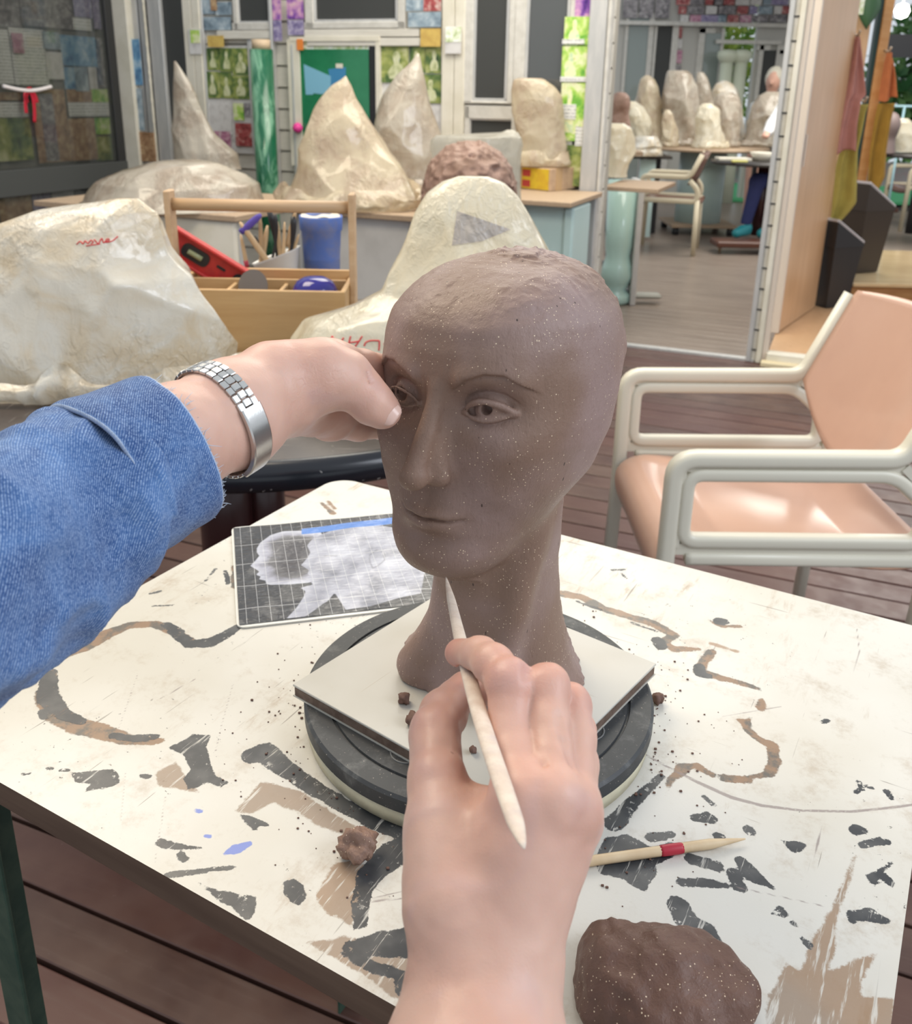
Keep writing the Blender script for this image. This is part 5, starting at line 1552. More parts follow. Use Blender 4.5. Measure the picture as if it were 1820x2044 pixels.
# red spirit level leaning in the caddy
m_redp = simple('red_level_paint', (0.50, 0.035, 0.03), 0.38, var=(60, (0.40, 0.03, 0.03)))
a, b = UY(338, 452, 1.945), UY(560, 588, 1.945)
d = (b - a) / np.linalg.norm(b - a); L = np.linalg.norm(b - a); upn = np.array([-d[2], 0, d[0]]); upn = upn if upn[2] > 0 else -upn
lvl = thing('spirit_level', 'red spirit level leaning in the bamboo caddy', 'spirit level', (a + b) / 2)
R_ = np.array([d, np.cross(upn, d), upn]).T
def lb(name, c, s_, mat, bev=.001): return MB().box(R_ @ np.array(c, float), s_, R_, bev).build(name, mat, lvl)
off_ = -.022
lb('web', (0, 0, off_), (L, .008, .050), m_redp); lb('top_flange', (0, -.002, off_ + .027), (L, .026, .007), m_redp, .002); lb('bottom_flange', (.035, -.004, off_ - .027), (L * .86, .030, .007), m_redp, .002)
for u in (-.22, .23):
    pr_ = rrect(.062, .030, .012, 5)
    mb = MB(); V = [R_ @ np.array((u * L + x, y, off_ + z)) for y in (-.0075, .0075) for x, z in pr_]
    n_ = len(pr_); mb.add(np.array(V), [tuple(range(n_)), tuple(range(n_, 2 * n_))[::-1]] + [(i, n_ + i, n_ + (i + 1) % n_, (i + 1) % n_) for i in range(n_)])
    mb.build('vial_frame', m_black, lvl)
    mb = MB(); mb.tube([R_ @ np.array((u * L - .016, -.008, off_)), R_ @ np.array((u * L + .016, -.008, off_))], .006, 10); mb.build('vial', simple('vial_fluid', (0.30, 0.33, 0.18), .1), lvl)
lb('slot', (.0, -.0045, off_ + .004), (.020, .002, .006), m_black, .0005)

# blue enamel ball-ended object and a metal scraper in the front bays
def ell_obj(name, label, cat, c, r, mat, n=3, flat=None, group=None):
    bm = bmesh.new(); bmesh.ops.create_uvsphere(bm, u_segments=32, v_segments=20, radius=1)
    for v_ in bm.verts: v_.co = Vector((v_.co.x * r[0], v_.co.y * r[1], (v_.co.z if flat is None else max(v_.co.z, flat)) * r[2]))
    me = bpy.data.meshes.new(name); bm.to_mesh(me); bm.free(); me.polygons.foreach_set('use_smooth', [True] * len(me.polygons))
    return tag(obj(name, me, mat, None, c), label, cat, group)
m_blueg = simple('glossy_blue_enamel', (0.022, 0.018, 0.20), 0.10, spec=.7)
c_ = UY(628, 567, 1.855)
# dome shaped blue scourer / bowl turned over, with its lip
bl = thing('blue_bowl', 'small glossy dark blue bowl upside down in the right bay of the caddy', 'bowl', (c_[0], c_[1], c_[2] - .016))
MB().lathe([(.0445, 0), (.0455, .003), (.043, .010), (.036, .022), (.022, .0295), (.003, .032)], seg=40).build('body', m_blueg, bl)
MB().lathe([(.0445, -.001), (.0470, .001), (.0460, .004), (.0440, .004)], seg=40).build('rim', m_blueg, bl)
c_ = UY(505, 571, 1.86)
sc_ = thing('scraper', 'rounded grey metal scraper in the middle bay of the caddy', 'scraper', c_)
p_ = [( .030 * math.cos(t), .034 * math.sin(t)) for t in np.linspace(0, math.pi, 20)] + [(-.030, -.05), (.030, -.05)]
mb = MB().prism(p_, -.0006, .0006); me = mb.mesh('blade'); o = obj('blade', me, simple('dull_steel', (0.20, 0.17, 0.15), .4, .7), sc_); o.rotation_euler = (math.radians(72), 0, 0)

# blue cup, white tool holder with wooden tools
k = NT('stained_blue_plastic'); v = k.obj()
b = k.mix(k.smooth(k.noise(v, 16, 4, .65), .4, .68), (0.085, 0.16, 0.46), (0.16, 0.19, 0.34))
m_bcup = k.done(k.bsdf(b, .45))
c_ = UY(640, 430, 2.16); zt_ = c_[2]
cup = thing('blue_cup', 'tall stained blue plastic cup on the black table behind the caddy', 'cup', (c_[0], 2.16, ZR))
H_ = zt_ - ZR
MB().lathe([(.036, 0), (.0415, H_ * .55), (.0455, H_ - .035), (.0485, H_ - .032), (.0500, H_ - .003), (.0492, H_), (.0470, H_ - .002), (.0440, H_ - .04), (.038, .012), (.002, .010)], seg=48).build('body', m_bcup, cup)
bm = MB(); a = np.linspace(0, 2 * np.pi, 40, endpoint=False)
G = [[(r * math.cos(t), r * math.sin(t), H_ - .004 + .006 * math.sin(3 * t + r * 120) * (r / .046)) for t in a] for r in (.001, .015, .030, .0455)]
bm.grid(np.array(G), closev=True).build('paper_lining', simple('paper_lining', (0.66, 0.60, 0.50), .8), cup)
m_wpl = simple('white_plastic', (0.72, 0.72, 0.70), .3)
hb = UY(552, 520, 2.12)
hz_ = (UY(552, 508, 2.12)[2] - ZR) / .124
hold = thing('tool_holder', 'white plastic scoop shaped holder full of modelling tools behind the caddy', 'holder', (hb[0], 2.12, ZR))
mb = MB(); G = []
for t, (sx, sy, z) in enumerate(((.030, .025, 0), (.042, .035, .06), (.052, .042, .120), (.056, .046, .124), (.053, .043, .122), (.040, .033, .05))):
    G.append([(sx * math.cos(q), sy * math.sin(q), (z + (0.016 * math.cos(q) if 2 <= t < 5 else 0)) * hz_) for q in np.linspace(0, 2 * np.pi, 40, endpoint=False)])
mb.grid(np.array(G), closev=True); mb.build('body', m_wpl, hold)
m_tw = [wood_mat('tool_wood_pale', (0.52, 0.36, 0.20), (0.62, 0.46, 0.28), (40, 40, 5)), wood_mat('tool_wood_tan', (0.40, 0.27, 0.15), (0.50, 0.35, 0.2), (40, 40, 5))]
tools = [  # top px, bottom px, half-width, kind, label
 ((478,443),(522,505),.0075,0,'broad pale flat wooden tool leaning left in the white holder'),
 ((519,432),(522,505),.0055,1,'pointed wooden tool upright left of the black handles in the white holder'),
 ((534,450),(522,522),.0070,0,'flat wooden spatula leaning right in the white holder'),
 ((552,438),(558,508),.0070,0,'broad wooden paddle in the middle of the white holder'),
 ((568,443),(566,505),.0040,0,'thin pale wooden stick right of the middle of the holder'),
 ((590,452),(578,505),.0050,1,'pointed tan wooden tool at the right of the holder'),
 ((597,467),(584,505),.0042,0,'short thin pointed stick at the far right of the holder'),
 ((537,420),(549,510),.0062,2,'black handled tool with long curved handle in the white holder'),
 ((548,428),(546,470),.0048,2,'second black handled tool behind the curved black one'),
 ((585,432),(576,500),.0062,2,'black spoon ended tool at the right of the white holder'),
 ((480,468),(492,528),.0050,3,'wooden tool with dark red painted end at the left of the holder'),
 ((508,470),(520,515),.0035,2,'thin dark tool leaning behind the pale flat one'),
 ((521,428),(512,436),.0085,4,'violet rag tip sticking out above the tools'),
 ((590,422),(583,450),.0060,1,'brown wooden tool tip behind the black spoon'),
]
m_violet = simple('violet_plastic', (0.10, 0.07, 0.36), .4)
for i, (t, b_, hw, kd, lab) in enumerate(tools):
    yy = 2.105 + .006 * (i % 4)
    p, q = UY(*t, yy), UY(*b_, yy)
    q = q + (q - p) / np.linalg.norm(q - p) * .05
    th = thing('modelling_tool', lab, 'modelling tool', (p + q) / 2)
    pth = np.linspace(q, p, 9) - (p + q) / 2
    if kd == 2: pth[:, 0] += .006 * np.sin(np.linspace(0, 3.1, 9))
    sc = np.interp(np.linspace(0, 1, 9), [0, .5, .85, 1], [.8, 1, .85, .35] if kd != 2 else [.6, .7, 1.25, .9]) * hw
    a = np.linspace(0, 2 * np.pi, 10, endpoint=False)
    mb = MB().sweep(pth, np.c_[np.cos(a), np.sin(a) * (.45 if kd != 2 else .8)], scale=sc, up=(0, 1, 0))
    mb.build('shaft', {0: m_tw[0], 1: m_tw[1], 2: m_black, 3: m_tw[0], 4: m_violet}[kd], th)
    if kd == 3:
        mb = MB().sweep(pth[:5] * np.array([1, 1, 1]), np.c_[np.cos(a), np.sin(a) * .5], scale=sc[:5] * 1.08, up=(0, 1, 0)); mb.build('red_end', simple('dark_red_paint', (0.30, 0.02, 0.04), .4), th)

# ================================================================ bags over sculptures
m_bagA = bag_mat('cream_bag', (0.86, 0.81, 0.67), (0.82, 0.74, 0.57), .42, .16)
m_bagB = bag_mat('clay_stained_bag', (0.74, 0.65, 0.48), (0.62, 0.50, 0.37), .42, .18)
m_bagC = bag_mat('milky_bag', (0.85, 0.82, 0.74), (0.78, 0.67, 0.50), .40, .16, 1.2)
m_bagG = bag_mat('greyish_bag', (0.66, 0.60, 0.50), (0.52, 0.43, 0.34), .40, .18)
def bag(name, label, Yc, rows, zb, mat, seed, ratio=.8, basew=None, amp=1.0, cat='bag', group=None, nu=64, nv=120, foldn=7, skirt=True, hem=0):
    R = []
    for py, xl, xr in rows:
        l, r = UY(xl, py, Yc), UY(xr, py, Yc)
        R.append(((l[0] + r[0]) / 2, (l[2] + r[2]) / 2, max((r[0] - l[0]) / 2, .002)))
    R = sorted(R, key=lambda q: -q[1])
    last = R[-1]
    if zb < last[1] - .01:
        R.append((last[0], zb + .012, last[2] * (basew or 1.04)))
        if skirt: R.append((last[0], zb + .001, last[2] * ((basew or 1.04) * 1.05)))
    R = np.array(R)
    zz_ = np.linspace(0, 1, len(R)); tt = np.linspace(0, 1, nu)
    # monotone resampling along the outline length
    dl = np.r_[0, np.cumsum(np.hypot(np.diff(R[:, 1]), np.diff(R[:, 2])))]; dl /= dl[-1]
    cxs, zs_, rs = (np.interp(tt, dl, R[:, j]) for j in range(3))
    kk = np.array([.25, .5, .25])
    for _ in range(2):
        for arr in (cxs, rs): arr[1:-1] = np.convolve(arr, kk, 'valid')
    org = np.array([R[-1, 0], Yc, zb])
    a = np.linspace(0, 2 * np.pi, nv, endpoint=False)
    CA, SA = np.cos(a), np.sin(a)
    G = np.zeros((nu, nv, 3))
    G[:, :, 0] = cxs[:, None] + rs[:, None] * CA
    ry = np.minimum(rs * ratio, max(rs.max() * ratio, .05)) if True else rs
    G[:, :, 1] = Yc + ry[:, None] * SA
    G[:, :, 2] = zs_[:, None]
    P = G.reshape(-1, 3); Sz = rs.max()
    f = 1.0 / Sz
    n1 = ridge(P, .9 * f, seed, 2); n2 = ridge(P * np.array([1, 1, .4]), 2.6 * f, seed + 7, 2); n3 = ridge(P, 7 * f, seed + 11, 2)
    aa = np.tile(a, nu); zt = np.repeat(tt, nv)
    folds = (1 - 2 * np.abs(np.sin(.5 * aa * foldn + 2.5 * vnoise(P * np.array([1, 1, .5]), 1.2 * f, seed + 3) + zt * 2))) * np.clip(zt * 1.6, .15, 1)
    disp = amp * (.034 * n1 + .008 * n2 + .002 * n3 + .030 * folds) * np.repeat(rs, nv)
    # taut film between high points: two sizes of facets meeting in sharp creases
    U_ = np.stack([np.tile(CA, nu), np.tile(SA, nu), (1 - 2 * zt) * 1.3], -1) + .10 * np.stack([vnoise(P, 1.5 * f, seed + q_) for q_ in (40, 41, 42)], -1)
    U_ /= np.linalg.norm(U_, axis=1)[:, None]; rg_ = np.random.RandomState(seed)
    for nf_, am_ in ((22, .80), (90, .42)):
        D_ = rg_.normal(size=(nf_, 3)); D_ /= np.linalg.norm(D_, axis=1)[:, None]
        mx_ = (U_ @ D_.T).max(1); f_ = 1 / np.clip(mx_, .7, 1); disp = disp + am_ * amp * (f_ - np.percentile(f_, 60)) * np.repeat(rs, nv) * np.clip(zt * 5, 0.2, 1)
    dirv = np.stack([np.tile(CA, nu), np.tile(SA, nu), np.zeros(nu * nv)], -1)
    P = P + dirv * disp[:, None]
    P[:, 2] += amp * .02 * Sz * vnoise(P, 2 * f, seed + 19) * np.clip((1 - zt) * 6, 0, 1) * np.clip(zt * 8, 0, 1)
    P[:, 2] = np.maximum(P[:, 2], zb)
    G = P.reshape(nu, nv, 3) - org
    mb = MB().grid(G, closev=True)
    mb.add(G[0], [tuple(range(nv))])
    me = mb.mesh(name)
    bm_ = bmesh.new(); bm_.from_mesh(me); bmesh.ops.remove_doubles(bm_, verts=bm_.verts, dist=1e-6); bmesh.ops.recalc_face_normals(bm_, faces=bm_.faces); bm_.to_mesh(me); bm_.free()
    me.polygons.foreach_set('use_smooth', [True] * len(me.polygons))
    o_ = tag(obj(name, me, mat, None, org), label, cat, group)
    if hem:
        hv, hu = 160, 9; ah = np.linspace(0, 2 * np.pi, hv, endpoint=False); H = np.zeros((hu, hv, 3)); rb_ = np.hypot(*(G[-3][:, :2]).T).reshape(-1)
        rb_ = np.interp(ah, a, rb_)
        for i in range(hu):
            t_ = i / (hu - 1)
            Pn = np.c_[np.cos(ah), np.sin(ah), np.full(hv, t_ * .7)]
            ro = rb_ * (1.02 + .14 * math.sin(t_ * 2.6) ** 1.2 + .07 * vnoise(Pn, 2.6, seed + 60) * t_ ** .3 + .035 * ridge(Pn, 6, seed + 61, 2))
            zz = hem * (1 - t_) * (1 + .5 * vnoise(Pn, 2.2, seed + 62)) + .004
            H[i] = np.c_[ro * np.cos(ah), ro * np.sin(ah) * np.abs(1), np.maximum(zz, .002)]
        MB().grid(H, closev=True).build('gathered_hem', mat, o_)
    return o_
from mathutils.bvhtree import BVHTree
def marker(o, strokes, r, name, mat):
    """felt-pen strokes drawn on the surface of o"""
    me = o.data; off = np.array(o.location)
    bv = BVHTree.FromPolygons([tuple(np.array(v_.co) + off) for v_ in me.vertices], [tuple(p_.vertices) for p_ in me.polygons])
    mb = MB()
    for st_ in strokes:
        pts = catmull(np.array(st_, float), 5); P = []
        for x, y in pts:
            d = ray(x, y); d /= np.linalg.norm(d)
            h, n_, _, _ = bv.ray_cast(Vector(CAM), Vector(d))
            if h is not None: P.append(np.array(h) + np.array(n_) * (.0004 if np.array(n_) @ d < 0 else -.0004) - off)
        if len(P) > 2: mb.tube(np.array(P), r, 6)
    return mb.build(name, mat, o)
m_felt = simple('red_felt_pen', (0.62, 0.06, 0.06), .5)

bigbag = bag('plastic_bag', 'big milky plastic bag over a sculpture at the left on the black table', 1.63,
    [(396,235,276), (402,200,284), (420,85,300), (450,-10,318), (500,-40,348), (545,-55,392), (620,-65,412), (680,-75,424)], ZR, m_bagC, 3, .50, 1.0, .9, foldn=5, nu=90, nv=160, hem=.05)
marker(bigbag, [[(153,488),(160,482),(166,487),(170,481),(176,486),(181,480),(186,483),(182,487)], [(188,478),(196,486),(203,476),(207,485),(214,477),(218,479),(211,484),(224,481),(235,472)], [(172,491),(200,487)]], .0011, 'red_lettering', m_felt)
johnbag = bag('plastic_bag', 'cream plastic bag with red lettering over a sculpture behind the clay head', 1.58,
    [(352,915,975), (362,885,1005), (385,855,1032), (430,826,1062), (480,808,1088), (540,782,1108), (585,760,1112), (615,700,1115), (645,612,1118), (690,578,1120)], ZR, m_bagA, 11, .5, 1.02, .8, foldn=6, nu=90, nv=150)
marker(johnbag, [[(657,691),(660,680),(663,671)], [(663,671),(669,681),(676,691)], [(676,691),(681,682),(686,674)], [(693,693),(697,682),(700,671)], [(708,693),(716,682),(723,671)], [(696,684),(706,683),(717,681)], [(727,691),(730,684),(740,680),(757,680)], [(757,680),(757,690),(756,700)], [(767,685),(769,692),(771,702)]], .0014, 'red_lettering', m_felt)
# grey tape patch showing on the bag
def patch(o, poly, name, mat):
    me = o.data; off = np.array(o.location)
    bv = BVHTree.FromPolygons([tuple(np.array(v_.co) + off) for v_ in me.vertices], [tuple(p_.vertices) for p_ in me.polygons])
    a_, b_, c_, d_ = [np.array(q, float) for q in poly]; G = []
    for u in np.linspace(0, 1, 14):
        row = []
        for w_ in np.linspace(0, 1, 14):
            q = (a_ * (1 - u) + b_ * u) * (1 - w_) + (d_ * (1 - u) + c_ * u) * w_
            dd = ray(*q); dd /= np.linalg.norm(dd); h, n_, _, _ = bv.ray_cast(Vector(CAM), Vector(dd))
            h = np.array(h) if h is not None else CAM + dd * 1.7
            row.append(h - dd * .0012 - off)
        G.append(row)
    return MB().grid(np.array(G)).build(name, mat, o)
patch(johnbag, [(912,421), (1020,458), (960,482), (902,490)], 'grey_tape', bag_mat('grey_tape', (0.55, 0.49, 0.43), (0.42, 0.37, 0.33), .2, .25))
# crumpled dust sheet on the far side of the black table
mb = MB(); G = []
for u in np.linspace(0, 1, 30):
    row = []
    for v_ in np.linspace(0, 1, 24):
        x = -.20 + .26 * u; y = 1.92 + .36 * v_ - .05 * u
        row.append((x + .01 * math.sin(v_ * 9), y + .012 * math.sin(u * 11), ZR + .004 + .012 * abs(float(vnoise(np.array([[x, y, 0.]]), 14, 5)[0])) + .004 * abs(float(vnoise(np.array([[x, y, 0.]]), 40, 6)[0]))))
    G.append(row)
tag(mb.grid(np.array(G)).build('dust_sheet', bag_mat('dusty_sheet', (0.52, 0.42, 0.28), (0.40, 0.32, 0.22), .1, .5)), 'crumpled beige dust sheet on the black table behind the caddy', 'sheet')

# ================================================================ desks along the back wall
ZDK = 0.79
m_chip = simple('particle_board_top', (0.42, 0.31, 0.21), .6, var=(140, (0.34, 0.24, 0.16)))
m_aqua = simple('pale_aqua_laminate', (0.47, 0.62, 0.60), .3, var=(3, (0.52, 0.66, 0.65)))
m_greyp = simple('pale_grey_panel', (0.58, 0.57, 0.55), .5, var=(5, (0.50, 0.49, 0.47)))
DX, DY = AX, -NX
def desk(name, label, corner, wlen, dlen, panels, legs=None, z=ZDK):
    """corner = front right corner on the plan; runs left along the wall direction and back towards the wall"""
    c0 = np.array([corner[0], corner[1], 0]); t = thing(name, label, 'desk', c0, YAW)
    MB().box((-wlen / 2, dlen / 2, z - .011), (wlen, dlen, .022), None, .002).build('desktop', m_chip, t)
    for (nm, x0, x1, y, mat) in panels:
        MB().box(((x0 + x1) / 2, y, (z - .022) / 2 + .03), (x1 - x0, .03, z - .082), None, .006).build(nm, mat, t)
    for x, y in (legs or ()):
        MB().box((x, y, (z - .022) / 2), (.04, .04, z - .022), None, .004).build('leg', m_alu, t)
    return t
d1 = desk('desk', 'desk with bare board top and pale aqua panels below the green posters', UZ(1140, 405, ZDK), .95, .56, [('panel', -.50, -.05, .10, m_aqua), ('panel', -.95, -.55, .10, m_aqua)], [(-.03, .50)])
MB().box((-.03, .22, .38), (.05, .30, .76), None, .01).build('side_panel', m_aqua, d1)
d2 = desk('desk', 'desk with bare board top and pale grey end panel under the tall cone bags', UZ(828, 432, ZDK), .60, .75, [('panel', -.44, -.04, .05, m_greyp)], [(-.56, .06), (-.56, .68), (-.05, .68)])
d3 = desk('desk', 'desk with white metal frame under the low crumpled bag at the left', UZ(470, 432, ZDK), 1.0, .75, [('apron', -.95, -.02, .03, m_white)], [(-.04, .05), (-.95, .05), (-.95, .70), (-.04, .70)])
st_ = thing('modelling_stand', 'plain wooden modelling stand behind the cream bag', 'stand', (.02, 3.3, 0))
MB().box((0, 0, .78), (.36, .36, .02), None, .003).build('top', m_chip, st_); MB().lathe([(.04, .03), (.03, .1), (.03, .77)], seg=20).build('column', m_black, st_); MB().lathe([(.2, .0), (.2, .03), (.03, .035)], seg=24).build('base', m_black, st_)

cone1 = bag('plastic_bag', 'tall pointed cream bag with glossy creases on the desk before the green panel', 3.95,
    [(152,688,691), (158,682,694), (170,662,702), (197,640,712), (220,627,725), (257,613,747), (300,600,770), (349,586,804), (392,568,830)], ZDK, m_bagB, 21, .75, 1.0, .6, foldn=8, hem=.065)
cone2 = bag('plastic_bag', 'tall greyish bag with twisted tip standing behind the cone shaped bag', 4.45,
    [(107,832,836), (116,826,839), (127,818,841), (142,800,843), (164,782,846), (189,765,849), (218,753,857), (249,745,864), (298,742,872), (330,748,870)], ZDK, m_bagG, 33, .8, 1.05, .65, foldn=9, hem=.06)
lowbag = bag('plastic_bag', 'low crumpled beige bag on the desk at the left beside the dark cabinet', 3.80,
    [(319,345,400), (326,300,432), (342,245,462), (366,205,484), (396,188,490)], ZDK, m_bagG, 43, .8, 1.02, .7, foldn=5)
clearb = bag('plastic_bag', 'small clear milky bag behind the round clay lump', 3.62,
    [(259,1012,1024), (264,1002,1034), (272,880,1039), (285,872,1041), (330,876,1040)], ZDK, bag_mat('clear_milky_bag', (0.62, 0.60, 0.53), (0.60, 0.57, 0.48), .45, .18, clear=.3), 53, .6, 1.0, .5)
mb_ = bag('plastic_bag', 'smoky beige mirror image of a cone bag by the metal channel at the left', 5.30,
    [(122,347,351), (135,347,360), (165,347,381), (215,347,402), (265,347,428), (290,347,455), (305,347,476)], .82, m_bagG, 63, .5, 1.05, .5)  # reflection of the right cone bag, modelled as a bag
box_c = UZ(1090, 381, ZDK)
bx = thing('cardboard_box', 'yellow and red printed cardboard carton under the upright bag', 'box', (box_c[0] + .02, box_c[1] + .11, ZDK), math.radians(47))
m_card = simple('cardboard', (0.52, 0.36, 0.23), .6, var=(30, (0.44, 0.30, 0.19)))
MB().box((0, 0, .055), (.22, .19, .108), None, .003).build('carton', m_card, bx)
MB().box((-.1105, .0, .055), (.002, .17, .10)).build('yellow_print', simple('yellow_print', (0.66, 0.47, 0.03), .5, var=(40, (0.58, 0.36, 0.03))), bx)
for zz_ in (.03, .08): MB().box((-.112, .055, zz_), (.002, .05, .032)).build('red_print', simple('red_print', (0.45, 0.05, 0.04), .5), bx)
MB().box((-.04, -.0955, .055), (.05, .002, .108)).build('packing_tape', simple('packing_tape', (0.50, 0.33, 0.17), .15), bx)
sq = bag('plastic_bag', 'upright squarish bag standing on the printed carton', box_c[1] + .08,
    [(156,1036,1082), (159,1026,1088), (172,1026,1107), (191,1028,1121), (226,1027,1126), (260,1029,1127), (290,1034,1132)], ZDK + .112, m_bagB, 73, .5, 1.0, .5, hem=.055)
# clay ball-like rough head
c_ = UY(936, 374, 3.3); rb = (UY(1028, 374, 3.3)[0] - UY(843, 374, 3.3)[0]) / 2
def f_ball(P):
    d = sd_ell(P, (c_[0], 3.3, c_[2] - .02), (rb * 1.0, rb * 1.02, rb * 1.07))
    d = smin(d, sd_caps(P, (c_[0], 3.3, ZDK), (c_[0], 3.3, ZDK + .1), rb * .75, rb * .6), .05)
    d = d - .006 * ridge(P, 26, 77, 3).astype(np.float32) - .003 * fbm(P, 60, 5, 2).astype(np.float32)
    return np.maximum(d, ZDK - P[:, 2])
me = sdf_mesh(f_ball, (c_[0] - rb - .04, 3.3 - rb - .04, ZDK - .01), (c_[0] + rb + .04, 3.3 + rb + .04, c_[2] + rb + .05), .005, 'rough_clay_head')
tag(obj('rough_clay_head', me, m_clay_far), 'rough round brown clay head without bag behind the cream bag', 'sculpture')
# ================================================================ pictures, papers and panels on the walls
pm = {
 'green': print_mat('print_green', [(0.02, 0.05, 0.02), (0.10, 0.17, 0.05), (0.32, 0.36, 0.10), (0.62, 0.62, 0.34)], 11),
 'lime': print_mat('print_lime', [(0.06, 0.28, 0.04), (0.22, 0.50, 0.06), (0.50, 0.68, 0.16), (0.78, 0.80, 0.52), (0.60, 0.62, 0.20)], 13),
 'purple': print_mat('print_purple', [(0.05, 0.01, 0.16), (0.22, 0.08, 0.36), (0.60, 0.32, 0.50), (0.72, 0.62, 0.46)], 14),
 'violet': print_mat('print_violet_grey', [(0.10, 0.08, 0.20), (0.28, 0.24, 0.40), (0.52, 0.48, 0.58)], 36),
 'blue': print_mat('print_blue_photo', [(0.08, 0.12, 0.16), (0.28, 0.36, 0.42), (0.60, 0.66, 0.68)], 14),
 'white': print_mat('print_white_sheet', [(0.50, 0.48, 0.46), (0.66, 0.64, 0.62), (0.70, 0.69, 0.67)], 18),
 'grey': print_mat('print_grey_photo', [(0.05, 0.05, 0.06), (0.22, 0.20, 0.21), (0.50, 0.48, 0.47)], 24),
 'sepia': print_mat('print_sepia', [(0.16, 0.08, 0.04), (0.38, 0.22, 0.12), (0.60, 0.45, 0.26)], 22),
 'sky': print_mat('print_sky', [(0.05, 0.13, 0.28), (0.16, 0.34, 0.52), (0.50, 0.62, 0.68)], 12),
 'red': print_mat('print_red', [(0.10, 0.02, 0.02), (0.40, 0.08, 0.08), (0.62, 0.50, 0.44)], 24),
 'pink': print_mat('print_pink', [(0.20, 0.05, 0.12), (0.50, 0.22, 0.32), (0.66, 0.56, 0.56)], 26),
 'text': text_sheet_mat('print_text', lines=60.0),
 'yellow': simple('yellow_card', (0.62, 0.44, 0.12), .6, var=(30, (0.52, 0.34, 0.09))),
 'panelgreen': simple('green_panel', (0.012, 0.155, 0.065), .12, spec=.7, var=(5, (0.02, 0.20, 0.085))),
 'orange': simple('orange_strip', (0.72, 0.22, 0.04), .5),
 'foil': print_mat('bright_foliage', [(0.20, 0.32, 0.10), (0.55, 0.64, 0.34), (0.85, 0.88, 0.78), (0.9, 0.92, 0.92)], 30),
 'lblue': simple('pale_blue_reflection', (0.20, 0.44, 0.58), .4), 'mblue': simple('mid_blue_reflection', (0.05, 0.22, 0.42), .4),
}
def pic(name, lab, rect, mat, off, cat='picture', th=.003, group=None):
    o = wr(MB(), *rect, off, th).build(name, pm[mat] if isinstance(mat, str) else mat)
    return tag(o, lab, cat, group)
# left part of the back wall; pieces on the mirror are reflections built solid
pic('photograph', 'blue grey group photograph at the top left corner of the back wall', (402, -10, 428, 28), 'blue', .012)
pic('photograph', 'pale portrait photograph right of the top left group picture', (430, 4, 462, 30), 'blue', .013)
pic('yellow_note', 'small brown note stuck between the two upper left photographs', (420, -5, 432, 21), 'sepia', .018, 'note')
pic('photograph', 'wide blue grey photograph below the upper left pair', (406, 34, 461, 60), 'blue', .014)
pic('green_leaflet', 'green and white leaflet pinned on the cream trim at the left', (377, 58, 402, 108), 'white', .036, 'leaflet')
pic('green_leaflet_picture', 'round green picture at the head of the left leaflet', (380, 60, 398, 86), 'lime', .038, 'picture')
pic('yellow_note', 'mustard card stuck above the left picture panel', (414, 71, 446, 94), 'yellow', .040, 'note')
for i, (r, lb) in enumerate((((413, 96, 437, 140), 'first'), ((438, 96, 462, 143), 'second'), ((463, 96, 498, 150), 'third'), ((413, 143, 438, 196), 'fourth'), ((439, 144, 463, 196), 'fifth'), ((464, 151, 498, 198), 'sixth'))):
    pos = ('upper left', 'upper middle', 'upper right', 'lower left', 'lower middle', 'lower right')[i]
    pic('garden_photograph', 'green sculpture photograph, %s of six on the left panel' % pos, r, 'green', .012 + .001 * (i % 2), group='sculpture photographs on the left panel')
pic('paper_sheet', 'tilted white sheet with sketches under the six green photographs', (416, 208, 462, 268), 'white', .014, 'paper')
pic('photograph', 'yellow green photograph under the six on the left panel', (466, 206, 486, 240), 'lime', .015)
pic('photograph', 'small dark photograph beside the yellow green one at the left panel', (487, 206, 500, 232), 'grey', .016)
pic('photograph', 'red brown crowd photograph low on the left panel', (470, 246, 503, 292), 'red', .016)
pic('paper_sheet', 'white paper with pink strip low on the left panel', (424, 262, 460, 300), 'pink', .015, 'paper')
pic('notice_board', 'pale glazed picture panel behind the six green photographs', (410, 92, 502, 305), 'white', .006, 'panel')
pic('photograph', 'narrow blue portrait poster between white post and metal channel', (257, 78, 281, 170), 'sky', .075)
pic('photograph', 'blue costume photograph below the narrow blue portrait', (264, 176, 285, 260), 'blue', .075)
pic('framed_picture', 'tan framed brown picture low beside the white post', (277, 264, 308, 322), 'sepia', .08, 'picture', .012)
# between the windows
pic('photograph', 'tall purple and pink photograph left of the wider window', (543, -20, 560, 40), 'purple', .036)
pic('photograph', 'purple grey photograph under the tall purple one', (545, 41, 562, 82), 'violet', .037)
pic('photograph', 'purple photograph of a figure next to the wider window', (572, -6, 605, 38), 'purple', .036)
pic('photograph', 'lilac photograph of columns below the purple figure', (574, 40, 606, 70), 'violet', .037)
# glazed frame with green panel
fr = thing('glazed_frame', 'white framed glass leaning on the wall with green panel and bright foliage', 'frame', WP(665, 330))
def part(name, rect, mat, off, th=.006):
    o = wr(MB(), *rect, off, th).build(name, pm[mat] if isinstance(mat, str) else mat); reparent_world(o, fr); return o
part('frame_left', (577, 78, 600, 330), m_white, .034, .03); part('frame_top', (577, 73, 757, 82), m_white, .036, .03); part('frame_right', (750, 80, 758, 330), m_white, .034, .03)
part('black_strip', (738, 82, 751, 330), m_black, .026); part('orange_strip', (592, 78, 604, 100), 'orange', .040)
part('foliage_in_glass', (600, 80, 738, 100), 'foil', .020); part('backing', (598, 80, 752, 335), m_white, .008)  # view of sky and trees in the glass, coloured onto a flat strip
gp = part('green_panel', (600, 98, 737, 335), 'panelgreen', .024)
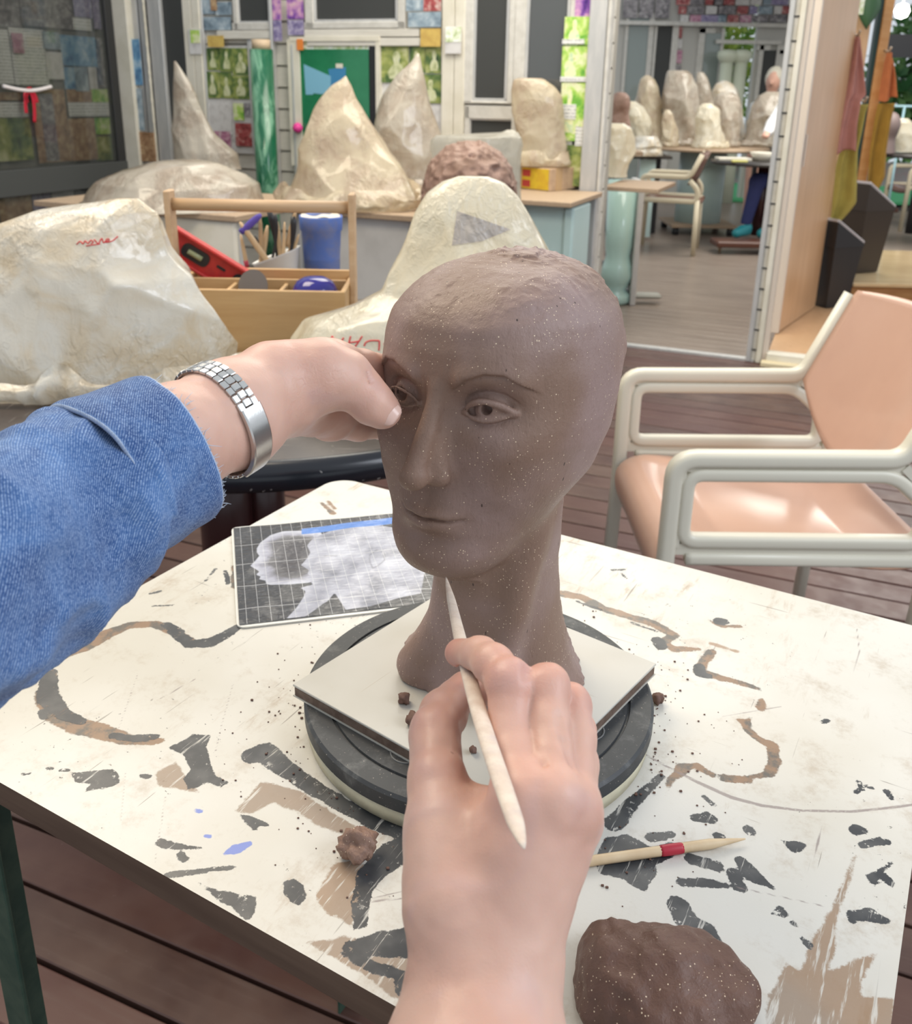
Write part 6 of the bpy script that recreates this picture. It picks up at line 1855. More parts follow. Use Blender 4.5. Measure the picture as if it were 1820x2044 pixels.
# reflection on the green panel as flat coloured shapes: pale marquee and blue box
mb = MB()
def wpoly(mb, pts, off):
    V = np.array([WP(x, y, off) for x, y in pts]); n_ = len(V); V = np.concatenate([V, V - NX * .001])
    mb.add(V, [tuple(range(n_)), tuple(range(n_, 2 * n_))[::-1]] + [(i, (i + 1) % n_, n_ + (i + 1) % n_, n_ + i) for i in range(n_)]); return mb
o = wpoly(mb, [(606, 128), (660, 152), (660, 185), (640, 188), (626, 186), (624, 189), (610, 189)], .0255).build('reflected_marquee', pm['lblue']); reparent_world(o, fr)
o = wpoly(MB(), [(655, 138), (690, 134), (690, 152), (686, 170), (660, 172)], .0252).build('reflected_blue_box', pm['mblue']); reparent_world(o, fr)
part('white_label', (670, 127, 684, 136), m_white, .027, .001)
mb = MB(); p_ = WP(594, 255, .05); mb.lathe([(.002, -.03), (.022, -.02), (.03, 0), (.02, .02), (.002, .028)], p_, 16)
tag(mb.build('pink_flower', simple('pink_petals', (0.70, 0.05, 0.28), .5)), 'pink artificial flower at the left edge of the glazed frame', 'flower')
# panel right of the frame
pic('notice_board', 'glazed panel with dark green sculpture photographs behind the tall bags', (757, 88, 884, 330), 'white', .006, 'panel')
pic('garden_photograph', 'dark green terrace photograph right of the green panel', (760, 92, 815, 165), 'green', .012, group='sculpture photographs on the right panel')
pic('garden_photograph', 'olive photograph of a figure above the twisted bag', (817, 92, 848, 145), 'green', .013, group='sculpture photographs on the right panel')
pic('garden_photograph', 'dark photograph of a pale yellow statue beside the cream trim', (849, 92, 880, 146), 'green', .012, group='sculpture photographs on the right panel')
pic('garden_photograph', 'green photograph of a white fountain below the yellow statue', (842, 148, 883, 206), 'green', .013, group='sculpture photographs on the right panel')
pic('paper_sheet', 'white paper below the fountain photograph beside the cream trim', (852, 212, 883, 270), 'white', .012, 'paper')
pic('yellow_note', 'mustard card stuck under the right group photographs', (839, 57, 879, 93), 'yellow', .040, 'note')
pic('photograph', 'pale portrait photograph top right of the wider window', (810, -10, 845, 22), 'blue', .034)
pic('photograph', 'small brown and red photograph in the upper right group', (845, -10, 880, 22), 'red', .034)
pic('photograph', 'wide pale group photograph right of the wider window', (814, 24, 880, 54), 'blue', .035)
pic('green_leaflet', 'green and white leaflet pinned on the wide cream trim', (888, 53, 920, 107), 'white', .050, 'leaflet')
pic('green_leaflet_picture', 'green leafy picture heading the leaflet on the wide trim', (889, 54, 920, 84), 'foil', .052, 'picture')
# green poster column
for i, (r, mt, lb) in enumerate((((1148, -20, 1202, 33), 'purple', 'purple photograph at the head of the poster column'), ((1126, 33, 1202, 90), 'lime', 'lime poster of two figures, top of the green column'), ((1121, 92, 1200, 162), 'lime', 'lime poster of dancers, second in the green column'), ((1118, 165, 1194, 282), 'lime', 'tall lime poster with white captions, third in the green column'), ((1130, 290, 1185, 372), 'green', 'darker green poster at the foot of the green column'))):
    pic('poster', lb, r, mt, .034 + .001 * i, 'poster')
for r, lb in (((1122, 78, 1166, 88), 'white caption strip under the top lime poster'), ((1118, 153, 1192, 163), 'white caption strip under the second lime poster'), ((1169, 166, 1193, 211), 'white caption label upper right of the third lime poster'), ((1123, 208, 1149, 238), 'white caption label left of the third lime poster'), ((1148, 253, 1186, 292), 'large white caption label low on the third lime poster')):
    pic('caption_label', lb, r, 'text', .041, 'label')
# the statues and dancers seen in the photographs: flat print on each picture
m_fig = {'green': print_mat('printed_statue', [(0.26, 0.30, 0.12), (0.58, 0.60, 0.34), (0.70, 0.70, 0.52)], 30), 'lime': print_mat('printed_dancer', [(0.60, 0.66, 0.20), (0.82, 0.82, 0.50), (0.30, 0.56, 0.36)], 22)}
fg = random.Random(11)
for o in [o for o in C.objects if o.get('label') and (o.name.startswith('garden_photograph') or (o.name.startswith('poster') and 'lime' in o['label']))]:
    bb = np.array([v_.co for v_ in o.data.vertices]); s_ = (bb - W0) @ AX; z_ = bb[:, 2]; off_ = ((bb - W0) @ NX).max() + .0008
    lime = o.name.startswith('poster'); n_ = 2 if lime else 1
    for q in range(n_):
        wd = (s_.max() - s_.min()) / n_; hh = z_.max() - z_.min(); sc_ = s_.min() + wd * (q + .5 + fg.uniform(-.08, .08)); zb_ = z_.min() + hh * fg.uniform(.06, .16)
        shp = [(-.26, 0), (-.30, .18), (-.20, .34), (-.10, .42), (-.11, .50), (-.13, .60), (-.09, .72), (0, .76), (.09, .72), (.13, .60), (.10, .50), (.10, .42), (.22, .34), (.28, .16), (.24, 0)]
        mb = MB(); V = np.array([W0 + AX * (sc_ + x * wd * fg.uniform(.85, 1.1)) + NX * off_ + np.array([0, 0, zb_ + y * hh]) for x, y in shp]); V = np.concatenate([V, V - NX * .0006]); k_ = len(shp)
        mb.add(V, [tuple(range(k_)), tuple(range(k_, 2 * k_))[::-1]] + [(i, (i + 1) % k_, k_ + (i + 1) % k_, k_ + i) for i in range(k_)])
        f_ = mb.build('printed_figure', m_fig['lime' if lime else 'green'], o)
# green glazed pillar in front of the weatherboards
p0 = WP(512, 250, .16); p1 = WP(545, 250, .16); rg = np.linalg.norm(p1 - p0) / 2 * 1.15
k = NT('mottled_green_glaze'); v = k.obj((1, 1, .35))
b = k.mix(k.smooth(k.noise(v, 14, 4, .6, .8), .45, .62), (0.010, 0.11, 0.05), (0.16, 0.34, 0.22)); m_gl = k.done(k.bsdf(b, .15, spec=.6))
col = thing('green_pillar', 'tall mottled green glazed ceramic pillar before the weatherboards', 'pillar', np.array([*(p0 + p1)[:2] / 2, 0]))
ztop = WP(528, 99, .16)[2]
MB().lathe([(rg, .0), (rg, ztop)], seg=32).build('shaft', m_gl, col)
MB().lathe([(rg * .8, ztop), (rg * .8, ztop + .05)], seg=24).build('cap', simple('tan_cap', (0.55, 0.42, 0.28), .6), col)
# lamp reflection source: a small ceiling globe seen in the dark glass is left to the renderer

# ---------------- pictures behind the tinted pane of the left wall
cab = [  # rect, material, what it is
 ((-60,-60,36,50),'grey','dark leaf photograph in the top left corner of the notice cabinet'), ((38,-60,142,54),'grey','large dark portrait poster at the top of the notice cabinet'), ((144,-60,180,34),'violet','grey photograph of sculptures top right in the notice cabinet'), ((146,36,182,60),'text','caption sheet under the grey sculpture photograph'), ((183,-60,216,58),'violet','photograph of masks at the top right edge of the cabinet'),
 ((-40,58,22,168),'text','typed sheet at the left edge of the notice cabinet'), ((24,58,92,170),'text','typed sheet with a small portrait in the notice cabinet'), ((25,66,47,106),'pink','small framed portrait on the typed sheet'), ((86,64,120,98),'blue','blue grey head photograph in the notice cabinet'), ((93,104,126,158),'white','blank pale sheet right of the typed pages'),
 ((122,72,192,132),'sky','blue seascape poster with two dark figures in the cabinet'), ((193,76,214,102),'grey','small dark photograph right of the seascape'), ((128,134,150,178),'sky','narrow blue photograph under the seascape'), ((150,134,176,182),'blue','portrait of a man in a dark suit under the seascape'), ((178,134,194,178),'white','narrow pale sheet beside the suited portrait'), ((195,98,222,176),'grey','tall grey figure drawing at the right of the cabinet'),
 ((-40,184,42,200),'sepia','brown caption strip left of the red ribbon'), ((-40,204,56,234),'text','printed title sheet under the brown caption strip'), ((-40,236,64,322),'green','green garden poster low at the left of the cabinet'), ((70,178,136,324),'sepia','tan poster with a dark standing figure in the cabinet'), ((86,186,112,322),'grey','dark standing figure cut out on the tan poster'), ((134,178,184,204),'sepia','brown strip above the white caption in the cabinet'), ((184,178,216,210),'lime','yellow green photograph above the white caption'),
 ((137,204,218,232),'text','white caption slip over the tan papers'), ((140,236,192,320),'sepia','tan handwritten paper beneath the white caption'), ((190,234,222,268),'lime','yellow green photograph under the white caption'), ((190,272,224,320),'green','green figure photograph low at the right of the cabinet'), ((222,178,246,262),'violet','dark violet photograph at the far right of the cabinet'), ((228,272,248,314),'pink','small reddish photograph in the lower right corner of the cabinet'),
 ((0,386,66,470),'sepia','brown building photograph below the grey rail'), ((68,384,106,470),'violet','blue violet crowd photograph below the grey rail'), ((108,380,152,470),'white','pale sheet below the grey rail'), ((154,378,196,470),'grey','grey photograph right of the pale sheet below the rail'),
]
for i, (r, mt, lb) in enumerate(cab):
    o = lr(MB(), *r, .006 + .0022 * (i % 5) + (.012 if ('cut out' in lb or 'small framed' in lb or 'white caption slip' in lb) else 0), .002).build('cabinet_picture', pm[mt])
    tag(o, lb, 'picture')
# white stick with red ribbon hung on the pane
p, q = LP(6, 172, .05), LP(102, 173, .05); m_ = LP(58, 181, .052)
rb_ = thing('ribboned_stick', 'white paper stick tied with a red ribbon hanging on the dark cabinet pane', 'ribbon', m_)
mb = MB().tube(catmull([p, (p + m_) / 2 - (0, 0, .004), m_, (q + m_) / 2 - (0, 0, .004), q], 5), .010, 8); reparent_world(mb.build('stick', simple('white_paper', (0.78, 0.72, 0.70), .6)), rb_)
m_rib = simple('red_ribbon_satin', (0.50, 0.015, 0.035), .35)
for pts in ([(58,178),(52,192),(51,212),(53,226)], [(59,178),(66,196),(69,222),(69,244)], [(58,177),(50,190),(55,205)], [(60,177),(70,192),(74,205)], [(56,176),(60,180),(63,176)]):
    P = catmull([LP(x, y, .054) for x, y in pts], 5); mb = MB().sweep(P, rrect(.022, .003, .001, 1), up=AX); reparent_world(mb.build('ribbon', m_rib), rb_)
# ================================================================ mirror reflections, built as a solid room beyond an opening
def fbox(mb, x0, y0, x1, y1, Y_, th=.03, zmin=None, bev=0.0):
    ym, xm = (y0 + y1) / 2, (x0 + x1) / 2
    xa, xb = UY(x0, ym, Y_)[0], UY(x1, ym, Y_)[0]; z1, z0 = UY(xm, y0, Y_)[2], UY(xm, y1, Y_)[2]
    if zmin is not None: z0 = zmin
    return mb.box(((xa + xb) / 2, Y_ + th / 2, (z0 + z1) / 2), (abs(xb - xa), th, abs(z1 - z0)), None, bev)
YF_ = 12.2
m_farwall = simple('far_wall_paint', (0.50, 0.49, 0.45), .6)
wf = tag(fbox(fbox(fbox(MB(), 1150, -80, 1432, 400, YF_ + .05, .08, 0), 1500, -80, 1700, 400, YF_ + .05, .08, 0), 1425, -80, 1510, 52, YF_ + .05, .08).build('wall_far', m_farwall), kind='structure')
m_skyglass = simple('grey_green_glass', (0.27, 0.31, 0.29), .06, spec=.8)
def fwin(n, outer, inner, mat):
    x0, y0, x1, y1 = outer; a0, b0, a1, b1 = inner; mb = MB()
    fbox(mb, x0, y0, a0, y1, YF_, .05, 0); fbox(mb, a1, y0, x1, y1, YF_, .05, 0); fbox(mb, a0, y0, a1, b0, YF_, .05)
    o = tag(mb.build('door_%d' % n, m_winframe), kind='structure'); fbox(MB(), a0, b0, a1, b1, YF_ + .02, .01, 0).build('pane', mat, o); return o
fwin(2, (1240, 26, 1296, 320), (1246, 34, 1286, 320), m_skyglass); fwin(3, (1297, 44, 1344, 320), (1302, 52, 1332, 320), m_mesh)
fwin(4, (1384, 56, 1434, 320), (1396, 66, 1428, 320), m_skyglass); fwin(5, (1504, 90, 1552, 320), (1512, 100, 1538, 320), m_mesh); fwin(6, (1552, 100, 1600, 320), (1556, 108, 1590, 320), m_mesh)
tag(fbox(fbox(MB(), 1429, 80, 1560, 88, YF_ - .05, .04), 1236, 44, 1580, 52, YF_ - .06, .05).build('trim_14', m_winframe), kind='structure')
for i, (r, mt, lb) in enumerate((((1337, 45, 1362, 76), 'red', 'upper red photograph on the far white post'), ((1337, 79, 1361, 96), 'white', 'pale photograph on the far white post'), ((1338, 100, 1361, 126), 'pink', 'reddish photograph on the far white post'), ((1338, 130, 1359, 146), 'grey', 'lowest grey photograph on the far white post'))):
    tag(fbox(MB(), *r, YF_ + .03, .01).build('photograph', pm[mt]), lb, 'picture')
i = 0; ORD = ('first','second','third','fourth','fifth','sixth','seventh','eighth','ninth','tenth','eleventh','twelfth','thirteenth','fourteenth','fifteenth','sixteenth','seventeenth')
for row, (ya, yb_) in enumerate(((-16, 10), (12, 28), (30, 45))):
    x = 1350 + row * 4; j_ = 0
    while x < 1600:
        w_ = rnd.choice((16, 22, 28, 34)); mt = rnd.choice(('grey', 'white', 'red', 'grey', 'blue', 'pink', 'white', 'violet'))
        tag(fbox(MB(), x, ya, x + w_, yb_, YF_ - .02 - .002 * (i % 3), .004).build('snapshot', pm[mt]), '%s snapshot, %s from the left in the %s row above the far doors' % ({'grey':'grey','white':'pale','red':'red','blue':'bluish','pink':'pink','violet':'violet'}[mt], ORD[j_], ('top','middle','bottom')[row]), 'picture', 'snapshots above the far doors'); x += w_ + rnd.choice((0, 2, 3)); i += 1; j_ += 1
for x0, w_o in ((1244, 'left'), (1276, 'middle'), (1308, 'right')):
    tag(fbox(MB(), x0, -14, x0 + 29, 36, YF_ - .02, .004).build('snapshot', pm['grey']), 'grey reflective photograph over the far left door, %s one of three' % w_o, 'picture', 'grey photographs over the far left door')
# two pale columns with swollen heads
m_pale = simple('pale_green_column', (0.62, 0.66, 0.52), .4)
for xc_, lb in ((1452, 'left of two pale bulb topped columns beyond the far glass'), (1480, 'right of two pale bulb topped columns beyond the far glass')):
    c_ = UY(xc_, 112, 11.9); t = thing('bulb_column', lb, 'column', (c_[0], 11.9, 0)); q = c_[2]
    MB().lathe([(.085, 0), (.075, q - .06)], seg=20).build('shaft', m_pale, t); MB().lathe([(.055, q - .10), (.10, q - .05), (.125, q), (.115, q + .05), (.06, q + .07), (.003, q + .075)], seg=24).build('bulb', m_pale, t)
# foliage outside
def shrub(name, lab, c, r, n, col, seed, leaf=.06):
    t = thing(name, lab, 'shrub', (c[0], c[1], 0)); rr_ = random.Random(seed); mb = MB()
    V = []; Fc = []
    for i in range(n):
        u = np.array([rr_.gauss(0, 1), rr_.gauss(0, 1), rr_.gauss(0, 1)]); u /= np.linalg.norm(u); rad = rr_.random() ** .4
        p = u * np.array(r) * rad + np.array([0, 0, c[2]])
        a_ = np.array([rr_.gauss(0, 1), rr_.gauss(0, 1), rr_.gauss(0, 1)]); a_ /= np.linalg.norm(a_); b_ = np.cross(a_, u); b_ /= np.linalg.norm(b_) + 1e-9
        s_ = leaf * rr_.uniform(.6, 1.5); k0 = len(V); V += [p, p + a_ * s_ * .5 + b_ * s_ * .25, p + a_ * s_, p + a_ * s_ * .5 - b_ * s_ * .25]; Fc.append((k0, k0 + 1, k0 + 2, k0 + 3))
    mb.add(np.array(V), Fc); o = mb.build('foliage', col, t, fix=False); o['kind'] = 'stuff'
    MB().tube([(0, 0, 0), (.03, 0, c[2])], .04, 8).build('stem', simple('bark', (0.10, 0.07, 0.05), .8), t)
def leaf_mat(nm, a, b_):
    k = NT(nm); cc = k.mix(k.smooth(k.noise(k.obj(), 3, 3), .4, .65), a, b_); p = k.bsdf(cc, .45); tr = k.n('BsdfTranslucent'); k.put(tr, 'Color', cc); mx = k.n('MixShader'); k.put(mx, 0, .45); k.put(mx, 1, p); k.put(mx, 2, tr); return k.done(mx.outputs[0])
lf1 = leaf_mat('leaf_green', (0.16, 0.30, 0.06), (0.46, 0.52, 0.10)); lf2 = leaf_mat('leaf_dark', (0.04, 0.13, 0.04), (0.18, 0.32, 0.10))
c_ = UY(1460, 110, 14.6); shrub('garden_shrub', 'bright yellow green shrub outside behind the bulb columns', (c_[0], 14.6, c_[2]), (.8, .5, 1.1), 1500, lf1, 3, .13)
c_ = UY(1815, 180, 15.5); shrub('garden_shrub', 'dark leafy shrub outside at the far right', (c_[0] + .3, 15.5, c_[2]), (1.1, .7, 1.4), 1800, lf2, 5, .22)

# bags on the far tables
ZF = UY(1400, 292, 9.2)[2]
far = [(9.40, [(150,1288,1296),(158,1278,1306),(175,1272,1314),(205,1268,1319),(235,1266,1322),(262,1264,1322)], 'tall slim cream bag at the left of the far bag group', m_bagB),
 (9.30, [(141,1332,1372),(150,1328,1382),(175,1324,1390),(210,1322,1394),(240,1324,1392),(262,1326,1390)], 'largest grey beige bag in the middle of the far bag group', m_bagG),
 (9.70, [(144,1392,1404),(155,1388,1412),(175,1386,1418),(200,1386,1424),(240,1386,1430)], 'slim bag directly right of the largest far bag', m_bagG),
 (9.80, [(161,1440,1452),(168,1428,1464),(182,1420,1476),(215,1416,1482),(250,1416,1484)], 'clear greyish bag behind the rounded far bag', m_bagC),
 (9.10, [(184,1440,1462),(192,1430,1472),(210,1424,1478),(240,1424,1478),(262,1428,1476)], 'rounded pinkish grey bag at the right of the far group', m_bagG),
 (8.80, [(206,1404,1420),(215,1392,1430),(235,1388,1436),(258,1388,1440),(272,1390,1444)], 'small pale bag with white corner on the far pedestal table', m_bagA),
 (9.00, [(202,1250,1268),(212,1246,1284),(230,1246,1296),(250,1250,1304),(268,1252,1300)], 'slumped cream bag behind the left far table edge', m_bagA),
 (8.90, [(219,1328,1336),(228,1322,1344),(250,1320,1349),(270,1320,1350)], 'small hunched beige bag between the taller far bags', m_bagB),
 (8.50, [(272,1268,1310),(280,1262,1316),(292,1258,1318)], 'flat heap of clear bag on the left far table', m_bagC),
 (9.40, [(183,1530,1560),(192,1515,1575),(215,1500,1580),(245,1492,1585),(270,1488,1585)], 'broad brownish bag in front of the white haired person', m_bagG),
 (5.35, [(246,1215,1246),(255,1205,1258),(275,1203,1264),(310,1203,1260),(345,1203,1252)], 'cream mirror image of the upright bag just beyond the metal post', m_bagA)]  # last entry: the upright bag's reflection as a solid bag
for Yc, rows, lb, mt in far:
    zb = .80 if Yc < 5.6 else (ZF + .001 if Yc > 8.7 else UY(1270, 310, 8.6)[2] + .001)
    bag('plastic_bag', lb, Yc, rows, zb, mt, 100 + int(Yc * 10) + rows[0][1], .75, 1.05, 1.0, nu=54, nv=90, skirt=False, foldn=6, hem=(.05 if Yc > 8 else 0))
def ped_table(name, lab, c, r, z, mat_top, mat_ped, pr, base=True):
    t = thing(name, lab, 'table', (c[0], c[1], 0)); MB().lathe([(.004, z - .03), (r, z - .03), (r + .006, z - .015), (r, z), (.004, z)], seg=40).build('tabletop', mat_top, t); MB().lathe([(pr, .1), (pr, z - .03)], seg=28).build('pedestal', mat_ped, t)
    if base:
        MB().box((0, 0, .085), (.62, .62, .03), None, .004).build('trolley_board', m_chip, t)
        for sx in (-1, 1):
            for sy in (-1, 1): MB().lathe([(.03, .0), (.035, .035), (.03, .07)], (sx * .26, sy * .26, 0), 10).build('castor', m_black, t)
    return t
m_darktop = simple('dark_table_top', (0.05, 0.045, 0.042), .25)
ZF = UY(1400, 292, 9.2)[2]
c_ = UY(1405, 300, 9.2); ped_table('pedestal_table', 'table on pale green round pedestal with trolley under the far bags', (c_[0], 9.2), .60, ZF, m_chip, m_aqua, .22)
for xa, yb_, lb in ((1254, 9.27, 'dark square table under the slumped bag at the left of the far group'), (1562, 9.45, 'dark square table under the broad brownish bag at the right of the far group')):
    x_ = UY(xa, 290, yb_)[0]; t = thing('square_table', lb, 'table', (x_, yb_, 0)); MB().box((0, 0, ZF - .012), (.42, .50, .024), None, .003).build('tabletop', m_darktop, t)
    for sx in (-1, 1):
        for sy in (-1, 1): MB().box((sx * .18, sy * .22, (ZF - .024) / 2), (.04, .04, ZF - .024)).build('leg', m_black, t)
c_ = UY(1500, 320, 8.3); ZQ = UY(1480, 320, 8.3)[2]; ped_table('round_table', 'dark round table at the right of the mirrored room with books and a bowl', (c_[0] + .12, 8.3), .46, ZQ, m_darktop, m_dred, .05, False)
tag(MB().box((UY(1470, 304, 8.2)[0], 8.28, ZQ + .012), (.28, .16, .022), None, .003).build('book', m_white), 'white book on the dark round table in the mirrored room', 'book')
tag(MB().box((UY(1478, 312, 8.0)[0], 8.02, ZQ + .009), (.13, .05, .016), None, .003).build('yellow_pad', simple('yellow_pad', (0.62, 0.58, 0.18), .6)), 'pale yellow pad in front of the white book', 'pad')
tag(MB().lathe([(.06, 0), (.105, .07), (.10, .072), (.056, .006), (.003, .006)], (UY(1522, 304, 8.25)[0], 8.25, ZQ + .001), 28).build('bowl', m_white), 'cream bowl on the dark round table beside the book', 'bowl')
c_ = UY(1265, 312, 8.6); ZL = UY(1270, 310, 8.6)[2]
t = thing('side_table', 'narrow dark edged table with aqua panel at the left beyond the post', 'table', (c_[0], 8.6, 0)); MB().box((0.05, .15, ZL - .012), (.55, .5, .024)).build('tabletop', m_darktop, t); MB().box((.12, -.05, ZL / 2), (.14, .03, ZL - .06)).build('panel', m_aqua, t); MB().box((-.1, .3, ZL / 2), (.05, .05, ZL - .03)).build('leg', m_black, t); MB().box((.28, .3, ZL / 2), (.05, .05, ZL - .03)).build('leg', m_black, t)
d4 = desk('desk', 'mirror image of the bare board desk beyond the metal post', UZ(1290, 388, ZDK) + DY * .30, .30, .50, [], [])  # the desk's reflection, modelled as a second desk
# reflection of the aqua desk pedestal, built solid just beyond the post
c_ = UZ(1226, 604, 0.0)
t = thing('aqua_pedestal', 'mirror image of the pale aqua desk pedestal right of the metal post', 'pedestal', (c_[0], c_[1], 0))
zt_ = .76
MB().lathe([(.085, .0), (.10, .02), (.095, .06), (.065, .09), (.085, .13), (.105, .18), (.09, .24), (.075, .30), (.085, .36), (.092, zt_)], seg=28).build('column', simple('aqua_glaze', (0.46, 0.66, 0.60), .12, spec=.6), t)
MB().box((.10, .06, zt_ / 2), (.035, .30, zt_), None, .006).build('side_panel', m_greyp, t)
MB().box((.20, .0, .05), (.18, .10, .028), None, .012).build('castor_plate', simple('grey_cast_iron', (0.34, 0.34, 0.30), .5), t)

# chair reflected in the mirror, built solid
def tube_chair(name, lab, c, yaw, sc_=1.0, shellm=None, frame=None):
    t = thing(name, lab, 'chair', (c[0], c[1], 0), yaw)
    prof = rrect(.040 * sc_, .044 * sc_, .012, 3)
    S_ = lambda *q: np.array(q, float) * sc_
    for y in (-.245, .245):
        MB().sweep(fillet(np.array([S_(-.25, y, 0), S_(-.24, y, .645), S_(.15, y, .645), S_(.23, y, .83)]), .05, 5), prof, up=(0, 1, 0)).build('side_frame', frame, t)
        MB().sweep(fillet(np.array([S_(-.235, y, .45), S_(.22, y, .45), S_(.225, y, .54), S_(.15, y, .62)]), .04, 5), prof, up=(0, 1, 0)).build('seat_rail', frame, t)
        MB().sweep(np.array([S_(.225, y, .46), S_(.235, y, 0)]), prof, up=(0, 1, 0)).build('rear_leg', frame, t)
    G = [[S_(x, v * .23, z - .02 * (1 - v * v)) for v in np.linspace(-1, 1, 12)] for x, z in ((-.25, .40), (-.245, .445), (-.2, .462), (0, .45), (.2, .445), (.26, .46))]
    so = MB().grid(np.array(G)).build('seat', shellm, t).modifiers.new('t', 'SOLIDIFY'); so.thickness = .012
    G = [[S_(.15 + (z - .60) * .36 + .05 * (1 - v * v), v * .235, z) for v in np.linspace(-1, 1, 12)] for z in (.58, .66, .75, .84)]
    so = MB().grid(np.array(G)).build('backrest', shellm, t).modifiers.new('t', 'SOLIDIFY'); so.thickness = .012
    return t
m_brownshell = simple('brown_shell', (0.16, 0.085, 0.065), .25)
m_fcream = simple('cream_chair_frame', (0.62, 0.55, 0.40), .4)
a, b = UZ(1266, 504, 0), UZ(1372, 511, 0)
tube_chair('chair', 'cream framed chair with brown shell standing in the mirrored room', ((a[0] + b[0]) / 2 + .10, (a[1] + b[1]) / 2 + .22), math.atan2(b[1] - a[1], b[0] - a[0]), .98, m_brownshell, m_fcream)

# footstool, two people at the far tables
c_ = UZ(1480, 505, 0.0)
def stool(lab, c, w_=.5):
    t = thing('footstool', lab, 'stool', (c[0], c[1], 0)); MB().box((0, 0, .085), (w_, .26, .05), None, .01).build('seat', simple('brown_stool_wood', (0.11, 0.045, 0.03), .4), t)
    for sx in (-1, 1): MB().lathe([(.012, 0), (.018, .06)], (sx * w_ * .38, 0, 0), 10).build('foot', m_chip, t)
stool('low dark brown footstool under the blue legged sitter', c_)
def pmesh(name, fn, lo, hi, vox, mat, parent):
    me = sdf_mesh(fn, lo, hi, vox, name); o = obj(name, me, mat); reparent_world(o, parent); return o
m_fskin = simple('far_skin', (0.62, 0.36, 0.27), .5); m_hair = simple('white_hair', (0.62, 0.58, 0.48), .7, bump=(90, .8, .01)); m_grey = simple('grey_shirt', (0.44, 0.46, 0.47), .8); m_whs = simple('white_shirt', (0.74, 0.74, 0.74), .8, bump=(20, .6, .02)); m_leg = simple('navy_leggings', (0.030, 0.040, 0.14), .8, bump=(60, .4, .01)); m_teal = simple('teal_shoe', (0.03, 0.28, 0.32), .4); m_bhair = simple('brown_hair', (0.16, 0.09, 0.05), .6, bump=(90, .8, .01))
hd_ = UY(1540, 160, 10.2)
pr1 = thing('person', 'white haired person in grey top behind the broad brownish bag', 'person', (hd_[0] + .08, 10.2, 0))
h_ = hd_ + np.array([.02, 0, 0]); L_up = .62
def f1(P):
    d = sd_ell(P, h_, (.075, .095, .115)); d = smin(d, sd_caps(P, h_ - (0, -.01, .08), h_ - (.0, -.02, .20), .05, .055), .03)
    d = smin(d, sd_ell(P, h_ + (-.05, -.085, -.03), (.018, .03, .025)), .015)
    d = smin(d, sd_caps(P, h_ + (.0, .02, -.25), h_ + (.02, .05, -.75), .10, .12), .06)
    for s_ in (-1, 1):
        d = smin(d, sd_caps(P, h_ + (s_ * .16, .02, -.27), h_ + (s_ * .2, -.05, -.55), .05, .04), .04); d = smin(d, sd_caps(P, h_ + (s_ * .2, -.05, -.55), h_ + (s_ * .1, -.28, -.55), .038, .03), .02)
        d = smin(d, sd_caps(P, h_ + (s_ * .09, .05, -.75), (h_[0] + s_ * .1, 10.25, .06), .08, .045), .04)
    return d
pmesh('body', f1, (h_[0] - .35, 9.8, 0.0), (h_[0] + .35, 10.45, h_[2] + .16), .012, m_fskin, pr1)
def f1h(P): return smax(sd_ell(P, h_ + (.012, .02, .02), (.09, .108, .118)), -sd_ell(P, h_ + (-.075, -.10, -.06), (.075, .07, .085)), .015) + .006 * fbm(P, 30, 3, 2).astype(np.float32)
pmesh('hair', f1h, h_ - .17, h_ + .18, .008, m_hair, pr1)
def f1s(P):
    d = sd_caps(P, h_ + (.0, .02, -.26), h_ + (.02, .05, -.74), .112, .13)
    for s_ in (-1, 1): d = smin(d, sd_caps(P, h_ + (s_ * .15, .02, -.27), h_ + (s_ * .2, -.05, -.53), .062, .052), .05)
    return d
pmesh('grey_top', f1s, (h_[0] - .35, 9.9, h_[2] - .92), (h_[0] + .35, 10.45, h_[2] - .1), .012, m_grey, pr1)
# the sitter at the dark round table: white sleeve, navy leggings, teal shoe
kn_ = UY(1512, 362, 8.2); an_ = UY(1488, 452, 8.2); sh_ = UY(1562, 205, 8.75); el_ = UY(1542, 250, 8.6); ha_ = UY(1528, 272, 8.45)
hip = kn_ + np.array([.40, .45, .02])
pr2 = thing('person', 'seated person in white shirt and navy leggings with teal shoe on the footstool', 'person', (hip[0], hip[1], 0))
hd2 = sh_ + np.array([.2, .08, .28])
def f2(P):
    d = sd_ell(P, hd2, (.08, .095, .115)); d = smin(d, sd_caps(P, hd2, hd2 + (0, .01, -.2), .05, .055), .03); d = smin(d, sd_caps(P, hd2 + (0, .02, -.25), hip + (.05, 0, .05), .11, .13), .06)
    for s_ in (0, .36):
        o_ = np.array([s_, .02, 0]); d = smin(d, sd_caps(P, sh_ + o_ + (.04, 0, 0), el_ + o_, .045, .038), .03); d = smin(d, sd_caps(P, el_ + o_, ha_ + o_ * .6, .036, .026), .01); d = smin(d, sd_ell(P, ha_ + o_ * .6, (.03, .05, .022)), .015)
    for o_ in (np.zeros(3), np.array([.22, .02, 0])):
        d = smin(d, sd_caps(P, hip + o_ * .6, kn_ + o_, .075, .055), .04); d = smin(d, sd_caps(P, kn_ + o_, an_ + o_, .055, .036), .02); d = smin(d, sd_caps(P, an_ + o_, an_ + o_ + (-.08, -.05, -.04), .036, .028), .02)
    return d
lo, hi = bounds([hd2, hip, an_, ha_, kn_, hd2 + (.3, 0, .0)], .2)
pmesh('body', f2, lo, hi, .012, m_fskin, pr2)
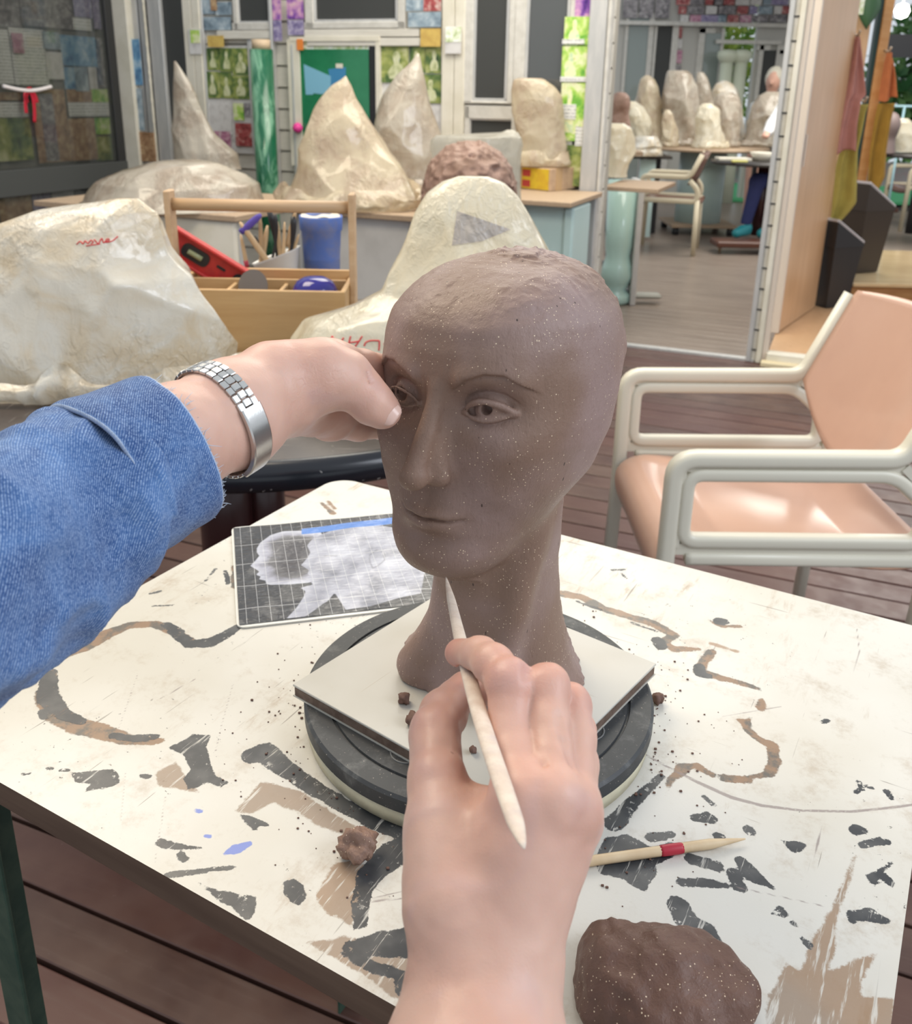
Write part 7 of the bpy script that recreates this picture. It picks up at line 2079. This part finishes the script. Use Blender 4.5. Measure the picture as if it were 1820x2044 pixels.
def f2s(P):
    d = sd_caps(P, hd2 + (0, .02, -.24), hip + (.05, 0, .03), .125, .145)
    for s_ in (0, .36): o_ = np.array([s_, .02, 0]); d = smin(d, sd_caps(P, sh_ + o_ + (.04, 0, 0), el_ + o_, .062, .056), .05); d = smin(d, sd_caps(P, el_ + o_, el_ * .35 + ha_ * .65 + o_ * .8, .052, .042), .02)
    return d
pmesh('white_shirt', f2s, lo, hi, .012, m_whs, pr2)
def f2l(P):
    d = None
    for o_ in (np.zeros(3), np.array([.22, .02, 0])):
        c = smin(sd_caps(P, hip + o_ * .6, kn_ + o_, .088, .066), sd_caps(P, kn_ + o_, an_ + o_ + (0, 0, .04), .066, .047), .03); d = c if d is None else smin(d, c, .02)
    return d
pmesh('navy_leggings', f2l, lo, hi, .012, m_leg, pr2)
def f2t(P):
    d = None
    for o_ in (np.zeros(3), np.array([.22, .02, 0])):
        c = smin(sd_caps(P, an_ + o_ + (.01, 0, -.01), an_ + o_ + (-.09, -.06, -.05), .048, .038), sd_caps(P, an_ + o_ + (.02, .0, -.045), an_ + o_ + (-.09, -.06, -.055), .034, .03), .02); d = c if d is None else np.minimum(d, c)
    return d
pmesh('teal_shoe', f2t, an_ - .2, an_ + .35, .008, m_teal, pr2)
pmesh('hair', lambda P: smax(sd_ell(P, hd2 + (.01, .02, .02), (.093, .108, .118)), -sd_ell(P, hd2 + (-.05, -.09, -.06), (.085, .085, .10)), .015), hd2 - .17, hd2 + .18, .010, m_hair, pr2)
# brown clay bust seen beside the post
c_ = UY(1237, 205, 7.2)
def fbust(P):
    d = sd_ell(P, c_, (.075, .085, .075)); d = smin(d, sd_caps(P, c_ - (0, 0, .05), (c_[0], c_[1], .9), .06, .13), .05); return np.maximum(d - .004 * fbm(P, 30, 2, 2).astype(np.float32), .86 - P[:, 2])
me = sdf_mesh(fbust, c_ - (.2, .2, c_[2] - .84), c_ + (.2, .2, .12), .008, 'clay_bust'); tag(obj('clay_bust', me, m_clay_far), 'brown clay bust partly hidden by the metal post in the mirrored room', 'sculpture')
t = thing('modelling_stand', 'dark stand under the half hidden clay bust beyond the post', 'stand', (c_[0], c_[1], 0)); MB().box((0, 0, .845), (.34, .34, .03)).build('top', m_chip, t); MB().lathe([(.18, 0), (.03, .03), (.03, .83)], seg=16).build('column', m_black, t)

# ================================================================ right hand side: jamb, peach door leaf, towels, bins
def post2(n, x0, x1, yref, off, th, mat, ztop=2.4, zb=0.0):
    s0, s1 = s_of(WP(x0, yref, off)), s_of(WP(x1, yref, off))
    c = W0 + AX * (s0 + s1) / 2 + NX * (off - th / 2) + np.array([0, 0, (ztop + zb) / 2])
    return tag(MB().box(c, (abs(s1 - s0), th, ztop - zb), RW, .003).build('trim_%d' % n, mat), kind='structure')
m_pinkw = simple('pinkish_white_paint', (0.66, 0.57, 0.48), .45)
post2(15, 1530, 1540, 380, .03, .05, m_alu); sl = post2(16, 1540, 1551, 380, .012, .05, m_board); post2(17, 1551, 1562, 380, .035, .06, m_white); post2(18, 1562, 1574, 380, .02, .08, m_pinkw)
sA = (s_of(WP(1540, 380, .012)) + s_of(WP(1551, 380, .012))) / 2
for i in range(19):
    c = W0 + AX * sA + NX * .013 + np.array([0, 0, .06 + .102 * i]); reparent_world(MB().box(c, (.032, .004, .007), RW).build('slot', m_black), sl)
# threshold, low wooden floor of the alcove
m_peach = wood_mat('peach_laminate', (0.60, 0.36, 0.19), (0.66, 0.42, 0.24), (30, 30, 1.5), .35, .05, False)
m_orange = wood_mat('orange_wood', (0.52, 0.25, 0.09), (0.62, 0.34, 0.14), (4, 30, 30), .25, .05, False)
s1 = s_of(WP(1574, 380, .02))
c = W0 + AX * (s1 + .55) + NX * .015 + np.array([0, 0, .03]); tag(MB().box(c, (1.1, .07, .06), RW, .004).build('trim_19', m_white), kind='structure')
c = W0 + AX * (s1 + .55) + NX * .07 + np.array([0, 0, .012]); tag(MB().box(c, (1.14, .06, .024), RW, .003).build('trim_20', simple('cream_sill', (0.66, 0.56, 0.36), .5)), kind='structure')
c = W0 + AX * (s1 + .75) - NX * .75 + np.array([0, 0, .02]); tag(MB().box(c, (1.5, 1.4, .04), RW, .002).build('floor_alcove', m_peach), kind='structure')
ha, hb2 = UZ(1553, 664, .045), UZ(1627, 613, .045)
dv = (hb2 - ha); Ld = np.linalg.norm(dv); dv /= Ld; yaw_ = math.atan2(dv[1], dv[0])
leaf = thing('door_leaf', 'open peach laminate door leaf with cream edge at the right', 'door', (ha[0], ha[1], .045), yaw_)
MB().box((Ld / 2, .02, 1.15), (Ld, .036, 2.3), None, .002).build('panel', m_peach, leaf); MB().box((-.012, .018, 1.15), (.024, .044, 2.3), None, .003).build('edge_strip', m_pinkw, leaf)
MB().box((.03, -.003, .95), (.02, .004, .16), None, .001).build('hinge_plate', m_pinkw, leaf)
tag(MB().box(UY(1697, 10, 5.75) + np.array([-.01, -.02, .0]), (.16, .004, .10)).build('foil_sticker', pm['foil']), 'small shiny foliage picture at the top of the peach door', 'picture')
# posts behind the leaf
def vpost(n, px_, py_, Y_, wd, mat, zt=2.6, kind='structure'):
    p = UY(px_, py_, Y_); return tag(MB().box((p[0], Y_, zt / 2), (wd, .05, zt), None, .003).build('trim_%d' % n, mat), kind='structure')
vpost(21, 1717, 60, 6.25, .10, m_peach); vpost(22, 1743, 110, 6.3, .035, simple('dark_green_strip', (0.02, 0.05, 0.045), .4)); vpost(23, 1757, 110, 6.28, .058, m_orange)
# towels on hooks
def towel(lab, Y_, rows, mat, seed, hook=None):
    R = np.array(rows, float); yy = np.linspace(R[0, 0], R[-1, 0], 46); L_ = np.interp(yy, R[:, 0], R[:, 1]); Rr = np.interp(yy, R[:, 0], R[:, 2]); G = []
    for j, (y, l, r_) in enumerate(zip(yy, L_, Rr)):
        row = []; t_ = j / 45
        for i, u in enumerate(np.linspace(0, 1, 34)):
            p = UY(l + (r_ - l) * u, y + 5 * math.sin(u * 5 + seed) * t_, Y_); row.append(p + np.array([0, -.03 + .018 * math.sin(u * 9 + seed + t_ * 1.5) * min(1, t_ * 3 + .3) - .02 * (1 - abs(2 * u - 1)) * (1 - t_), 0]))
        G.append(row)
    G = np.array(G); org = G[0, 17].copy(); t = thing('towel', lab, 'towel', org); o = MB().grid(G - org).build('cloth', mat, t); so = o.modifiers.new('t', 'SOLIDIFY'); so.thickness = .008
    if hook:
        MB().tube([UY(*hook, Y_) - org + (0, .04, .01), UY(*hook, Y_) - org + (0, -.03, 0), UY(*hook, Y_) - org + (0, -.05, .025)], .008, 8).build('hanging_peg', m_chip, t)
def terry(nm, c): return simple(nm, c, .95, bump=(260, .8, .004), var=(9, tuple(x * .85 for x in c)))
towel('dusty pink towel hanging on the peach door', 5.60, [(74,1702,1712),(92,1698,1712),(140,1688,1716),(190,1676,1722),(200,1672,1712),(250,1662,1704),(303,1654,1702)], terry('pink_terry', (0.52, 0.24, 0.20)), 1, (1708, 72))
towel('yellow green towel hanging below the pink towel', 5.66, [(208,1702,1728),(225,1696,1722),(300,1672,1706),(330,1664,1706),(400,1656,1705),(420,1654,1690),(450,1650,1662)], terry('olive_terry', (0.42, 0.34, 0.08)), 2.4, (1722, 203))
towel('orange mirror image of the pink towel at the far right', 6.22, [(106,1766,1774),(125,1762,1778),(160,1756,1782),(198,1752,1784)], terry('orange_terry', (0.55, 0.17, 0.06)), .6, (1770, 104))  # reflected pink towel; the mirror's tint is put into the cloth colour
towel('mustard mirror image of the yellow green towel below the orange one', 6.24, [(206,1748,1782),(240,1740,1774),(300,1730,1766),(350,1726,1764),(395,1724,1740)], terry('mustard_terry', (0.36, 0.20, 0.03)), 3.3, (1762, 202))  # reflected yellow green towel, tinted the same way
# bins
def bin_(lab, c, z0, col, sc_=1.0, yaw=.45):
    t = thing('swing_bin', lab, 'bin', (c[0], c[1], z0), yaw); mb = MB()
    w0, w1, d0, d1, h = .085 * sc_, .115 * sc_, .075 * sc_, .10 * sc_, .36 * sc_
    V = np.array([(-w0, -d0, 0), (w0, -d0, 0), (w0, d0, 0), (-w0, d0, 0), (-w1, -d1, h), (w1, -d1, h), (w1, d1, h), (-w1, d1, h)]); mb.add(V, [(3, 2, 1, 0), (0, 1, 5, 4), (1, 2, 6, 5), (2, 3, 7, 6), (3, 0, 4, 7), (4, 5, 6, 7)]); mb.build('body', col, t)
    mb = MB(); w1 *= 1.04; d1 *= 1.04; V = np.array([(-w1, -d1, h), (w1, -d1, h), (w1, d1, h), (-w1, d1, h), (-w1, -d1, h + .15 * sc_), (-w1, d1, h + .15 * sc_), (w1, -d1, h + .015), (w1, d1, h + .015)]); mb.add(V, [(0, 3, 2, 1), (0, 1, 6, 4), (2, 3, 5, 7), (3, 0, 4, 5), (1, 2, 7, 6), (4, 6, 7, 5)]); mb.build('hood', col, t)
    a_, b_ = np.array([-w1 * .98, 0, h + .158 * sc_]), np.array([w1 * 1.06, 0, h + .016]); MB().bar(a_, b_, d1 * 1.9, .026, bev=.008).build('swing_lid', simple('grey_lid', (0.42, 0.37, 0.36), .25), t)
m_bin = simple('black_bin_plastic', (0.022, 0.021, 0.023), .35); m_bin2 = simple('mirror_tinted_bin', (0.040, 0.027, 0.018), .35)
c_ = UZ(1650, 613, .045); bin_('black swing lid bin standing beside the peach door', c_ + np.array([.03, .08, 0]), .045, m_bin, 1.02)
c_ = UZ(1712, 548, .18); bin_('brownish mirror image of the black swing lid bin behind it', c_ + np.array([.03, .1, 0]), .19, m_bin2, 1.1)  # reflected bin built solid, mirror tint put into its brown
# low drawer plinth
c_ = UY(1700, 570, 5.75)
t = thing('drawer_plinth', 'low orange wood drawer plinth behind the pink chair', 'cabinet', (c_[0] + .55, 5.75, .04))
MB().box((0, .6, .055), (1.15, 1.2, .11), None, .003).build('carcass', m_orange, t); MB().box((0, .55, .135), (1.19, 1.35, .024), None, .004).build('top', wood_mat('light_wood_top', (0.50, 0.36, 0.20), (0.58, 0.44, 0.26), (4, 30, 30), .15, .03, False), t); MB().box((0, -.012, .052), (1.12, .02, .10), None, .004).build('drawer', m_orange, t)
# far right scene: view in the alcove mirror, built as solid things
c_ = UZ(1755, 432, 0); stool('small dark footstool at the far right behind the mustard towel', c_, .3)
a = UZ(1785, 462, 0); tube_chair('chair', 'cream framed chair at the far right edge', (a[0] + .30, a[1] + .25), .0, .95, m_brownshell, m_fcream)
c_ = UY(1815, 312, 8.6); ped_table('round_table', 'dark round table at the far right with a bag and a clay head', (c_[0] + .12, 8.6), .42, UY(1800, 308, 8.4)[2], m_darktop, m_black, .04, False); ZW = UY(1800, 308, 8.4)[2]
bag('plastic_bag', 'crumpled cream bag on the round table at the far right', 8.6, [(236,1790,1812),(245,1784,1822),(270,1778,1828),(298,1778,1830)], ZW, m_bagA, 222, .8, 1.03, .6, nu=36, nv=60, skirt=False)
c2 = UY(1778, 250, 8.45)
def fb3(P): return np.maximum(smin(sd_ell(P, c2, (.075, .09, .11)), sd_caps(P, c2 - (0, 0, .08), (c2[0], c2[1], ZW), .05, .07), .04), ZW - P[:, 2])
me = sdf_mesh(fb3, c2 - (.14, .14, c2[2] - ZW + .02), c2 + (.14, .14, .15), .008, 'clay_head_small'); tag(obj('grey_clay_head', me, simple('grey_clay', (0.20, 0.15, 0.14), .5)), 'dark grey clay head beside the bag at the far right', 'sculpture')
p = UY(1800, 92, 9.2); tag(MB().box((p[0] + .2, 9.2, p[2]), (.75, .05, .20)).build('trim_24', m_black), kind='structure')
tag(MB().box((4.9, 13.2, .02), (3.5, 2.4, .03)).build('lawn', simple('bright_turf', (0.10, 0.46, 0.20), .9, bump=(200, .6, .01))), 'strip of bright green artificial turf outside at the far right', 'turf')
tag(MB().box((5.2, 14.6, .18), (5.0, .2, .36)).build('garden_wall', simple('pinkish_brick', (0.34, 0.24, 0.24), .8, var=(12, (0.26, 0.28, 0.26)))), 'low pinkish garden wall beyond the turf at the far right', 'wall')
c_ = UY(1795, 212, 9.4); tag(MB().tube([(c_[0] - .2, 9.4, c_[2]), (c_[0] + .5, 9.4, c_[2])], .012, 8).tube([(c_[0] + .05, 9.4, c_[2]), (c_[0] + .05, 9.4, 0)], .012, 8).build('railing', simple('pale_blue_rail', (0.40, 0.62, 0.68), .4)), 'thin pale blue railing before the garden at the far right', 'railing')
tag(MB().box((5.2, 11.0, 2.62), (5.0, 4.0, .04)).build('ceiling', simple('silver_roof_lining', (0.55, 0.55, 0.54), .3, .6)), kind='structure')
c_ = UY(1800, 22, 9.6); k = NT('lit_globe'); e = k.n('Emission'); k.put(e, 0, (1, .97, .88)); k.put(e, 1, 14.0); m_em = k.done(e.outputs[0])
t = thing('ceiling_lamp_globe', 'lit round ceiling lamp at the far right', 'lamp', c_); MB().lathe([(.003, -.07), (.05, -.05), (.07, 0), (.05, .05), (.02, .065)], seg=20).build('globe', m_em, t); MB().tube([(0, 0, .06), (0, 0, 2.6 - c_[2])], .008, 6).build('rod', m_alu, t)
# hanging leaf at the top of the door frame
c_ = UY(1738, 15, 6.1); t = thing('hanging_plant_leaf', 'dark pointed plant leaf hanging at the top right', 'leaf', c_); G = []
for u in np.linspace(0, 1, 9): G.append([(v * .07 * math.sin(math.pi * min(1, u * .9 + .1)), .03 * abs(v), .12 - .24 * u) for v in (-1, -.5, 0, .5, 1)])
so = MB().grid(np.array(G)).build('leaf_blade', simple('dark_leaf', (0.05, 0.12, 0.05), .4), t).modifiers.new('t', 'SOLIDIFY'); so.thickness = .002
